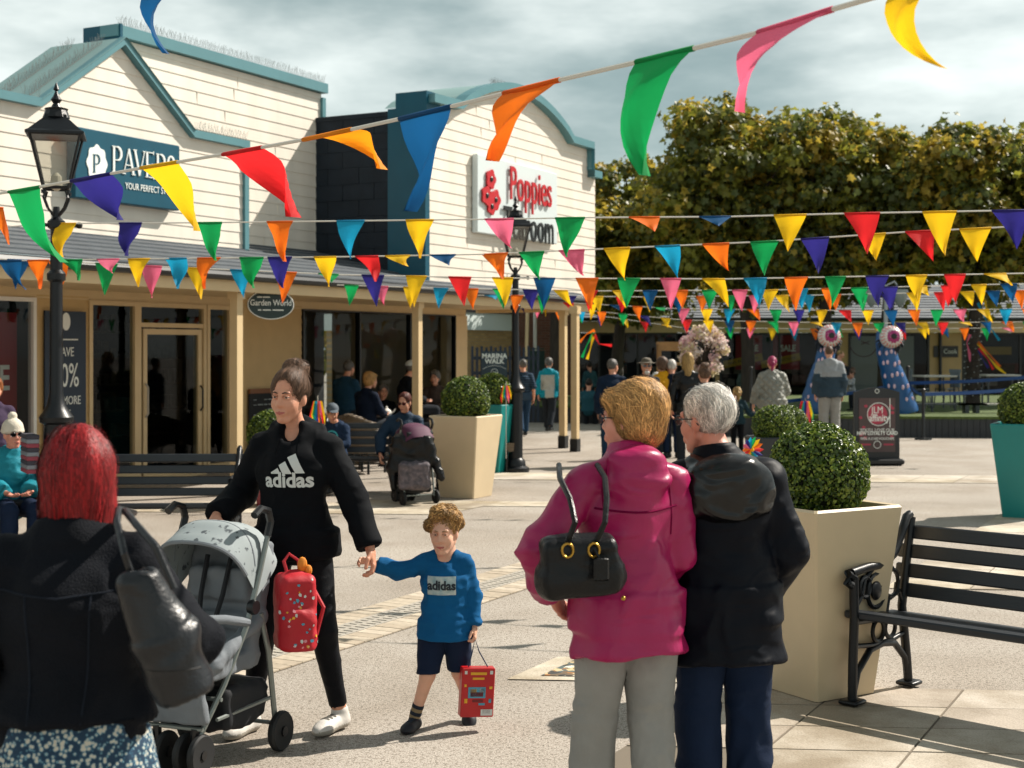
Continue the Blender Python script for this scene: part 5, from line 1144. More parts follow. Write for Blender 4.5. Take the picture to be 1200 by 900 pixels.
def leafball(r, n, size, seed, core):
    rg = np.random.default_rng(seed); d = rg.normal(size=(n, 3)); d /= np.linalg.norm(d, axis=1)[:, None]
    lump = 1+.045*vnoise(d*4.5, seed)+.02*vnoise(d*11, seed+1); p = d*(r*lump*(1-.16*rg.random(n)**2))[:, None]
    nr = d+rg.normal(0, .6, (n, 3)); nr /= np.linalg.norm(nr, axis=1)[:, None]; t = np.cross(nr, rg.normal(size=(n, 3))); t /= np.linalg.norm(t, axis=1)[:, None]; b = np.cross(nr, t)
    o = np.array([(0, -.5), (.3, -.15), (.27, .2), (0, .5), (-.27, .2), (-.3, -.15)]); s = size*(.6+.8*rg.random((n, 1, 1)))
    v = (p[:, None]+(t[:, None]*o[None, :, 0:1]+b[:, None]*o[None, :, 1:2]+nr[:, None]*(np.abs(o[:, 0])*.6)[None, :, None])*s).reshape(-1, 3)
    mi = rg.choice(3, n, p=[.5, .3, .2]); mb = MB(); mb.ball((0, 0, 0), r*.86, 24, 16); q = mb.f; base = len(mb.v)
    me = bpy.data.meshes.new('crown'); me.from_pydata(mb.v+v.tolist(), [], q+[list(range(base+6*i, base+6*i+6)) for i in range(n)])
    for x in BOX+[core]: me.materials.append(x)
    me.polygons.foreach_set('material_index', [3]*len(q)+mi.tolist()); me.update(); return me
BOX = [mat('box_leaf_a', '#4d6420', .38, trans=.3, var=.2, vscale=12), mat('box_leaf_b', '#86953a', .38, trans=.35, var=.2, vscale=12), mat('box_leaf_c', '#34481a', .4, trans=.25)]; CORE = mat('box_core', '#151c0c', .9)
BALLM = leafball(.30, 9000, .026, 3, CORE); BALLF = leafball(.30, 4200, .036, 5, CORE)
def topiary(label, loc, r, me=None, rz=0., flat=1.):
    T = thing('topiary_shrub', label, 'shrub', loc, rz, 'clipped box balls'); k = r/.30
    c = link('crown', me or BALLF, T); c.location = (0, 0, r*.84*flat); c.scale = (k, k, k*flat)
    m = MB(); m.tube([(0, 0, -.08), (0, 0, r*.5)], .02, 6); m.build('stem', BARK, T); return T
def planter(label, loc, rz, mt, h=.95, wb=.40, wt=.60, grp='tall square planters'):
    T = thing('planter', label, 'planter', loc, rz, grp); m = MB(); a, b = wb/2, wt/2; c = .012
    def ring(w, z): return [(-w+c, -w, z), (w-c, -w, z), (w, -w+c, z), (w, w-c, z), (w-c, w, z), (-w+c, w, z), (-w, w-c, z), (-w, -w+c, z)]
    rs = [ring(a, .0), ring(a+.002, .02), ring(b-.002, h-.012), ring(b-.012, h), ring(b-.04, h-.004), ring(b-.05, h-.07)]; vs = sum(rs, []); fs = [(k*8+i, k*8+(i+1) % 8, k*8+8+(i+1) % 8, k*8+8+i) for k in range(5) for i in range(8)]; fs.append(tuple(range(7, -1, -1))); m.add(vs, fs); m.build('pot', mt, T, True, 30)
    m = MB(); m.prism([(x, y) for x, y, z in ring(b-.05, 0)], h-.09, h-.07); m.build('soil', mat('soil', '#1d1712', .95, bump=.8, bscale=60), T, False); return T
BEIGE = mat('beige_planter', '#ccb897', .38, var=.05, vscale=3, bump=.08, bscale=180); TEALP = mat('teal_planter', '#0d7a78', .35, var=.06, vscale=3, bump=.05, bscale=180); POTR = mat('red_pot', '#7d2730', .4); DKP = mat('dark_pot', '#22262a', .5)
def plant_at(px, py, mt, lab, lab2, r, me=None, h=.95, wb=.40, wt=.60, front=.26, z0=.004, rz=-TH):
    p = gnd(px, py); p = p+Vector((0, front, z0)); planter(lab, p, rz, mt, h, wb, wt); topiary(lab2, (p.x, p.y, p.z+h-.07), r, me, random.random()*6)
plant_at(974, 827, BEIGE, 'large beige planter beside the end of the right bench', 'clipped box ball in the beige planter beside the right bench', .258, BALLM, .96, .40, .60, .29, .012, R(31))
plant_at(545, 585, BEIGE, 'tall beige planter behind the occupied bench', 'clipped box ball in the beige planter behind the occupied bench', .29, None, .97, .46, .66, .3)
plant_at(578, 555, TEALP, 'teal planter half hidden behind the tall beige planter', 'clipped box ball in the teal planter near the lamp post', .28, None, .97, .36, .56)
plant_at(1212, 609, TEALP, 'teal planter at the right edge of the square', 'clipped box ball in the teal planter at the right edge', .27, None, .98, .40, .62)
p = Vector((X(318, 16.), 16., 0)); planter('small red pot under the menu board', p, .1, POTR, .62, .3, .38, 'tall square planters'); topiary('clipped box ball in the red pot under the menu board', (p.x, p.y, .58), .27, None, 1.)
for px, D, h, lab in ((907, 13., .62, 'front one of two small box balls beyond the navy coated man'), (922, 15.2, .80, 'rear one of two small box balls beyond the navy coated man')):
    p = Vector((X(px, D), D, 0)); zt_ = Z(495 if px == 905 else 470, D); r = (.20, .225)[px == 922]; hh = zt_-1.9*r+.06; planter('dark pot holding the '+('front' if px == 905 else 'rear')+' small box ball behind the big beige planter', p, .2, DKP, hh, .3, .42); topiary(lab, (p.x, p.y, hh-.05), r, None, 2., .9)

# pinwheels in the planters
def pinwheel(label, c, r, rz=0., tail=0):
    T = thing('pinwheel', label, 'pinwheel', c, rz, 'rainbow pinwheels'); m = MB(); cs = ['red', 'orange', 'yellow', 'green', 'cyan', 'purple', 'pink', 'orange']
    n = 14
    for i in range(n):
        m.m = i % 8; a = i*2*math.pi/n; p = [(0, 0, 0), (r*.7*math.cos(a-.25), -.015, r*.7*math.sin(a-.25)), (r*math.cos(a), -.03, r*math.sin(a)), (r*.72*math.cos(a+.22), -.004, r*.72*math.sin(a+.22))]; m.add(p, [(0, 1, 2, 3)])
    m.build('vane', [FM[c_] for c_ in cs], T, False); m = MB(); m.ball((0, -.02, 0), r*.14, 8, 6); m.tube([(0, .01, 0), (0, .02, -r-.35)], .006, 5); m.build('stick', FM['yellow'], T)
    return T
pinwheel('large rainbow pinwheel in the teal planter at the right edge', at(1196, 484, 15.4), .17); pinwheel('rainbow pinwheel low behind the navy coated man', at(880, 527, 11.5), .11, .5)
def tassel(label, c, n, l):
    T = thing('streamer_windmill', label, 'streamers', c, 0., 'rainbow streamer tassels'); m = MB(); rg = random.Random(int(c[0]*100)); 
    for i in range(n):
        m.m = i % 7; x = (i/(n-1)-.5)*l*.55; y = rg.uniform(-.03, .03); w = l*.045; h = l*rg.uniform(.7, 1.1); m.add([(x*.5-w, y, 0), (x*.5+w, y, 0), (x+w, y-.02, -h*.6), (x+w*.4, y, -h), (x-w, y-.02, -h*.6)], [(0, 1, 2, 4), (4, 2, 3)])
    m.build('streamer', [FM[k] for k in ('red', 'yellow', 'green', 'cyan', 'purple', 'orange', 'pink')], T, False); m = MB(); m.tube([(0, .02, .06), (0, .02, -1.0 if n < 12 else -.7)], .006, 5); m.build('stick', STEEL, T)
tassel('rainbow streamers beside the teal planter and lamp post', at(593, 452, 19.5), 9, .24); tassel('rainbow streamers beside the red pot box ball', at(372, 470, 15.8), 9, .28); tassel('rainbow streamers on the deck below the left tentacle', at(944, 470, 27.5), 10, .5)

# ---------------------------------------------------------------- benches
SLATB = mat('bench_slat', '#1b2026', .42, var=.12, vscale=5, bump=.12, bscale=30, stretch=(.4, 4, 4))
def make_bench(label, loc, rz, L=1.8):
    T = thing('park_bench', label, 'bench', loc, rz, 'black slatted park benches'); h = L/2   # front to -y
    for i in range(5):
        y = -.27+i*.098; z = .425-.012*i+.006*(i == 0); m = MB(); m.rbox((-h, y, z-.018), (h, y+.078, z+.018), .007); m.build('seat_slat', SLATB, T, False)
    for i in range(4):
        z = .50+i*.098; y = .215+(z-.43)*.22; m = MB(); m.rbox((-h, -.014, -.036), (h, .014, .036), .007, XF((0, y, z), 0, R(-12))); m.build('back_slat', SLATB, T, False)
    for s in (-1, 1):
        x = s*(h-.06); m = MB(); 
        def bar(pts, r=.018, w=.026):
            P = [Vector((x, a, b)) for a, b in pts]; m.tube(P, r, 8)
        bar([(-.29, .0), (-.285, .2), (-.27, .42), (-.275, .62)], .024); bar([(-.275, .62), (-.33, .645), (-.335, .60), (-.30, .585)], .022)
        bar([(-.30, .645), (-.15, .655), (.02, .655), (.12, .70), (.20, .80), (.25, .875), (.285, .885)], .023)
        bar([(.27, .0), (.25, .15), (.20, .42), (.25, .65), (.30, .87)], .024)
        bar([(-.27, .40), (-.1, .39), (.1, .375), (.2, .37)], .018)
        bar([(-.28, .05), (-.24, .15), (-.12, .24), (.0, .255), (.12, .24), (.23, .15), (.26, .05)], .018); bar([(-.27, .28), (-.1, .26), (.1, .26), (.22, .28)], .013)
        for (cy, cz, r) in ((-.06, .53, .085), (.09, .55, .07), (-.04, .325, .055), (.08, .325, .05), (-.17, .56, .05)):
            m.tube([(x, cy+r*math.cos(i*math.pi/9), cz+r*math.sin(i*math.pi/9)) for i in range(18)], .012, 6, close=True); 
        bar([(-.27, .46), (-.2, .52), (-.17, .60), (-.1, .64)], .012); bar([(.2, .42), (.17, .5), (.06, .47), (.04, .40)], .012); bar([(-.04, .53), (.02, .60), (.1, .63)], .012)
        m.ball((x, -.06, .53), (.018, .05, .05), 10, 8)
        for yy in (-.29, .275): m.rbox((x-.05, yy-.055, 0), (x+.05, yy+.055, .022), .006)
        m.build('end_frame', IRON, T, True, 50)
    return T
br = -R(44); q = Vector((1.645+.03, 6.97+.03, .014)); L = 1.8
make_bench('black slatted bench with scrolled iron end beside the big beige planter', q+Matrix.Rotation(br, 3, 'Z') @ Vector((L/2-.06, .29, 0)), br, L)
D_ = 12.3; make_bench('empty black slatted bench behind the red haired woman', (X(283, D_)-.9, D_, 0), R(3), 1.8)
D_ = 17.6; make_bench('black slatted bench where the woman in sunglasses sits', (X(447, D_), D_, 0), R(2), 1.52)

# ---------------------------------------------------------------- advertising A board
Da = 21.6; Ta = thing('advertising_board', 'black framed pavement advertising board with a pink loyalty poster', 'advertising board', (X(1027, Da)-.0, Da, 0), R(4)); k = Da/F; zt_, z0 = Z(454, Da), Z(545, Da); hw = 27*k
m = MB(); outer = [(-hw, .08)]+[(-hw, zt_-.07)]+[(-hw+2*hw*i/10, zt_-.07+.07*math.sin(math.pi*i/10)) for i in range(11)]+[(hw, zt_-.07), (hw, .08)]
m.prism(outer, -.03, .03, XF((0, 0, 0), 0, R(90))); m.build('frame', mat('board_frame', '#12171d', .35), Ta, False)
m = MB(); m.rbox((-hw-.02, -.22, 0.015), (hw+.02, .22, .10), .02); [m.box((s*hw*.8-.03, -.24, 0), (s*hw*.8+.03, .24, .02)) for s in (-1, 1)]; m.build('base', BLACK, Ta, False)
m = MB(); pw = hw*.80; pz0, pz1 = .20, zt_-.16; m.box((-pw, -.040, pz0), (pw, -.031, pz1)); po = m.build('poster', mat('poster_brown', '#4a3838', .45, var=.15, vscale=4), Ta, False)
m = MB(); zc = pz0+(pz1-pz0)*.70; rr = pw*.55; m.prism(oval(rr, rr, 0), 0, .002, XF((0, -.0405, zc), 0, R(90))); m.m = 1; m.tube([(rr*1.12*math.cos(i*math.pi/16)+.02, -.044, zc+rr*1.12*math.sin(i*math.pi/16)) for i in range(32)], .006, 4, close=True); put_text(m, 'JLM', .15, (0, -.0445, zc+.06), .8); put_text(m, 'affinity', .15, (.03, -.0445, zc-.06), .8, bold=.002); m.box((pw*.68, -.0435, zc-.2), (pw*.72, -.0415, zc+.24))
put_text(m, "YOU'LL LOVE OUR", .075, (0, -.0425, pz0+(pz1-pz0)*.40), .85); put_text(m, 'NEW LOYALTY CARD', .075, (0, -.0425, pz0+(pz1-pz0)*.345), .85, bold=.002); put_text(m, 'WIN A £100 VOUCHER', .06, (0, -.0425, pz0+(pz1-pz0)*.245), .85)
m.tube([(.055*math.cos(i*math.pi/8), -.043, pz0+.11+.055*math.sin(i*math.pi/8)) for i in range(16)], .005, 4, close=True); m.m = 0
rg = random.Random(3)
for i in range(14):
    x, z = rg.choice((-1, 1))*rg.uniform(.55, .95)*pw, zc+rg.uniform(-.38, .32)
    if z < pz1-.03: m.ball((x, -.041, z), (.028, .003, .024), 8, 5)
m.box((-pw*.9, -.0425, pz0+.1), (-pw*.35, -.041, pz0+.125)); m.box((pw*.35, -.0425, pz0+.1), (pw*.9, -.041, pz0+.125))
m.build('poster_print', [mat('poster_pink', '#a8324a', .5), INKW], po, False)
m = MB(); m.tube([(.03*math.cos(i*math.pi/8), -.034, zt_-.055+.03*math.sin(i*math.pi/8)) for i in range(16)], .005, 4, close=True); m.m = 0; m.build('badge', INKW, Ta)

# ---------------------------------------------------------------- bunting
CORD = mat('bunting_tape', '#c9c5bc', .7)
def bunting(label, pts, flags, w=.23, h=.285, cord=.006, seed=0, flut=.26):
    P = [at(*p) for p in pts]; O = P[0]; T = thing('bunting_string', label, 'bunting', O, 0., 'strings of rainbow bunting'); rg = random.Random(seed)
    m = MB(); m.tube([p-O for p in P], cord, 5); m.build('cord', CORD, T)
    def on(px):
        for a, b, pa, pb in zip(pts[:-1], pts[1:], P[:-1], P[1:]):
            if a[0] <= px <= b[0]:
                ra, rb, r = (a[0]-600)/F, (b[0]-600)/F, (px-600)/F; d = pb-pa; t = (r*pa.y-pa.x)/(d.x-r*d.y); return pa+d*t, d.normalized()
        return (P[0], (P[1]-P[0]).normalized()) if px < pts[0][0] else (P[-1], (P[-1]-P[-2]).normalized())
    nu, nv = 6, 9
    for fl in flags:
        c0, colr = fl[0], fl[1]
        if len(fl) > 2:                                   # (x0, x1), colour, tip pixel, bulge
            a, u = on(c0[0]); b, _ = on(c0[1]); D = (a.y+b.y)/2; tip = at(fl[2][0], fl[2][1], D)+Vector((0, rg.uniform(-.05, .05), 0)); bu = fl[3]; u = (b-a).normalized(); wv = (b-a).length; c = (a+b)/2
        else:
            c, u = on(c0); wv = w*rg.uniform(.92, 1.06); a, b = c-u*wv/2, c+u*wv/2; k = rg.random(); l = h*rg.uniform(.9, 1.08)
            if k < 1-flut: tip = c+Vector((rg.uniform(-.03, .05), rg.uniform(-.06, .04), -l)); bu = rg.uniform(-.06, .06)
            elif k < 1-flut*.28: tip = c+Vector((rg.uniform(.02, .14), rg.uniform(-.14, .05), -l*rg.uniform(.75, .92))); bu = rg.uniform(-.15, .12)
            else: tip = c+Vector((rg.uniform(.0, .12), -l*rg.uniform(.6, .8), -l*rg.uniform(.25, .5))); bu = rg.uniform(-.1, .1)
        fo = Vector((u.y, -u.x, 0)); ln = (tip-c); side = Vector((ln.z, 0, -ln.x)).normalized(); mid = (c+tip)/2+side*bu*ln.length*-1+fo*rg.uniform(-.05, .09); ph = rg.uniform(0, 6.3); am = rg.uniform(.012, .030)*min(1.6, wv/.2); tw = rg.uniform(-.7, .7) if len(fl) > 2 else rg.uniform(-.5, .5)
        mb = MB()
        def fn(s, v):
            q = c*(1-v)**2+mid*2*v*(1-v)+tip*v*v; x = (s-.5)*wv*(1-v); uu = u*math.cos(tw*v)+fo*math.sin(tw*v)
            return q+uu*x+fo*(am*math.sin(s*5+v*4.5+ph)*min(1, v*3))-O
        mb.grid(fn, nu, nv); mb.tube([a-O, b-O], cord*1.25, 5); o = mb.build('flag', FM[colr], T, True, 180)
    return T
def fl(s): 
    K = dict(r='red', o='orange', y='yellow', g='green', c='cyan', b='blue', p='purple', k='pink'); return [(float(x[:-1]), K[x[-1]]) for x in s.split()]
BIG = [((10, 47), 'green', (78, 308), -.10), ((83, 130), 'purple', (141, 258), .16), ((165, 208), 'yellow', (229, 270), .14), ((261, 307), 'red', (343, 254), .18), ((355, 412), 'amber', (449, 200), .40), ((468, 529), 'blue', (481, 248), .06), ((590, 656), 'orange', (577, 190), -.18), ((745, 813), 'green', (754, 208), -.20), ((888, 976), 'pink', (871, 128), -.14), ((1044, 1106), 'yellow', (1109, 78), -.50)]
bunting('nearest bunting string with the largest flags, rising across the sky', [(-60, 236, 8.6), (30, 222, 8), (165, 197, 7), (262, 181, 6.4), (360, 163, 5.9), (470, 139, 5.4), (540, 122, 5.1), (650, 95, 4.7), (745, 73, 4.4), (890, 38, 4.05), (975, 11, 3.85), (1048, -10, 3.7), (1130, -40, 3.55)], BIG, cord=.008, seed=1)
bunting('bunting string with one dark blue flag over the shop gable', [(120, -12, 6.), (172, -16, 5.8), (215, -20, 5.6), (300, -30, 5.3)], [((172, 211), 'blue', (191, 60), -.16)], cord=.006, seed=2)
bunting('bunting string with an orange flag at the far left edge', [(-60, 238, 9.), (2, 244, 9.), (4, 244, 9.)], [((-22, 4), 'orange', (12, 287), .1)], seed=3)
bunting('level white bunting string passing just under the Poppies sign', [(-20, 268, 12.), (60, 262, 11.7), (240, 261, 11.1), (400, 259, 10.7), (570, 257, 10.4), (690, 255, 10.2), (850, 254, 10), (1000, 250, 9.8), (1220, 246, 9.5)], fl('77y 153p 246g 328o 411c 492y 585k 668g 755o 838b 926y 1010r 1101y 1184p'), seed=4)
bunting('bunting string dipping under the Poppies sign and rising over the maples', [(-20, 306, 12.2), (200, 303, 12.), (400, 301, 11.6), (570, 298, 11.3), (700, 292, 11.), (900, 283, 10.6), (1060, 272, 10.3), (1220, 264, 10.)], fl('12b 45o 84g 127k 163y 206c 245o 295g 328p 381y 430r 466y 519b 580o 623g 670k 723y 782c 839o 896g 955p 1022y 1078r 1143y'), .21, .26, seed=5, flut=.5)
bunting('bunting string running along the front of the shop gutter', [(-20, 303, 12.9), (60, 306, 12.9), (200, 313, 12.9), (400, 322, 12.9), (600, 326, 12.8), (850, 327, 12.6), (1220, 320, 12.4)], fl('22b 69o 125g 177k 231y 283c 335o 385g 437p 488y 539r 589y 638b 688o 737g 786k 836y 885c 933o 979g 1028p 1074y 1119r 1166y'), .20, .27, seed=6, flut=.12)
cyc = 'o g k y c o g p y r y b'.split()
def auto(a, b, step, s): 
    out = []; x = a; i = s
    while x < b: out.append('%d%s' % (x, cyc[i % 12])); x += step; i += 1
    return fl(' '.join(out))
bunting('bunting string from the oval hanging sign across to the tentacles', [(395, 334, 16.5), (520, 338, 16.3), (700, 341, 16), (900, 340, 15.8), (1220, 332, 15.4)], auto(412, 1215, 35, 1), .18, .23, seed=7, flut=.4)
bunting('bunting string below the tearoom gutter, second above the far fascia', [(560, 346, 20), (750, 348, 20), (950, 346, 20), (1220, 340, 19.4)], auto(575, 1215, 31, 4), .19, .24, seed=8, flut=.4)
bunting('bunting string drooping in front of the far shop roof', [(590, 351, 25), (800, 362, 23.6), (1000, 364, 23), (1220, 362, 22)], auto(612, 1215, 27, 7), .2, .25, seed=9, flut=.4)
bunting('bunting string hanging just above the far shop fascia', [(610, 356, 28), (800, 375, 27), (1000, 379, 26.5), (1220, 377, 26)], auto(630, 1215, 25, 2), .2, .25, seed=10, flut=.4)
bunting('lowest and farthest bunting string along the far fascia', [(640, 361, 31), (800, 384, 31), (1000, 386, 30.5), (1220, 384, 30)], auto(655, 1215, 25, 5), .2, .25, seed=11, flut=.4)
# ================================================================= the people in the square
def fab(name, c, rough=.85, bump=.25, bs=260, var=.08, **k): return mat(name, c, rough, bump=bump, bscale=bs, var=var, vscale=k.pop('vscale', 9), fold=k.pop('fold', .45), fscale=k.pop('fscale', 7), spec=k.pop('spec', .14), **k)
BLK = fab('black_cotton', '#080b10', .85); NAVY = fab('navy_cloth', '#131c2c'); DENIM = fab('blue_denim', '#223a52'); CHARC = fab('charcoal_cloth', '#23272d'); NAVYT = fab('navy_trouser', '#16233a')
WSHOE = mat('white_trainer', '#cfcac3', .5, bump=.1, bscale=90); WSOLE = mat('white_sole', '#a39d92', .6); LACE = mat('shoe_lace', '#8f8a82', .8); BSHOE = mat('black_shoe', '#0c0d10', .45); TSHOE = mat('brown_shoe', '#4a3426', .5)
GREYT = fab('grey_trouser', '#8f8e8a', .8); FUCH = mat('fuchsia_rain', '#9a0f50', .40, var=.08, vscale=5, bump=.15, bscale=40, spec=.42, fold=.75, fscale=6); RAIN = mat('navy_rain', '#060a14', .55, bump=.15, bscale=30, spec=.12, fold=.7, fscale=6); RAING = mat('black_gloss_hood', '#030406', .27, bump=.15, bscale=16, spec=.42, fold=.7, fscale=7)
LEATHER = mat('black_leather', '#06070a', .36, bump=.25, bscale=90, spec=.3, var=.1, fold=.4, fscale=6); GOLD = mat('brass', '#b08a3c', .3, .9)
H_BRN = hair_mat('hair_brown', '#6e5443'); H_RED = hair_mat('hair_red', '#8a171b', .5); H_GLD = hair_mat('hair_golden', '#cf9d60'); H_WHT = hair_mat('hair_white', '#efe8df', .5); H_CUR = hair_mat('hair_sandy_curls', '#b98f58'); H_GRY = hair_mat('hair_grey', '#6e6a66', .5); H_DRK = hair_mat('hair_dark', '#2a211c'); H_BLD = hair_mat('hair_blonde', '#b0905c'); H_PNK = hair_mat('hair_pink', '#b23466'); H_AUB = hair_mat('hair_auburn', '#5e2b22')
def pos(px, D): return Vector((X(px, D), D, 0))
# ---- the walking mother
P = make_person('woman in black hoodie and leggings pushing the grey pushchair', pos(345, 6.56), R(-10), 1.65, fem=True, detail=2, hs=.97, skin=SKIN,
    pose=dict(head=(-.01, -.045, 1.585), shL=(.160, .015, 1.338), shR=(-.160, .015, 1.338), elR=(-.285, .06, 1.12), wrR=(-.315, -.19, 1.035), elL=(.285, .03, 1.10), wrL=(.385, -.05, .885), knL=(.155, -.04, .49), anL=(.205, .06, .09), toeL=(.155, -.11, .03), knR=(-.12, -.10, .49), anR=(-.20, -.05, .085), toeR=(-.235, -.2, .03)),
    top=dict(name='hoodie', mat=BLK, hood=True, vneck=True, hem=.86, hemw=.198, heme=.15, ease=.030, wr=.008, seed=2, cuff=.004), legs=dict(name='leggings', mat=fab('leggings', '#080b11', .6), ease=.007, len=.93, flare=-.001, wr=.003), shoes=dict(mat=WSHOE, sole=WSOLE, w=.042, lace=LACE),
    hair=dict(style='bun', mat=H_BRN, n=3600, w=.0015, jit=.15, lift=.0035, nz=.004), head=(-9, 2, 2), hands=dict(R=dict(curl=62, d=(-.05, -.55, -.35), th=(1, -.2, .5)), L=dict(curl=45, d=(.25, -.1, -1), th=(.2, -1, 0))))
PRINT = mat('print_white', '#c9ccc9', .7)
u_ = .00063
def poly_decal(mb, pts, n=6):
    """quad given by four (x, z) corners, subdivided so that it can follow the cloth"""
    a, b, c, d = [np.array(p) for p in pts]; mb.grid(lambda s, t: (*(((a*(1-s)+b*s)*(1-t)+(d*(1-s)+c*s)*t)[[0]]), -.6, ((a*(1-s)+b*s)*(1-t)+(d*(1-s)+c*s)*t)[1]), n, n)
def lg(x, y): return ((x-497)*u_+.018, 1.17+(855-y)*u_)
m = MB()
for q in (((375, 812), (447, 812), (425, 770), (372, 803)), ((462, 812), (530, 812), (478, 722), (432, 750)), ((556, 808), (616, 808), (546, 668), (490, 695))): poly_decal(m, [lg(*p) for p in q])
put_text(m, 'adidas', .093, (.018, -.6, 1.166), .95, .0, bold=.003); decal(m, P.bvh, (0, 1, 0), .004, .3); m.build('logo_print', PRINT, P.top, True, 180)
m = MB(); m.add([(.085, -.5, .845), (.10, -.5, .828), (.135, -.5, .85), (.105, -.5, .839)], [(0, 1, 2, 3)]); decal(m, P.lbvh, (0, 1, 0), .003, .3); m.build('logo_print', PRINT, P.legs, False)
m = MB(); nk = P.J['neck']
for s in (-1, 1): m.tube([nk+np.array((s*.045, -.085, -.03)), nk+np.array((s*.05, -.125, -.09)), nk+np.array((s*.048, -.14, -.18))], .0035, 5)
vs = m.v; m.v = vs; mm = decal(m, P.bvh, (0, 1, 0), .004, .3); m.build('drawcord', BLK, P.top)
# ---- the little boy
BOYB = fab('boy_blue', '#0f5688', .85); BNAVY = fab('boy_shorts', '#17233a')
Bp = dict(head=(-.01, -.03, 1.50), neck=(0, .012, 1.34), chest=(0, 0, 1.13), waist=(0, 0, .95), pelvis=(0, .01, .80), shL=(.140, .01, 1.262), shR=(-.140, .01, 1.262), hipL=(.085, .01, .78), hipR=(-.085, .01, .78), elL=(.205, .05, 1.02), wrL=(.225, -.03, .79),
          elR=(-.355, -.02, 1.20), wrR=(-.538, -.055, 1.268), knL=(.10, .05, .42), anL=(.15, .25, .145), toeL=(.175, .10, .045), knR=(-.13, -.06, .42), anR=(-.235, -.03, .085), toeR=(-.275, -.20, .03))
P2 = make_person('curly haired little boy in blue sweatshirt and navy shorts', pos(522, 6.60), R(-4), 1.03, pose=Bp, hs=.80, build=1.02, skin=SKIN_PALE, detail=2, head=(-6, 4, 0), brow=mat('brow_fair', '#8a6a4a', .8),
    top=dict(name='sweatshirt', mat=BOYB, hem=.72, sleeve=dict(L=.98, R=.90), hemw=.215, heme=.185, ease=.026, wr=.009, seed=5, cuff=.002, res=.0085), legs=dict(name='shorts', mat=BNAVY, ease=.026, cutz=.44, wr=.006, thigh=.008), shoes=dict(mat=mat('navy_trainer', '#0d121c', .55), w=.055, lace=mat('dark_lace', '#2a3442', .8), pitchL=35, top=.06),
    hair=dict(style='curly', mat=H_CUR, n=2600, w=.0016, jit=.5, curl=.006, cf=1.5, L=.05), hands=dict(L=dict(curl=70, k=1.05), R=dict(curl=50, d=(-1, -.15, .25), th=(0, -.6, .8), k=1.05)))
m = MB(); z0, x0 = .675, -.008; poly_decal(m, [(x0-.066, z0-.043), (x0+.066, z0-.043), (x0+.066, z0+.043), (x0-.066, z0+.043)], 10); decal(m, P2.bvh, (0, 1, 0), .003, .3); m.build('print_panel', mat('print_camo', '#c3cdc9', .7, col2='#7f9fa8', vscale=30), P2.top, True, 180)
m = MB(); put_text(m, 'adidas', .058, (x0, -.6, z0), .92, 0, bold=.002); decal(m, P2.bvh, (0, 1, 0), .006, .3); m.build('logo_print', mat('print_dark', '#1b2630', .7), P2.top, True, 180)
m = MB()
for s in 'LR':
    a, kk = P2.J['an'+s], P2.J['kn'+s]; d = (kk-a)/np.linalg.norm(kk-a)
    for i in range(4): m.m = i % 2; m.tube([a+d*(.0+.017*i), a+d*(.0+.017*(i+1))], .027+.001*(i % 2), 12)
m.build('sock', [mat('sock_tan', '#8c7a5c', .9), mat('sock_navy', '#1a2330', .9)], P2.root)
# red picture box on a cord in his hand
hb = P2.root.location+Vector((.138, -.045, .415)); BX = thing('party_box', 'red picture box on a cord in the little boy\'s hand', 'box', hb, R(14)); bw, bh, bd = .155, .225, .055
m = MB(); m.rbox((-bw/2+.02, -bd/2, -.12-bh), (bw/2+.02, bd/2, -.12), .003, XF((0, 0, 0), 0, 0, R(3))); bo = m.build('carton', mat('carton_red', '#b3161c', .35, var=.1, vscale=12), BX, False)
m = MB(); rg = random.Random(4); My = XF((0, 0, 0), 0, 0, R(3)); cols = [mat('print_yellow', '#d9a021', .5), mat('print_sky', '#4b8fa8', .5), PRINT, mat('print_maroon', '#6d0c14', .5)]
def pr_(x, z, w, h, c): m.m = c; m.box((x-w/2+.02, -bd/2-.0015, z-h/2-.12), (x+w/2+.02, -bd/2-.0005, z+h/2-.12), My)
for x, z, w, h, c in ((0, -.025, .075, .012, 0), (0, -.048, .055, .010, 0), (-.005, -.112, .082, .05, 1), (-.005, -.120, .06, .02, 3), (-.022, -.105, .03, .018, 0), (.02, -.103, .025, .02, 2), (.045, -.203, .055, .028, 2), (-.06, -.02, .012, .015, 2), (.06, -.02, .014, .016, 2), (-.06, -.08, .01, .012, 0), (-.055, -.15, .014, .02, 0), (.058, -.15, .012, .018, 1), (.0, -.15, .05, .012, 3), (.02, -.165, .03, .01, 1), (.06, -.09, .014, .012, 0)): pr_(x, z, w, h, c)
for i in range(7): pr_(.028+i*.005, -.199, .0018, .018, 3)
m.build('carton_print', cols, bo, False)
m = MB(); m.tube([(-.03, 0, -.118), (-.012, 0, -.05), (.0, .0, .01), (.02, 0, -.05), (.06, 0, -.122)], .0028, 6); m.build('cord', mat('cord_blue', '#2a3a55', .8), BX)
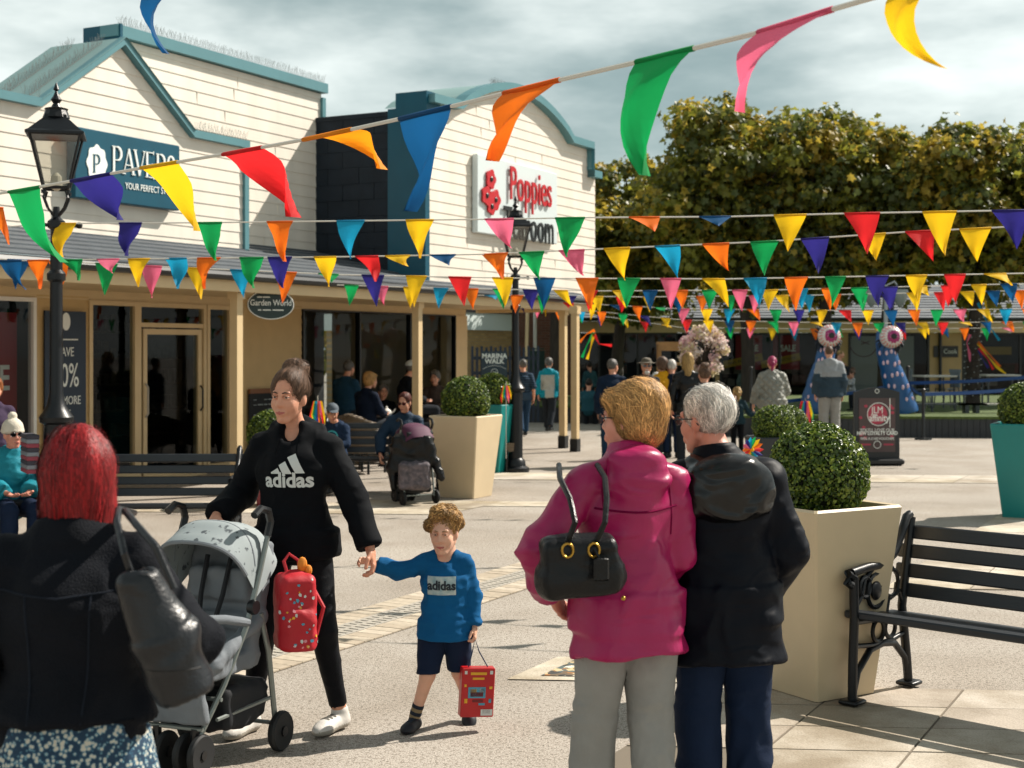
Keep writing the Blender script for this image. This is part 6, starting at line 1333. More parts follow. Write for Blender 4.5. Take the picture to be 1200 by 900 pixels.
# ---- red-haired woman in the foreground
FLOR = mat('floral_skirt', '#16324a', .85, bump=.1, bscale=90)
_n = FLOR.node_tree; _v = _n.nodes.new('ShaderNodeTexVoronoi'); _v.inputs['Scale'].default_value = 95; _t = _n.nodes.new('ShaderNodeTexCoord'); _n.links.new(_t.outputs['Object'], _v.inputs[0]); _r = _n.nodes.new('ShaderNodeValToRGB'); _n.links.new(_v.outputs['Distance'], _r.inputs[0])
_z = _n.nodes.new('ShaderNodeTexNoise'); _z.inputs['Scale'].default_value = 34; _z.inputs['Detail'].default_value = 4; _n.links.new(_t.outputs['Object'], _z.inputs[0]); _a = _n.nodes.new('ShaderNodeMath'); _a.operation = 'MULTIPLY_ADD'; _a.inputs[1].default_value = .9; _n.links.new(_z.outputs['Fac'], _a.inputs[0]); _n.links.new(_v.outputs['Distance'], _a.inputs[2]); _n.links.new(_a.outputs[0], _r.inputs[0])
_r.color_ramp.interpolation = 'CONSTANT'
for p_, c_ in ((0, '#bdb7a8'), (.78, '#6d8f9c'), (.90, '#1c4a63'), (.99, '#14324a')): 
    e = _r.color_ramp.elements[0] if p_ == 0 else _r.color_ramp.elements.new(p_); e.color = (*lin(c_), 1)
_r.color_ramp.elements.remove(_r.color_ramp.elements[-1]); _n.links.new(_r.outputs[0], _n.nodes['Principled BSDF'].inputs['Base Color'])
BDEN = fab('black_denim', '#0e1118', .8, .5, 220, .15)
P3 = make_person('woman with red bob in black denim jacket and floral skirt', pos(84, 3.42), R(184), 1.565, fem=True, detail=2, hs=.92, skin=SKIN_PALE, head=(14, 8, 0), build=1.12,
    pose=dict(head=(0, -.055, 1.565), neck=(0, -.0, 1.42), elR=(-.315, .02, 1.15), wrR=(-.275, -.24, 1.08), elL=(.265, .02, 1.09), wrL=(.20, -.22, 1.03)),
    top=dict(name='denim_jacket', mat=BDEN, collar=.035, hem=.955, hemw=.20, heme=.165, ease=.026, wr=.010, seed=7, wf=(7, 7, 10), res=.009), legs=dict(name='skirt', mat=FLOR, skirt=.30, hemw=.30, heme=.25, wr=.012, wf=(10, 10, 1.5)), shoes=dict(mat=BSHOE),
    hair=dict(style='bob', mat=H_RED, n=7500, w=.0019, L=.24, steps=8, jit=.06, th=.012, lift=.0035, nz=.004, extra=[((-.062, -.01, -.085), (.028, .04, .06))]))
m = MB()          # seams of the jacket back
for pts in ([(-.17, .3, 1.20), (0, .3, 1.185), (.17, .3, 1.20)], [(-.075, .3, 1.19), (-.06, .3, .90)], [(.075, .3, 1.19), (.06, .3, .90)]):
    P_ = [Vector(p) for p in pts]; Q_ = []
    for a, b in zip(P_[:-1], P_[1:]): Q_ += [a.lerp(b, i/10) for i in range(10)]
    Q_.append(P_[-1]); out = []
    for q in Q_:
        h = P3.bvh.ray_cast(q+Vector((0, .5, 0)), Vector((0, -1, 0)))
        if h[0] is not None: out.append(h[0]+Vector((0, .0005, 0)))
    if len(out) > 2: m.tube(out, .0028, 5)
m.build('seam', fab('seam_thread', '#1a1f28'), P3.top)
def tote(label, c, rz, roll, w, d, h, mt, strap_pts, cat='handbag', name='tote_bag', seed=3):
    T = thing(name, label, cat, c, rz); Mr = np.array(Matrix.Rotation(roll, 3, 'Y'))
    a_, m_, b_ = (Vector(at(*p))-Vector(c) for p in ((164, 682, 3.14), (192, 745, 3.15), (216, 812, 3.17))); a_, m_, b_ = (np.array(x) for x in (a_, m_, b_))
    u = np.array((math.cos(R(25)), math.sin(R(25)), 0)); pr = [acone(a_, m_, .046, .068, .030, .055, u), acone(m_, b_, .068, .060, .055, .070, u, True), ell(a_+np.array((-.008, 0, .012)), (.030, .018, .03), None, -1)]
    v, q = sdf(pr, .0065, .02); v = wrinkle(v, q, .010, (8, 8, 8), seed); link('bag_body', np_mesh('bag_body', v, q, [mt]), T)
    bv = BVHTree.FromPolygons(v.tolist(), q.tolist()); sm = MB(); out = []
    for i in range(11):
        p = a_+(b_-a_)*.74+u*(.075*(i/5-1)); h = bv.ray_cast(Vector(p)+Vector((0, -.5, 0)), Vector((0, 1, 0)))
        if h[0] is not None: out.append(h[0])
    if len(out) > 2: sm.tube(out, .0022, 5); sm.build('seam', BLACK, T)
    for sp in strap_pts: m = MB(); m.tube([Vector(p)-Vector(c) if True else p for p in sp], .0085, 8); T2 = m.build('strap', mt, T); T2.matrix_parent_inverse = Matrix.Rotation(-rz, 4, 'Z')
    return T
c = at(212, 815, 3.17)
LTOTE = mat('tote_leather', '#101318', .36, spec=.45, bump=.2, bscale=110, fold=.5, fscale=5)
tote('soft black leather tote bag on the red haired woman\'s shoulder', c, 0., 0., .15, .085, .32, LTOTE,
     [[at(160, 690, 3.15), at(146, 650, 3.13), at(137, 612, 3.2), at(139, 597, 3.32), at(150, 600, 3.46)], [at(204, 690, 3.12), at(182, 640, 3.12), at(160, 615, 3.18), at(147, 599, 3.30), at(157, 601, 3.46)]])
# ---- the older couple
P4 = make_person('woman with short golden hair in fuchsia raincoat, seen from behind', pos(734, 4.95), R(198), 1.63, fem=True, detail=2, hs=.96, skin=SKIN_PINK, head=(46, 0, 0), build=1.0, fat=.008,
    pose=dict(head=(-.035, -.05, 1.575), neck=(-.012, .0, 1.43), elL=(.365, .05, 1.12), wrL=(.265, -.06, .945), elR=(-.215, .0, 1.09), wrR=(-.17, -.18, .95), knL=(.098, -.06, .49), anL=(.115, -.10, .085), knR=(-.092, .0, .49), anR=(-.095, .10, .085), shL=(.170, .015, 1.345)),
    top=dict(name='raincoat', mat=FUCH, collar=.055, hem=.735, hemw=.218, heme=.165, ease=.024, wr=.011, wf=(6, 6, 7), seed=11, res=.0095, sleeve=dict(L=.88, R=.98), cuff=.014, extra=[ell((0, .115, 1.30), (.11, .055, .10)), ell((0, .10, 1.38), (.10, .06, .05))]),
    legs=dict(mat=GREYT, ease=.022, flare=.022, wr=.007, wf=(9, 9, 6)), shoes=dict(mat=BSHOE), hair=dict(style='crop', nz=.006, nf=(28, 28, 16), mat=H_GLD, n=5200, w=.0017, L=.075, jit=.30, lift=.003, curl=.0015, cf=.9), hands=dict(L=dict(curl=25, d=(-.5, -.45, -.55), th=(0, -.3, 1))))
glasses(P4)
m = MB()
for xx in (-.115, .115):
    out = []
    for i in range(9):
        z = 1.40-.035*i; h = P4.bvh.ray_cast(Vector((xx*(1+.02*i), .6, z)), Vector((0, -1, 0)))
        if h[0] is not None: out.append(h[0]+Vector((0, .001, 0)))
    if len(out) > 2: m.tube(out, .003, 5)
out = []
for i in range(13):
    h = P4.bvh.ray_cast(Vector((-.15+.025*i, .6, 1.22-.012*math.sin(i/12*math.pi))), Vector((0, -1, 0)))
    if h[0] is not None: out.append(h[0]+Vector((0, .001, 0)))
m.tube(out, .004, 5); m.build('seam', mat('fuchsia_seam', '#6a0a36', .9, spec=.05), P4.top)
c = at(681, 697, 4.62); T = thing('handbag', 'black leather handbag with brass rings on the fuchsia woman\'s arm', 'handbag', c, R(6))
pr = [bx((0, 0, .095), (.098, .042, .07), None, 1, .02), ell((0, 0, .045), (.134, .07, .052)), ell((.10, 0, .065), (.040, .055, .055)), ell((-.10, 0, .065), (.040, .055, .055)), cone((-.085, 0, .172), (.085, 0, .168), .026), bx((0, 0, -.06), (.3, .3, .05), None, -1)]
v, q = sdf(pr, .007, .03); v = wrinkle(v, q, .007, (10, 10, 12), 21); Mr = np.array(Matrix.Rotation(R(-4), 3, 'Y')); v = v@Mr.T; b = link('bag_body', np_mesh('bag_body', v, q, [LEATHER]), T)
m = MB(); Ty = lambda p, D=4.62: at(*p, D)-c
ri = Matrix.Rotation(-R(6), 4, 'Z')
m.tube([ri @ Ty(p, D) for p, D in (((664, 640), 4.57), ((674, 612), 4.55), ((668, 585), 4.60), ((656, 560), 4.76), ((655, 545), 4.93))], .010, 8); m.tube([ri @ Ty(p, D) for p, D in (((699, 634), 4.57), ((709, 612), 4.55), ((711, 585), 4.60), ((709, 560), 4.70), ((700, 545), 4.80))], .010, 8); m.build('strap', LEATHER, T)
m = MB()
for x in (-.055, .03): m.tube([(x+.018*math.cos(i*math.pi/7), -.075, .155+.022*math.sin(i*math.pi/7)) for i in range(14)], .0045, 6, close=True)
m.ball((.13, -.05, -.005), .008); m.build('ring', GOLD, T)
m = MB(); m.rbox((.025, -.105, .06), (.075, -.088, .135), .006); m.tube([(.03, -.08, .16), (.045, -.097, .13)], .006, 5); m.build('tag', LEATHER, T)
P5 = make_person('white haired man in long navy rain jacket, seen from behind', pos(848, 5.15), R(188), 1.615, detail=2, hs=.98, skin=SKIN_PINK, head=(36, 2, 0), build=1.02, fat=.008,
    pose=dict(head=(.055, -.055, 1.575), neck=(.02, -.0, 1.425), elR=(-.245, .03, 1.09), wrR=(-.205, -.13, .90), elL=(.24, .03, 1.10), wrL=(.20, -.12, .92)),
    top=dict(mat=RAIN, collar=.055, hem=.67, hemw=.222, heme=.16, ease=.026, wr=.010, wf=(6, 6, 7), seed=17, res=.0095, cuff=.010),
    legs=dict(mat=NAVYT, ease=.024, flare=.026, wr=.007, wf=(8, 8, 6)), shoes=dict(mat=BSHOE), hair=dict(style='short', mat=H_WHT, n=4200, w=.0011, L=.035, jit=.3, lift=.003, th=.010))
glasses(P5)
kk_ = P5.k; v, q = sdf([ell(np.array((.02, .125, 1.31))*kk_, np.array((.172, .066, .115))*kk_), ell(np.array((.02, .09, 1.39))*kk_, np.array((.142, .085, .055))*kk_), cone(np.array((-.11, .04, 1.41))*kk_, np.array((-.05, -.08, 1.40))*kk_, .03*kk_, .02*kk_), cone(np.array((.13, .04, 1.41))*kk_, np.array((.07, -.08, 1.40))*kk_, .03*kk_, .02*kk_), ell(np.array((.02, .02, 1.50))*kk_, np.array((.075, .085, .10))*kk_, None, -1)], .0085, .04); v = wrinkle(v, q, .014, (8, 8, 9), 41); link('hood', np_mesh('hood', v, q, [RAING]), P5.root)
# ---- red rucksack with animals on the pushchair, and the pushchair itself
GREYF = mat('pushchair_grey', '#6c7278', .8, bump=.2, bscale=200, var=.08, vscale=10); HOODF = mat('pushchair_print', '#8e9799', .8, col2='#454c51', vscale=26); HOODF.node_tree.nodes['Color Ramp'].color_ramp.elements[0].position = .60; HOODF.node_tree.nodes['Color Ramp'].color_ramp.elements[1].position = .66
FRAME = mat('pushchair_frame', '#7f8683', .4, .5); TYRE = mat('tyre', '#101214', .7); PRAMD = mat('pushchair_dark', '#14171c', .8, bump=.2, bscale=200)
def make_pushchair(label, loc, rz, fabric, hoodf):
    T = thing('pushchair', label, 'pushchair', loc, rz, 'folding pushchairs')
    for s in (-1, 1):
        m = MB(); m.tube([(s*.10, -.20, .13), (s*.17, -.10, .36), (s*.20, .02, .58), (s*.215, .10, .80), (s*.22, .16, .96)], .0125, 8); m.tube([(s*.21, .24, .10), (s*.21, .18, .45), (s*.20, .13, .62)], .0125, 8); m.tube([(s*.205, .20, .24), (s*.16, -.14, .22)], .009, 6); m.build('side_frame', FRAME, T)
        m = MB(); m.tube([(s*.22, .155, .95), (s*.22, .18, 1.01), (s*.22, .16, 1.06), (s*.22, .10, 1.075), (s*.22, .05, 1.05)], .017, 8); m.build('handle', BLACK, T)
        for k in (-1, 1):
            m = MB(); Mw = XF((s*.085+k*.036, -.20, .085)) @ Matrix.Rotation(R(90), 4, 'Y'); m.lathe([(.052, -.014), (.078, -.016), (.085, -.008), (.085, .008), (.078, .016), (.052, .014)], 20, Mw); w_ = m.build('wheel', TYRE, T); m = MB(); m.lathe([(.02, -.02), (.02, .02)], 10, Mw); [m.box((-.006, .01, -.008), (.006, .054, .008), Mw @ Matrix.Rotation(i*2*math.pi/5, 4, 'Z')) for i in range(5)]; m.build('rim', BLACK, w_)
        m = MB(); m.tube([(s*.085-.04, -.20, .085), (s*.085+.04, -.20, .085)], .010, 6); m.tube([(s*.085, -.20, .09), (s*.095, -.20, .19)], .018, 8); m.build('fork', BLACK, T)
        m = MB(); Mw = XF((s*.235, .24, .088)) @ Matrix.Rotation(R(90), 4, 'Y'); m.lathe([(.054, -.016), (.08, -.018), (.088, -.008), (.088, .008), (.08, .018), (.054, .016)], 20, Mw); w_ = m.build('wheel', TYRE, T); m = MB(); m.lathe([(.022, -.024), (.022, .024)], 10, Mw); [m.box((-.007, .01, -.009), (.007, .058, .009), Mw @ Matrix.Rotation(i*2*math.pi/5, 4, 'Z')) for i in range(5)]; m.build('rim', BLACK, w_)
        m = MB(); Mw = XF((s*.215, .05, .66)) @ Matrix.Rotation(R(90), 4, 'Y'); m.lathe([(.03, -.016), (.034, 0), (.03, .016)], 14, Mw); m.build('hinge', BLACK, T)
    for a_, b_ in (((-.21, .24, .12), (.21, .24, .12)), ((-.17, -.12, .30), (.17, -.12, .30)), ((-.13, -.2, .19), (.13, -.2, .19))): m = MB(); m.tube([a_, b_], .0095, 6); m.build('cross_bar', FRAME, T)
    pr = [bx((0, -.04, .43), (.165, .16, .022), None, 1, .018), bx((0, .17, .66), (.165, .022, .25), np.array(Matrix.Rotation(R(-16), 3, 'X')), 1, .02), cone((-.175, -.18, .46), (-.18, .16, .60), .028, .03), cone((.175, -.18, .46), (.18, .16, .60), .028, .03), bx((0, -.225, .33), (.14, .012, .11), np.array(Matrix.Rotation(R(14), 3, 'X')), 1, .012), bx((0, .12, .585), (.12, .03, .012), None, 1, .02), bx((0, .15, .74), (.13, .03, .05), None, 1, .02)]
    v, q = sdf(pr, .009, .03); v = wrinkle(v, q, .006, (13, 13, 13), 4); link('seat', np_mesh('seat', v, q, [fabric]), T)
    m = MB(); pr = [bx((0, .07, .24), (.15, .13, .06), None, 1, .03)]; v, q = sdf(pr, .012, .02); v = wrinkle(v, q, .012, (9, 9, 9), 6); link('basket', np_mesh('basket', v, q, [PRAMD]), T)
    m = MB()
    for s in (-1, 1): m.tube([(s*.06, .12, .86), (s*.055, .06, .70), (s*.03, -.0, .53)], .012, 6)
    m.tube([(0, -.02, .47), (0, -.0, .53)], .014, 6); m.rbox((-.025, -.015, .51), (.025, .015, .55), .006); m.build('harness', PRAMD, T)
    m = MB(); m.tube([(-.205, .02, .60), (-.20, -.14, .64), (-.15, -.26, .655), (0, -.30, .66), (.15, -.26, .655), (.20, -.14, .64), (.205, .02, .60)], .019, 10); m.build('bumper_bar', fabric, T)
    def shell(th, out):
        def fn(a, b):
            t = -1+2*a; ph = R(50+100*b); x = .205*math.copysign(abs(math.sin(t*math.pi/2))**.8, t); r = (.31+out)*math.cos(t*math.pi/2)**.42 if abs(t) < 1 else 0; rib = 1+.018*math.cos(b*6*math.pi)
            return (x*(1+out*3), .09-r*rib*math.cos(ph)*.95, .70+r*rib*math.sin(ph)*1.0)
        return fn
    m = MB(); m.grid(shell(0, 0), 26, 18); m.grid(shell(0, .007), 26, 18); m.build('hood', hoodf, T, True, 180)
    m = MB(); f = shell(0, .004); m.tube([f(i/26, 0) for i in range(1, 26)], .009, 6); m.tube([f(i/26, .34) for i in range(1, 26)], .005, 5); m.build('hood_rim', fabric, T); return T
RL = gnd(329, 880); ra = R(-22); off_ = Matrix.Rotation(ra, 3, 'Z') @ Vector((.235, .24, 0)); make_pushchair('grey pushchair with animal print hood pushed by the hooded mother', RL-off_, ra, GREYF, HOODF)
c = at(349, 765, 6.22); T = thing('rucksack', 'small red patterned rucksack hanging on the grey pushchair', 'rucksack', c+Vector((-.012, 0, .0)), R(22)); REDB = mat('rucksack_red', '#a8101f', .6, col2='#b81426', vscale=9, bump=.15, bscale=120)
pr = [bx((0, 0, .18), (.045, .045, .13), None, 1, .035), bx((.01, -.055, .11), (.038, .02, .065), None, 1, .02), ell((0, 0, .31), (.055, .05, .05))]; v, q = sdf(pr, .007, .025); v = wrinkle(v, q, .006, (14, 14, 14), 9); link('bag_body', np_mesh('bag_body', v, q, [REDB]), T)
m = MB(); rg = random.Random(6); bv = BVHTree.FromPolygons(v.tolist(), q.tolist()); 
for i in range(46):
    x, z = rg.uniform(-.085, .085), rg.uniform(.04, .33); a = rg.uniform(0, 6.3); h = bv.ray_cast(Vector((x, -1, z)), Vector((0, 1, 0)))
    if h[0] is not None: m.m = rg.randrange(4); r_ = rg.uniform(.005, .010); n_ = h[1]; Mq = Matrix.Translation(h[0]+n_*.0015) @ n_.to_track_quat('Z', 'Y').to_matrix().to_4x4(); m.add([Mq @ Vector((r_*math.cos(a+j*1.26)*rg.uniform(.6, 1.3), r_*math.sin(a+j*1.26)*rg.uniform(.6, 1.3), 0)) for j in range(5)], [(0, 1, 2, 3, 4)])
m.build('motif', [cols[0], cols[1], PRINT, mat('print_pink', '#d88a94', .6)], T, False)
m = MB(); m.tube([(-.03, .0, .33), (-.045, .02, .40), (-.02, .03, .43), (.02, .02, .40), (.02, 0, .33)], .008, 6); m.tube([(.075, -.03, .28), (.115, -.05, .2), (.085, -.04, .08)], .009, 6); m.tube([(-.02, -.06, .18), (.0, -.085, .17), (.03, -.09, .15), (.02, -.085, .11)], .004, 5); m.build('strap', REDB, T)
m = MB(); m.ball((.03, -.01, .385), (.022, .018, .035), 8, 6); m.ball((.055, -.015, .36), (.018, .015, .025), 8, 6); m.build('charm', mat('charm_orange', '#d8821e', .6), T)

# ---- figures in the middle distance
def stand(label, px, ytop, D, rot, top, legs, hair, fem=False, build=1., head=(0, 0, 0), pose=None, shoes=BSHOE, group='people beyond the planters', hs=.95, detail=1, hadd=.025, skin=None, fat=0., hands=None, z=0., **kw):
    H = HC-(ytop-HY)*D/F-hadd-z; kk = H/1.7
    return make_person(label, Vector((X(px, D), D, z)), R(rot), H, pose=pose, hs=hs if H > 1.4 else .86, build=build, fem=fem, head=head, detail=detail, fat=fat, skin=skin, group=group, top=top, legs=legs, shoes=dict(mat=shoes), hair=hair, hands=hands, **kw)
WALK1 = dict(knL=(.09, -.16, .50), anL=(.09, -.22, .10), toeL=(.10, -.38, .05), knR=(-.09, .05, .48), anR=(-.09, .26, .14), toeR=(-.10, .14, .03), elL=(.22, .10, 1.12), wrL=(.22, .10, .87), elR=(-.22, -.02, 1.11), wrR=(-.22, -.14, .88))
WALK2 = dict(knR=(-.09, -.16, .50), anR=(-.09, -.22, .10), toeR=(-.10, -.38, .05), knL=(.09, .05, .48), anL=(.09, .26, .14), toeL=(.10, .14, .03), elR=(-.22, .10, 1.12), wrR=(-.22, .10, .87), elL=(.22, -.02, 1.11), wrL=(.22, -.14, .88))
TEALJ = fab('teal_jacket', '#0f8296', .6); GREYJ = fab('pale_grey_jacket', '#a7a6a0', .6); STRIPE = fab('slate_shirt', '#34475a')
stand('woman in turquoise and pale grey jacket walking away to the far fence', 643, 419, 30., 165, dict(mat=[GREYJ, TEALJ], blocks=lambda c: ((np.abs(c[:, 0]) > .155) | (c[:, 2] > 1.33) | ((c[:, 2] < .98) & (c[:, 0] > .05))).astype(int), hood=True, hem=.80, ease=.03, hemw=.2), dict(mat=CHARC, ease=.02), dict(style='short', mat=H_GRY, th=.016), True, pose=WALK1)
stand('man in slate striped shirt and jeans walking away past the lamp post', 613, 421, 28.5, 190, dict(mat=[STRIPE, NAVY], blocks=lambda c: ((np.sin(c[:, 2]*120) > .5) & (c[:, 2] > 1.0)).astype(int), hem=.85, sleeve=.05, ease=.02), dict(mat=DENIM, ease=.02), dict(style='short', mat=H_GRY), build=1.05, pose=WALK2)
stand('broad man in plain navy sweatshirt facing away', 718, 420, 21.5, 172, dict(mat=fab('navy_sweat', '#152438'), hem=.86, ease=.025, collar=.01), dict(mat=DENIM, ease=.02), dict(style='short', mat=H_GRY, th=.006), build=1.22, fat=.02, head=(-25, 0, 0))
P = stand('bearded man in a camouflage sun hat and dark glasses', 757, 419, 21.5, 8, dict(mat=CHARC, collar=.02), dict(mat=CHARC), dict(style='short', mat=H_WHT, extra=[((0, -.075, -.10), (.045, .035, .035)), ((0, -.092, -.05), (.03, .015, .008))]), head=(-8, 0, 0)); glasses(P, True); cap_hat(P, mat('hat_camo', '#6a6152', .85, col2='#3f3a30', vscale=30), 'brim', name='sun_hat')
P = stand('brown haired person in yellow jacket behind the camouflage hat', 777, 418, 23., 215, dict(mat=fab('yellow_jacket', '#c98f14', .6), collar=.05, ease=.03), dict(mat=CHARC), dict(style='crop', mat=H_BRN), True, head=(-30, 0, 0)); glasses(P)
stand('white haired man in dark navy jacket facing the far shops', 787, 421, 23., 176, dict(mat=NAVY, collar=.04, ease=.03), dict(mat=NAVYT), dict(style='short', mat=H_WHT))
stand('blonde long haired woman in black leather jacket facing away', 806, 412, 21., 176, dict(mat=LEATHER, hem=.84, collar=.03), dict(mat=CHARC), dict(style='long', mat=H_BLD, n=500, w=.004), True)
stand('woman with brown topknot in navy coat facing away', 826, 424, 18.2, 182, dict(mat=fab('navy_coat', '#121b2a'), hem=.75, collar=.03, ease=.03), dict(mat=CHARC), dict(style='bun', mat=H_BRN, n=400, w=.003), True, build=1.15, hadd=.07)
QUILT = mat('quilt_grey', '#85867e', .7, var=.06, vscale=6)
_n = QUILT.node_tree; _t = _n.nodes.new('ShaderNodeTexCoord'); _s = _n.nodes.new('ShaderNodeSeparateXYZ'); _n.links.new(_t.outputs['Object'], _s.inputs[0]); hsum = []
for sg in (1, -1):
    a = _n.nodes.new('ShaderNodeMath'); a.operation = 'MULTIPLY_ADD'; a.inputs[1].default_value = sg*1.; _n.links.new(_s.outputs[0], a.inputs[0]); _n.links.new(_s.outputs[2], a.inputs[2]); b2 = _n.nodes.new('ShaderNodeMath'); b2.operation = 'PINGPONG'; b2.inputs[1].default_value = .065; _n.links.new(a.outputs[0], b2.inputs[0]); hsum.append(b2)
mn = _n.nodes.new('ShaderNodeMath'); mn.operation = 'MINIMUM'; _n.links.new(hsum[0].outputs[0], mn.inputs[0]); _n.links.new(hsum[1].outputs[0], mn.inputs[1]); sm = _n.nodes.new('ShaderNodeMath'); sm.operation = 'SQRT'; _n.links.new(mn.outputs[0], sm.inputs[0]); bp = _n.nodes.new('ShaderNodeBump'); bp.inputs['Strength'].default_value = 1.; bp.inputs['Distance'].default_value = .12; _n.links.new(sm.outputs[0], bp.inputs['Height']); _n.links.new(bp.outputs[0], _n.nodes['Principled BSDF'].inputs['Normal'])
stand('pink haired woman in quilted grey jacket holding a child\'s hand', 905, 417, 24., 176, dict(mat=QUILT, hem=.80, ease=.045, hemw=.22, collar=.04, wr=.004), dict(mat=BLK, ease=.012), dict(style='ponytail', mat=H_PNK), True, build=1.12, fat=.02, pose=dict(elL=(.27, .02, 1.12), wrL=(.32, -.05, .88), elR=(-.25, -.06, 1.10), wrR=(-.18, -.24, 1.02)))
stand('small girl with long fair ponytail in dark teal jacket', 864, 455, 23.6, 186, dict(mat=fab('girl_teal', '#1c3038'), hem=.80, ease=.03), dict(mat=BLK), dict(style='ponytail', mat=H_BLD, n=300, w=.004), True, pose=dict(elR=(-.30, .0, 1.10), wrR=(-.48, -.02, .98)), hadd=.02)
GJ = [fab('jacket_light', '#8b9094', .6), fab('jacket_slate', '#2d3e4a', .6)]
stand('tall man in two tone grey hooded jacket before the tentacles', 972, 404, 26.5, 180, dict(mat=GJ, blocks=lambda c: ((c[:, 2] < 1.17) | ((np.abs(c[:, 0]) > .19) & (c[:, 2] < 1.22))).astype(int), hood=True, hem=.80, ease=.035, hemw=.205), dict(mat=GREYT, ease=.024, flare=.02), dict(style='short', mat=H_BRN, th=.006), build=1.08, head=(-12, 0, 0))
P = stand('dark haired woman in patterned white top holding a baby', 998, 432, 31., -70, dict(mat=mat('patterned_top', '#c9cccb', .8, col2='#20262c', vscale=22), hem=.84), dict(mat=CHARC), dict(style='bun', mat=H_BRN), True, pose=dict(elL=(.2, -.08, 1.15), wrL=(.02, -.28, 1.15), elR=(-.2, -.08, 1.12), wrR=(.0, -.28, 1.08)), z=.42, hadd=.06)
make_person('baby in pale clothes held by the woman in the patterned top', P.root.location+Vector((-.27, -.06, .72)), R(60), .75, sit=True, hs=.72, detail=0, top=dict(mat=fab('baby_pink', '#b98a80')), legs=dict(mat=CHARC), hair=dict(style='short', mat=H_BLD))
stand('blonde woman in black and white striped jacket behind the tentacle', 1049, 436, 31.5, -120, dict(mat=mat('zebra_jacket', '#d0d2d0', .8, col2='#14181c', vscale=16, stretch=(1, 1, 3)), hem=.80, ease=.03), dict(mat=CHARC), dict(style='long', mat=H_BLD), True, z=.42, head=(-30, 0, 0))
stand('grey clad person browsing in the far dark shop doorway', 872, 428, 40.5, 160, dict(mat=fab('far_grey', '#48545a')), dict(mat=CHARC), dict(style='short', mat=H_GRY), detail=0)
stand('person in dark top standing beside the far dark doorway', 691, 424, 39., 200, dict(mat=fab('far_teal', '#31525a')), dict(mat=CHARC), dict(style='short', mat=H_DRK), detail=0)
# ---- seated people
def sit(label, px, yhead, D, rot, top, legs, hair, fem=False, H=1.68, head=(0, 0, 0), pose=None, group='people sitting outside the café', detail=1, build=1., shoes=BSHOE, dz=0., hs=.95, **kw):
    z = HC-(yhead-HY)*D/F-1.143*H/1.7
    return make_person(label, Vector((X(px, D), D, z)), R(rot), H, sit=True, hs=hs, pose=pose, build=build, fem=fem, head=head, detail=detail, group=group, top=top, legs=legs, shoes=dict(mat=shoes), hair=hair, **kw)
P = sit('auburn haired woman in sunglasses and navy jacket on the bench', 474, 472, 17.5, 6, dict(mat=fab('bench_navy', '#1d3145', .6), collar=.05, ease=.03), dict(mat=fab('teal_jeans', '#1f5a70'), ease=.015), dict(style='ponytail', mat=H_AUB, n=500, w=.003), True, head=(-26, 8, 0), pose=dict(elR=(-.30, -.03, .72), wrR=(-.30, -.14, .52), anL=(.14, -.35, .09)), group='people on the black benches'); glasses(P, True)
KIDH = fab('kid_hoodie', '#1e2f47')
P = sit('child in grey cap and navy hoodie on the bench end', 391, 484, 17.5, -14, dict(mat=KIDH, hood=True, ease=.02), dict(mat=fab('kid_print', '#7c8890', .8, col2='#b7a8a0', vscale=20)), dict(style='short', mat=H_BRN), H=1.42, head=(30, 14, 0), group='people on the black benches', hs=.86); cap_hat(P, mat('cap_grey', '#4d5760', .8), 'cap', name='cap')
m = MB(); [m.add([(r0*math.cos(i*math.pi/12+o_), -.5, .66+r0*math.sin(i*math.pi/12+o_)) for r0, o_ in ((.085, 0), (.085, math.pi/12), (.068, math.pi/12), (.068, 0))], [(0, 1, 2, 3)]) for i in range(24)]; m.add([(.05*math.cos(i*math.pi/8), -.5, .66+.05*math.sin(i*math.pi/8)) for i in range(16)], [tuple(range(16))]); m.m = 1; m.add([(-.02, -.5, .63), (.025, -.5, .64), (.01, -.5, .70), (-.02, -.5, .685)], [(0, 1, 2, 3)]); decal(m, P.bvh, (0, 1, 0), .006, .3); m.build('logo_print', [mat('logo_teal', '#3aa5ad', .6), PRINT], P.top, False)
# the person inside the second pushchair, the coat over it and the bag behind
c = gnd(482, 588)+Vector((0, -.12, 0)); PC2 = make_pushchair('dark pushchair with a coat thrown over its hood by the bench', c, R(-148), PRAMD, mat('hood_plum', '#4d1f3c', .7))
make_person('toddler sitting in the dark pushchair, one foot out', c+Vector((-.02, .02, .10)), R(-148), .85, sit=True, hs=.74, detail=0, group='people on the black benches', top=dict(mat=fab('toddler_grey', '#5b6370')), legs=dict(mat=fab('toddler_legs', '#46504c')), shoes=dict(mat=mat('toddler_shoe', '#b9a196', .6)), hair=dict(style='short', mat=H_BRN), pose=dict(anR=(-.32, -.62, .38), knR=(-.2, -.38, .52), toeR=(-.36, -.68, .50)))
PC2.scale = (.9, .9, .9)
T = thing('leather_jacket', 'black leather jacket draped over the dark pushchair', 'jacket', c+Vector((.03, -.20, .28)), 0.); T.scale = (.86, .9, .86)
pr = [bx((0, .02, .34), (.20, .05, .20), None, 1, .05), cone((-.21, .0, .50), (-.27, -.02, .15), .065, .05), cone((-.27, -.02, .15), (-.24, -.03, -.10), .05, .045), cone((.21, .0, .50), (.30, -.02, .25), .065, .05), cone((.30, -.02, .25), (.40, -.03, .02), .05, .045), cone((-.18, .05, .56), (.18, .05, .56), .07), ell((0, .12, .55), (.2, .2, .08))]
v, q = sdf(pr, .014, .04); v = wrinkle(v, q, .016, (6, 6, 7), 31); link('jacket_body', np_mesh('jacket_body', v, q, [LEATHER]), T)
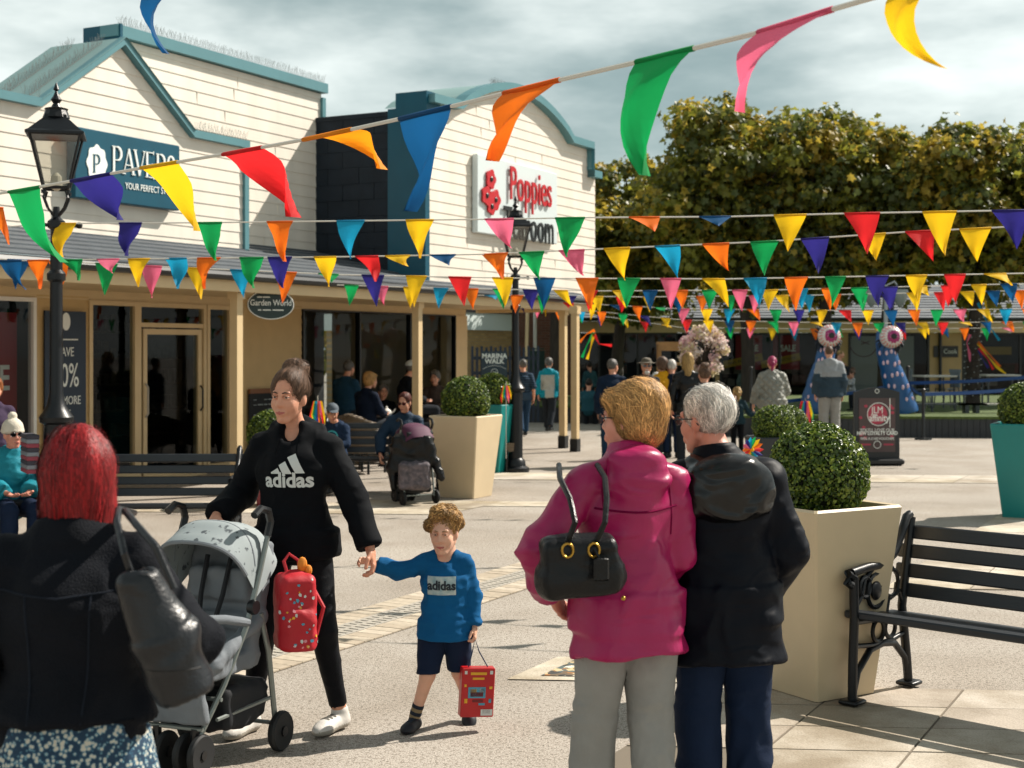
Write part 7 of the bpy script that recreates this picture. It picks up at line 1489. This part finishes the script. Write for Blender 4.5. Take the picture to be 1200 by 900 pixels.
T = thing('changing_bag', 'patterned grey pink bag hanging from the dark pushchair', 'bag', c+Vector((.06, -.26, .20)), .1); T.scale = (.85, .85, .85); pr = [bx((0, 0, .16), (.15, .06, .13), None, 1, .05), ell((0, -.07, .13), (.10, .04, .09)), cone((-.13, 0, .30), (.13, 0, .30), .05)]
v, q = sdf(pr, .012, .04); v = wrinkle(v, q, .014, (9, 9, 9), 33); link('bag_body', np_mesh('bag_body', v, q, [mat('bag_print', '#6f6469', .8, col2='#3c3b42', vscale=18)]), T); m = MB(); m.tube([(-.1, -.02, .33), (-.07, -.08, .24), (0, -.11, .2), (.07, -.08, .24), (.1, -.02, .33)], .012, 6); m.build('strap', PRAMD, T)
# wheelchair, its passenger and the helper behind
Dw = 12.0; c = Vector((X(8, Dw), Dw, 0)); WC = thing('wheelchair', 'black wheelchair at the left edge holding a woman in turquoise', 'wheelchair', c, R(28))
for s in (-1, 1):
    m = MB(); Mw = XF((s*.29, .12, .30)) @ Matrix.Rotation(R(90), 4, 'Y'); m.tube([Mw @ Vector((.29*math.cos(i*math.pi/16), .29*math.sin(i*math.pi/16), 0)) for i in range(32)], .018, 8, close=True); w_ = m.build('wheel', TYRE, WC); m = MB(); m.tube([Mw @ Vector((.265*math.cos(i*math.pi/16), .265*math.sin(i*math.pi/16), s*.03)) for i in range(32)], .008, 6, close=True); [m.tube([Mw @ Vector((0, 0, 0)), Mw @ Vector((.28*math.cos(i*math.pi/7), .28*math.sin(i*math.pi/7), 0))], .003, 4) for i in range(14)]; m.build('rim', STEEL, w_)
    m = MB(); Mw = XF((s*.24, -.42, .09)) @ Matrix.Rotation(R(90), 4, 'Y'); m.lathe([(.05, -.018), (.09, -.014), (.09, .014), (.05, .018)], 18, Mw); m.build('caster', TYRE, WC)
    m = MB(); m.tube([(s*.25, .26, .05), (s*.25, .24, .95), (s*.25, .36, .98)], .013, 8); m.tube([(s*.25, .24, .48), (s*.25, -.28, .48), (s*.23, -.40, .30), (s*.2, -.5, .12)], .013, 8); m.tube([(s*.25, .2, .70), (s*.25, -.16, .70), (s*.25, -.22, .48)], .013, 8); m.tube([(s*.25, -.24, .48), (s*.24, -.40, .18)], .012, 6); m.build('side_frame', BLACK, WC)
    m = MB(); m.rbox((s*.25-.03, -.15, .705), (s*.25+.03, .17, .735), .012); m.build('armrest', BLACK, WC); m = MB(); m.rbox((s*.12-.08, -.60, .11), (s*.12+.08, -.46, .125), .006); m.build('footrest', BLACK, WC); m = MB(); m.box((s*.255-.006, -.2, .40), (s*.255+.006, .22, .68)); m.build('side_panel', PRAMD, WC, False)
m = MB(); m.rbox((-.24, -.25, .45), (.24, .22, .50), .015); m.build('seat', PRAMD, WC); m = MB(); m.rbox((-.24, .20, .52), (.24, .235, .92), .012); m.build('backrest', PRAMD, WC)
TURQ = fab('turquoise_coat', '#1f7f90', .6)
P = sit('woman in white bobble hat and turquoise coat in the wheelchair', 14, 509, Dw, 32, dict(mat=TURQ, collar=.05, ease=.045, wr=.012), dict(mat=NAVYT, ease=.02), dict(style='short', mat=H_WHT), True, H=1.6, group='people at the left edge', head=(6, 0, 0), skin=SKIN_PINK); glasses(P, True); cap_hat(P, mat('knit_cream', '#cfc6b6', .95, bump=.6, bscale=120), 'beanie', name='bobble_hat')
T = thing('woven_blanket', 'striped red and grey folded blanket over the wheelchair arm', 'blanket', at(35, 525, 11.7), R(28)); m = MB()
for i in range(9): m.m = i % 3; m.rbox((-.05, -.16, -.20+i*.035), (.05, .16, -.165+i*.035), .006)
m.build('cloth', [mat('blanket_red', '#8d3f4c', .9), mat('blanket_grey', '#7d8088', .9), mat('blanket_dark', '#3c3a44', .9)], T, False)
stand('ginger haired person in purple scarf behind the wheelchair', -9, 441, 12.9, 30, dict(mat=fab('purple_top', '#3d3146'), collar=.05, ease=.03), dict(mat=CHARC), dict(style='crop', mat=hair_mat('hair_ginger', '#9a5a2c')), True, group='people at the left edge')
# café tables, wicker chairs and their sitters
WICK = bpy.data.materials.new('wicker'); WICK.use_nodes = True; _n = WICK.node_tree; _w1 = _n.nodes.new('ShaderNodeTexWave'); _w1.inputs['Scale'].default_value = 14; _w1.bands_direction = 'Z'; _t = _n.nodes.new('ShaderNodeTexCoord'); _n.links.new(_t.outputs['Object'], _w1.inputs[0]); _r = _n.nodes.new('ShaderNodeValToRGB'); _r.color_ramp.elements[0].color = (*lin('#4a3e34'), 1); _r.color_ramp.elements[1].color = (*lin('#85745f'), 1); _n.links.new(_w1.outputs['Fac'], _r.inputs[0]); _n.links.new(_r.outputs[0], _n.nodes['Principled BSDF'].inputs['Base Color']); _b = _n.nodes.new('ShaderNodeBump'); _b.inputs['Distance'].default_value = .01; _n.links.new(_w1.outputs['Fac'], _b.inputs['Height']); _n.links.new(_b.outputs[0], _n.nodes['Principled BSDF'].inputs['Normal'])
def wicker(label, loc, rz):
    T = thing('wicker_chair', label, 'chair', loc, rz, 'wicker chairs outside the café'); m = MB()
    def sh(o_): return lambda a, b: ((.30+o_+.03*b)*math.sin((a-.5)*4.0), .02+(.30+o_+.03*b)*math.cos((a-.5)*4.0)*1., .30+b*(.52-.20*abs(a-.5)*2))
    m.grid(sh(0), 20, 8); m.grid(sh(.03), 20, 8); m.build('backrest', WICK, T, True, 60); m = MB(); m.tube([(lambda p: (p[0], p[1], p[2]))(sh(.015)(i/20, 1)) for i in range(21)], .022, 6); m.build('rim', WICK, T); m = MB(); m.lathe([(.29, .30), (.30, .42), (.02, .43)], 18); m.build('seat', WICK, T)
    for a in (-1, 1):
        for b in (-1, 1): m = MB(); m.tube([(a*.2, b*.2, 0), (a*.2, b*.2, .32)], .02, 6); m.build('leg', BLACK, T)
    return T
w1_ = wicker('wicker tub chair behind the bench by the café window', (X(428, 20.2), 20.2, 0), R(150))
for px, D, rz, lab in ((402, 20.8, 200, 'wicker tub chair half hidden behind the child in the cap'), (588, 20.5, 60, 'wicker tub chair beyond the far lamp post')): copy_tree(w1_, (X(px, D), D, 0), R(rz), lab)
def ctable(label, loc):
    T = thing('cafe_table', label, 'table', loc, 0., 'round café tables under the canopy'); m = MB(); m.lathe([(.38, .72), (.39, .735), (.38, .75)], 24); m.build('table_top', mat('dark_table', '#1a1c1f', .4), T); m = MB(); m.lathe([(.2, 0), (.19, .02), (.03, .04), (.03, .72)], 12); m.build('leg', BLACK, T); return T
t1_ = ctable('round dark café table with a teapot beside the window', (X(458, 21.4), 21.4, 0)); copy_tree(t1_, (X(524, 23.2), 23.2, 0), 0., 'round dark café table beside the canopy post')
T = thing('teapot', 'white teapot on the round table by the window', 'teapot', (X(453, 21.2), 21.2, .75), 0.); m = MB(); m.lathe([(.04, 0), (.075, .04), (.07, .09), (.03, .12), (.012, .135), (.018, .15), (.004, .16)], 14); m.tube([(.065, 0, .05), (.11, 0, .08), (.13, 0, .12)], [.016, .012, .008], 6); m.tube([(-.06, 0, .10), (-.11, 0, .09), (-.10, 0, .04), (-.06, 0, .03)], .008, 6); m.build('pot', WHT, T)
CAFE = [('grey haired sitter in blue coat by the café window', 407, 432, 21.8, 150, fab('cafe_blue', '#1d3c50'), H_GRY, False, 'short'), ('blonde curly sitter in dark navy padded jacket by the window', 432, 446, 20.9, 140, fab('cafe_navy', '#101a2c'), H_GLD, True, 'crop'), ('cropped grey haired sitter facing the teapot table', 448, 459, 22.3, 20, BLK, H_GRY, False, 'short'),
        ('sitter in white cap and dark jacket beside the canopy post', 480, 432, 22.2, 110, fab('cafe_black', '#12161c'), H_GRY, False, 'short'), ('grey curly haired woman eating beyond the canopy post', 510, 443, 23.6, -10, fab('cafe_brown', '#4a3f3a'), H_GRY, True, 'crop')]
for i, (lab, px, y, D, rot, mt, hm, fe, stl) in enumerate(CAFE):
    P = sit(lab, px, y, D, rot, dict(mat=mt, collar=.04, ease=.03), dict(mat=CHARC), dict(style=stl, mat=hm), fe, detail=1 if i in (2, 4) else 0)
    if i == 3: cap_hat(P, mat('cap_white', '#b9bcb8', .8), 'cap', name='cap')
for lab, px, y, D, rot, c_ in (('white haired sitter in teal on the deck edge', 768, 443, 30., 30, 'far_teal2'), ('dark haired sitter in blue on the deck edge', 690, 450, 33., 170, 'far_blue')): sit(lab, px, y, D, rot, dict(mat=fab(c_, '#234a56')), dict(mat=CHARC), dict(style='short', mat=H_WHT if px == 768 else H_DRK), detail=0, group='people sitting along the deck')
# ================================================================= light, sky, camera
SUN_EL, SUN_AZ = 43., (.87, .49)                    # sun stands to the right, a little beyond the scene
sd = Vector((SUN_AZ[0], SUN_AZ[1], 0)).normalized()*math.cos(R(SUN_EL)); sd.z = math.sin(R(SUN_EL))
l = bpy.data.lights.new('sun', 'SUN'); l.energy = 4.9; l.angle = R(.53); l.color = (1., .925, .82)
lo = bpy.data.objects.new('sun', l); COL.objects.link(lo); lo.rotation_euler = sd.to_track_quat('Z', 'Y').to_euler(); lo.location = sd*60
w = bpy.data.worlds.new('World'); SC.world = w; w.use_nodes = True; nt = w.node_tree; N = nt.nodes; L = nt.links
sky = N.new('ShaderNodeTexSky'); sky.sky_type = 'NISHITA'; sky.sun_disc = False; sky.sun_elevation = R(SUN_EL); sky.sun_rotation = math.atan2(SUN_AZ[0], SUN_AZ[1])
bg1 = N['Background']; bg1.inputs[1].default_value = .06; L.new(sky.outputs[0], bg1.inputs[0])
tc = N.new('ShaderNodeTexCoord'); sp = N.new('ShaderNodeSeparateXYZ'); L.new(tc.outputs['Generated'], sp.inputs[0])
def noise_(scale, det, rough, st, loc=(0, 0, 0)):
    mp = N.new('ShaderNodeMapping'); mp.inputs['Scale'].default_value = st; mp.inputs['Location'].default_value = loc; L.new(tc.outputs['Generated'], mp.inputs[0])
    n = N.new('ShaderNodeTexNoise'); n.inputs['Scale'].default_value = scale; n.inputs['Detail'].default_value = det; n.inputs['Roughness'].default_value = rough; L.new(mp.outputs[0], n.inputs['Vector']); return n
n1 = noise_(2.6, 6, .55, (1, 1, 3.0), (.35, 0, .1)); n2 = noise_(7., 5, .5, (1, 1, 2.5), (1.3, 0, 0))
ad = N.new('ShaderNodeMath'); ad.operation = 'MULTIPLY_ADD'; ad.inputs[1].default_value = .28; L.new(n2.outputs['Fac'], ad.inputs[0]); L.new(n1.outputs['Fac'], ad.inputs[2])
cl = N.new('ShaderNodeValToRGB'); cl.color_ramp.interpolation = 'EASE'
for p_, c_ in ((.46, '#7b8d8c'), (.60, '#93a5a3'), (.74, '#bcc8c4'), (.86, '#e2e8e3')):
    e = cl.color_ramp.elements[0] if p_ == .46 else (cl.color_ramp.elements[1] if p_ == .86 else cl.color_ramp.elements.new(p_)); e.position = p_; e.color = (*lin(c_), 1)
L.new(ad.outputs[0], cl.inputs[0])
hz = N.new('ShaderNodeValToRGB'); L.new(sp.outputs['Z'], hz.inputs[0])         # low sky paler, cloud base overhead darker
for p_, c_ in ((0., 1.22), (.12, 1.08), (.26, .74), (.45, .48), (1., .45)):
    e = hz.color_ramp.elements[0] if p_ == 0 else (hz.color_ramp.elements[1] if p_ == 1 else hz.color_ramp.elements.new(p_)); e.position = p_; e.color = (c_, c_, c_, 1)
mu = N.new('ShaderNodeMix'); mu.data_type = 'RGBA'; mu.blend_type = 'MULTIPLY'; mu.inputs[0].default_value = 1; L.new(cl.outputs[0], mu.inputs[6]); L.new(hz.outputs[0], mu.inputs[7])
bg2 = N.new('ShaderNodeBackground'); bg2.inputs[1].default_value = 1.; L.new(mu.outputs[2], bg2.inputs[0])
ms = N.new('ShaderNodeMixShader'); ms.inputs[0].default_value = .86; L.new(bg1.outputs[0], ms.inputs[1]); L.new(bg2.outputs[0], ms.inputs[2]); L.new(ms.outputs[0], N['World Output'].inputs['Surface'])
cam = bpy.data.cameras.new('camera'); co = bpy.data.objects.new('camera', cam); COL.objects.link(co); SC.camera = co
cam.lens = 50; cam.sensor_width = 36; cam.sensor_fit = 'HORIZONTAL'; cam.shift_y = -(450-HY)/1200; cam.clip_end = 900; cam.clip_start = .05
co.location = (0, 0, HC); co.rotation_euler = (R(90), 0, 0)
cam.dof.use_dof = True; cam.dof.focus_distance = 6.7; cam.dof.aperture_fstop = 4.5; cam.dof.aperture_blades = 9
vs_ = SC.view_settings; vs_.view_transform = 'Standard'; vs_.look = 'None'; vs_.gamma = 1; vs_.exposure = .62; vs_.use_curve_mapping = False
SC.render.engine = 'CYCLES'; SC.cycles.max_bounces = 8; SC.cycles.transparent_max_bounces = 12; SC.cycles.diffuse_bounces = 3; SC.cycles.glossy_bounces = 3; SC.cycles.transmission_bounces = 4
SC.cycles.use_denoising = True; SC.cycles.caustics_reflective = False; SC.cycles.caustics_refractive = False
SC.cycles.use_adaptive_sampling = True; SC.cycles.adaptive_threshold = .015
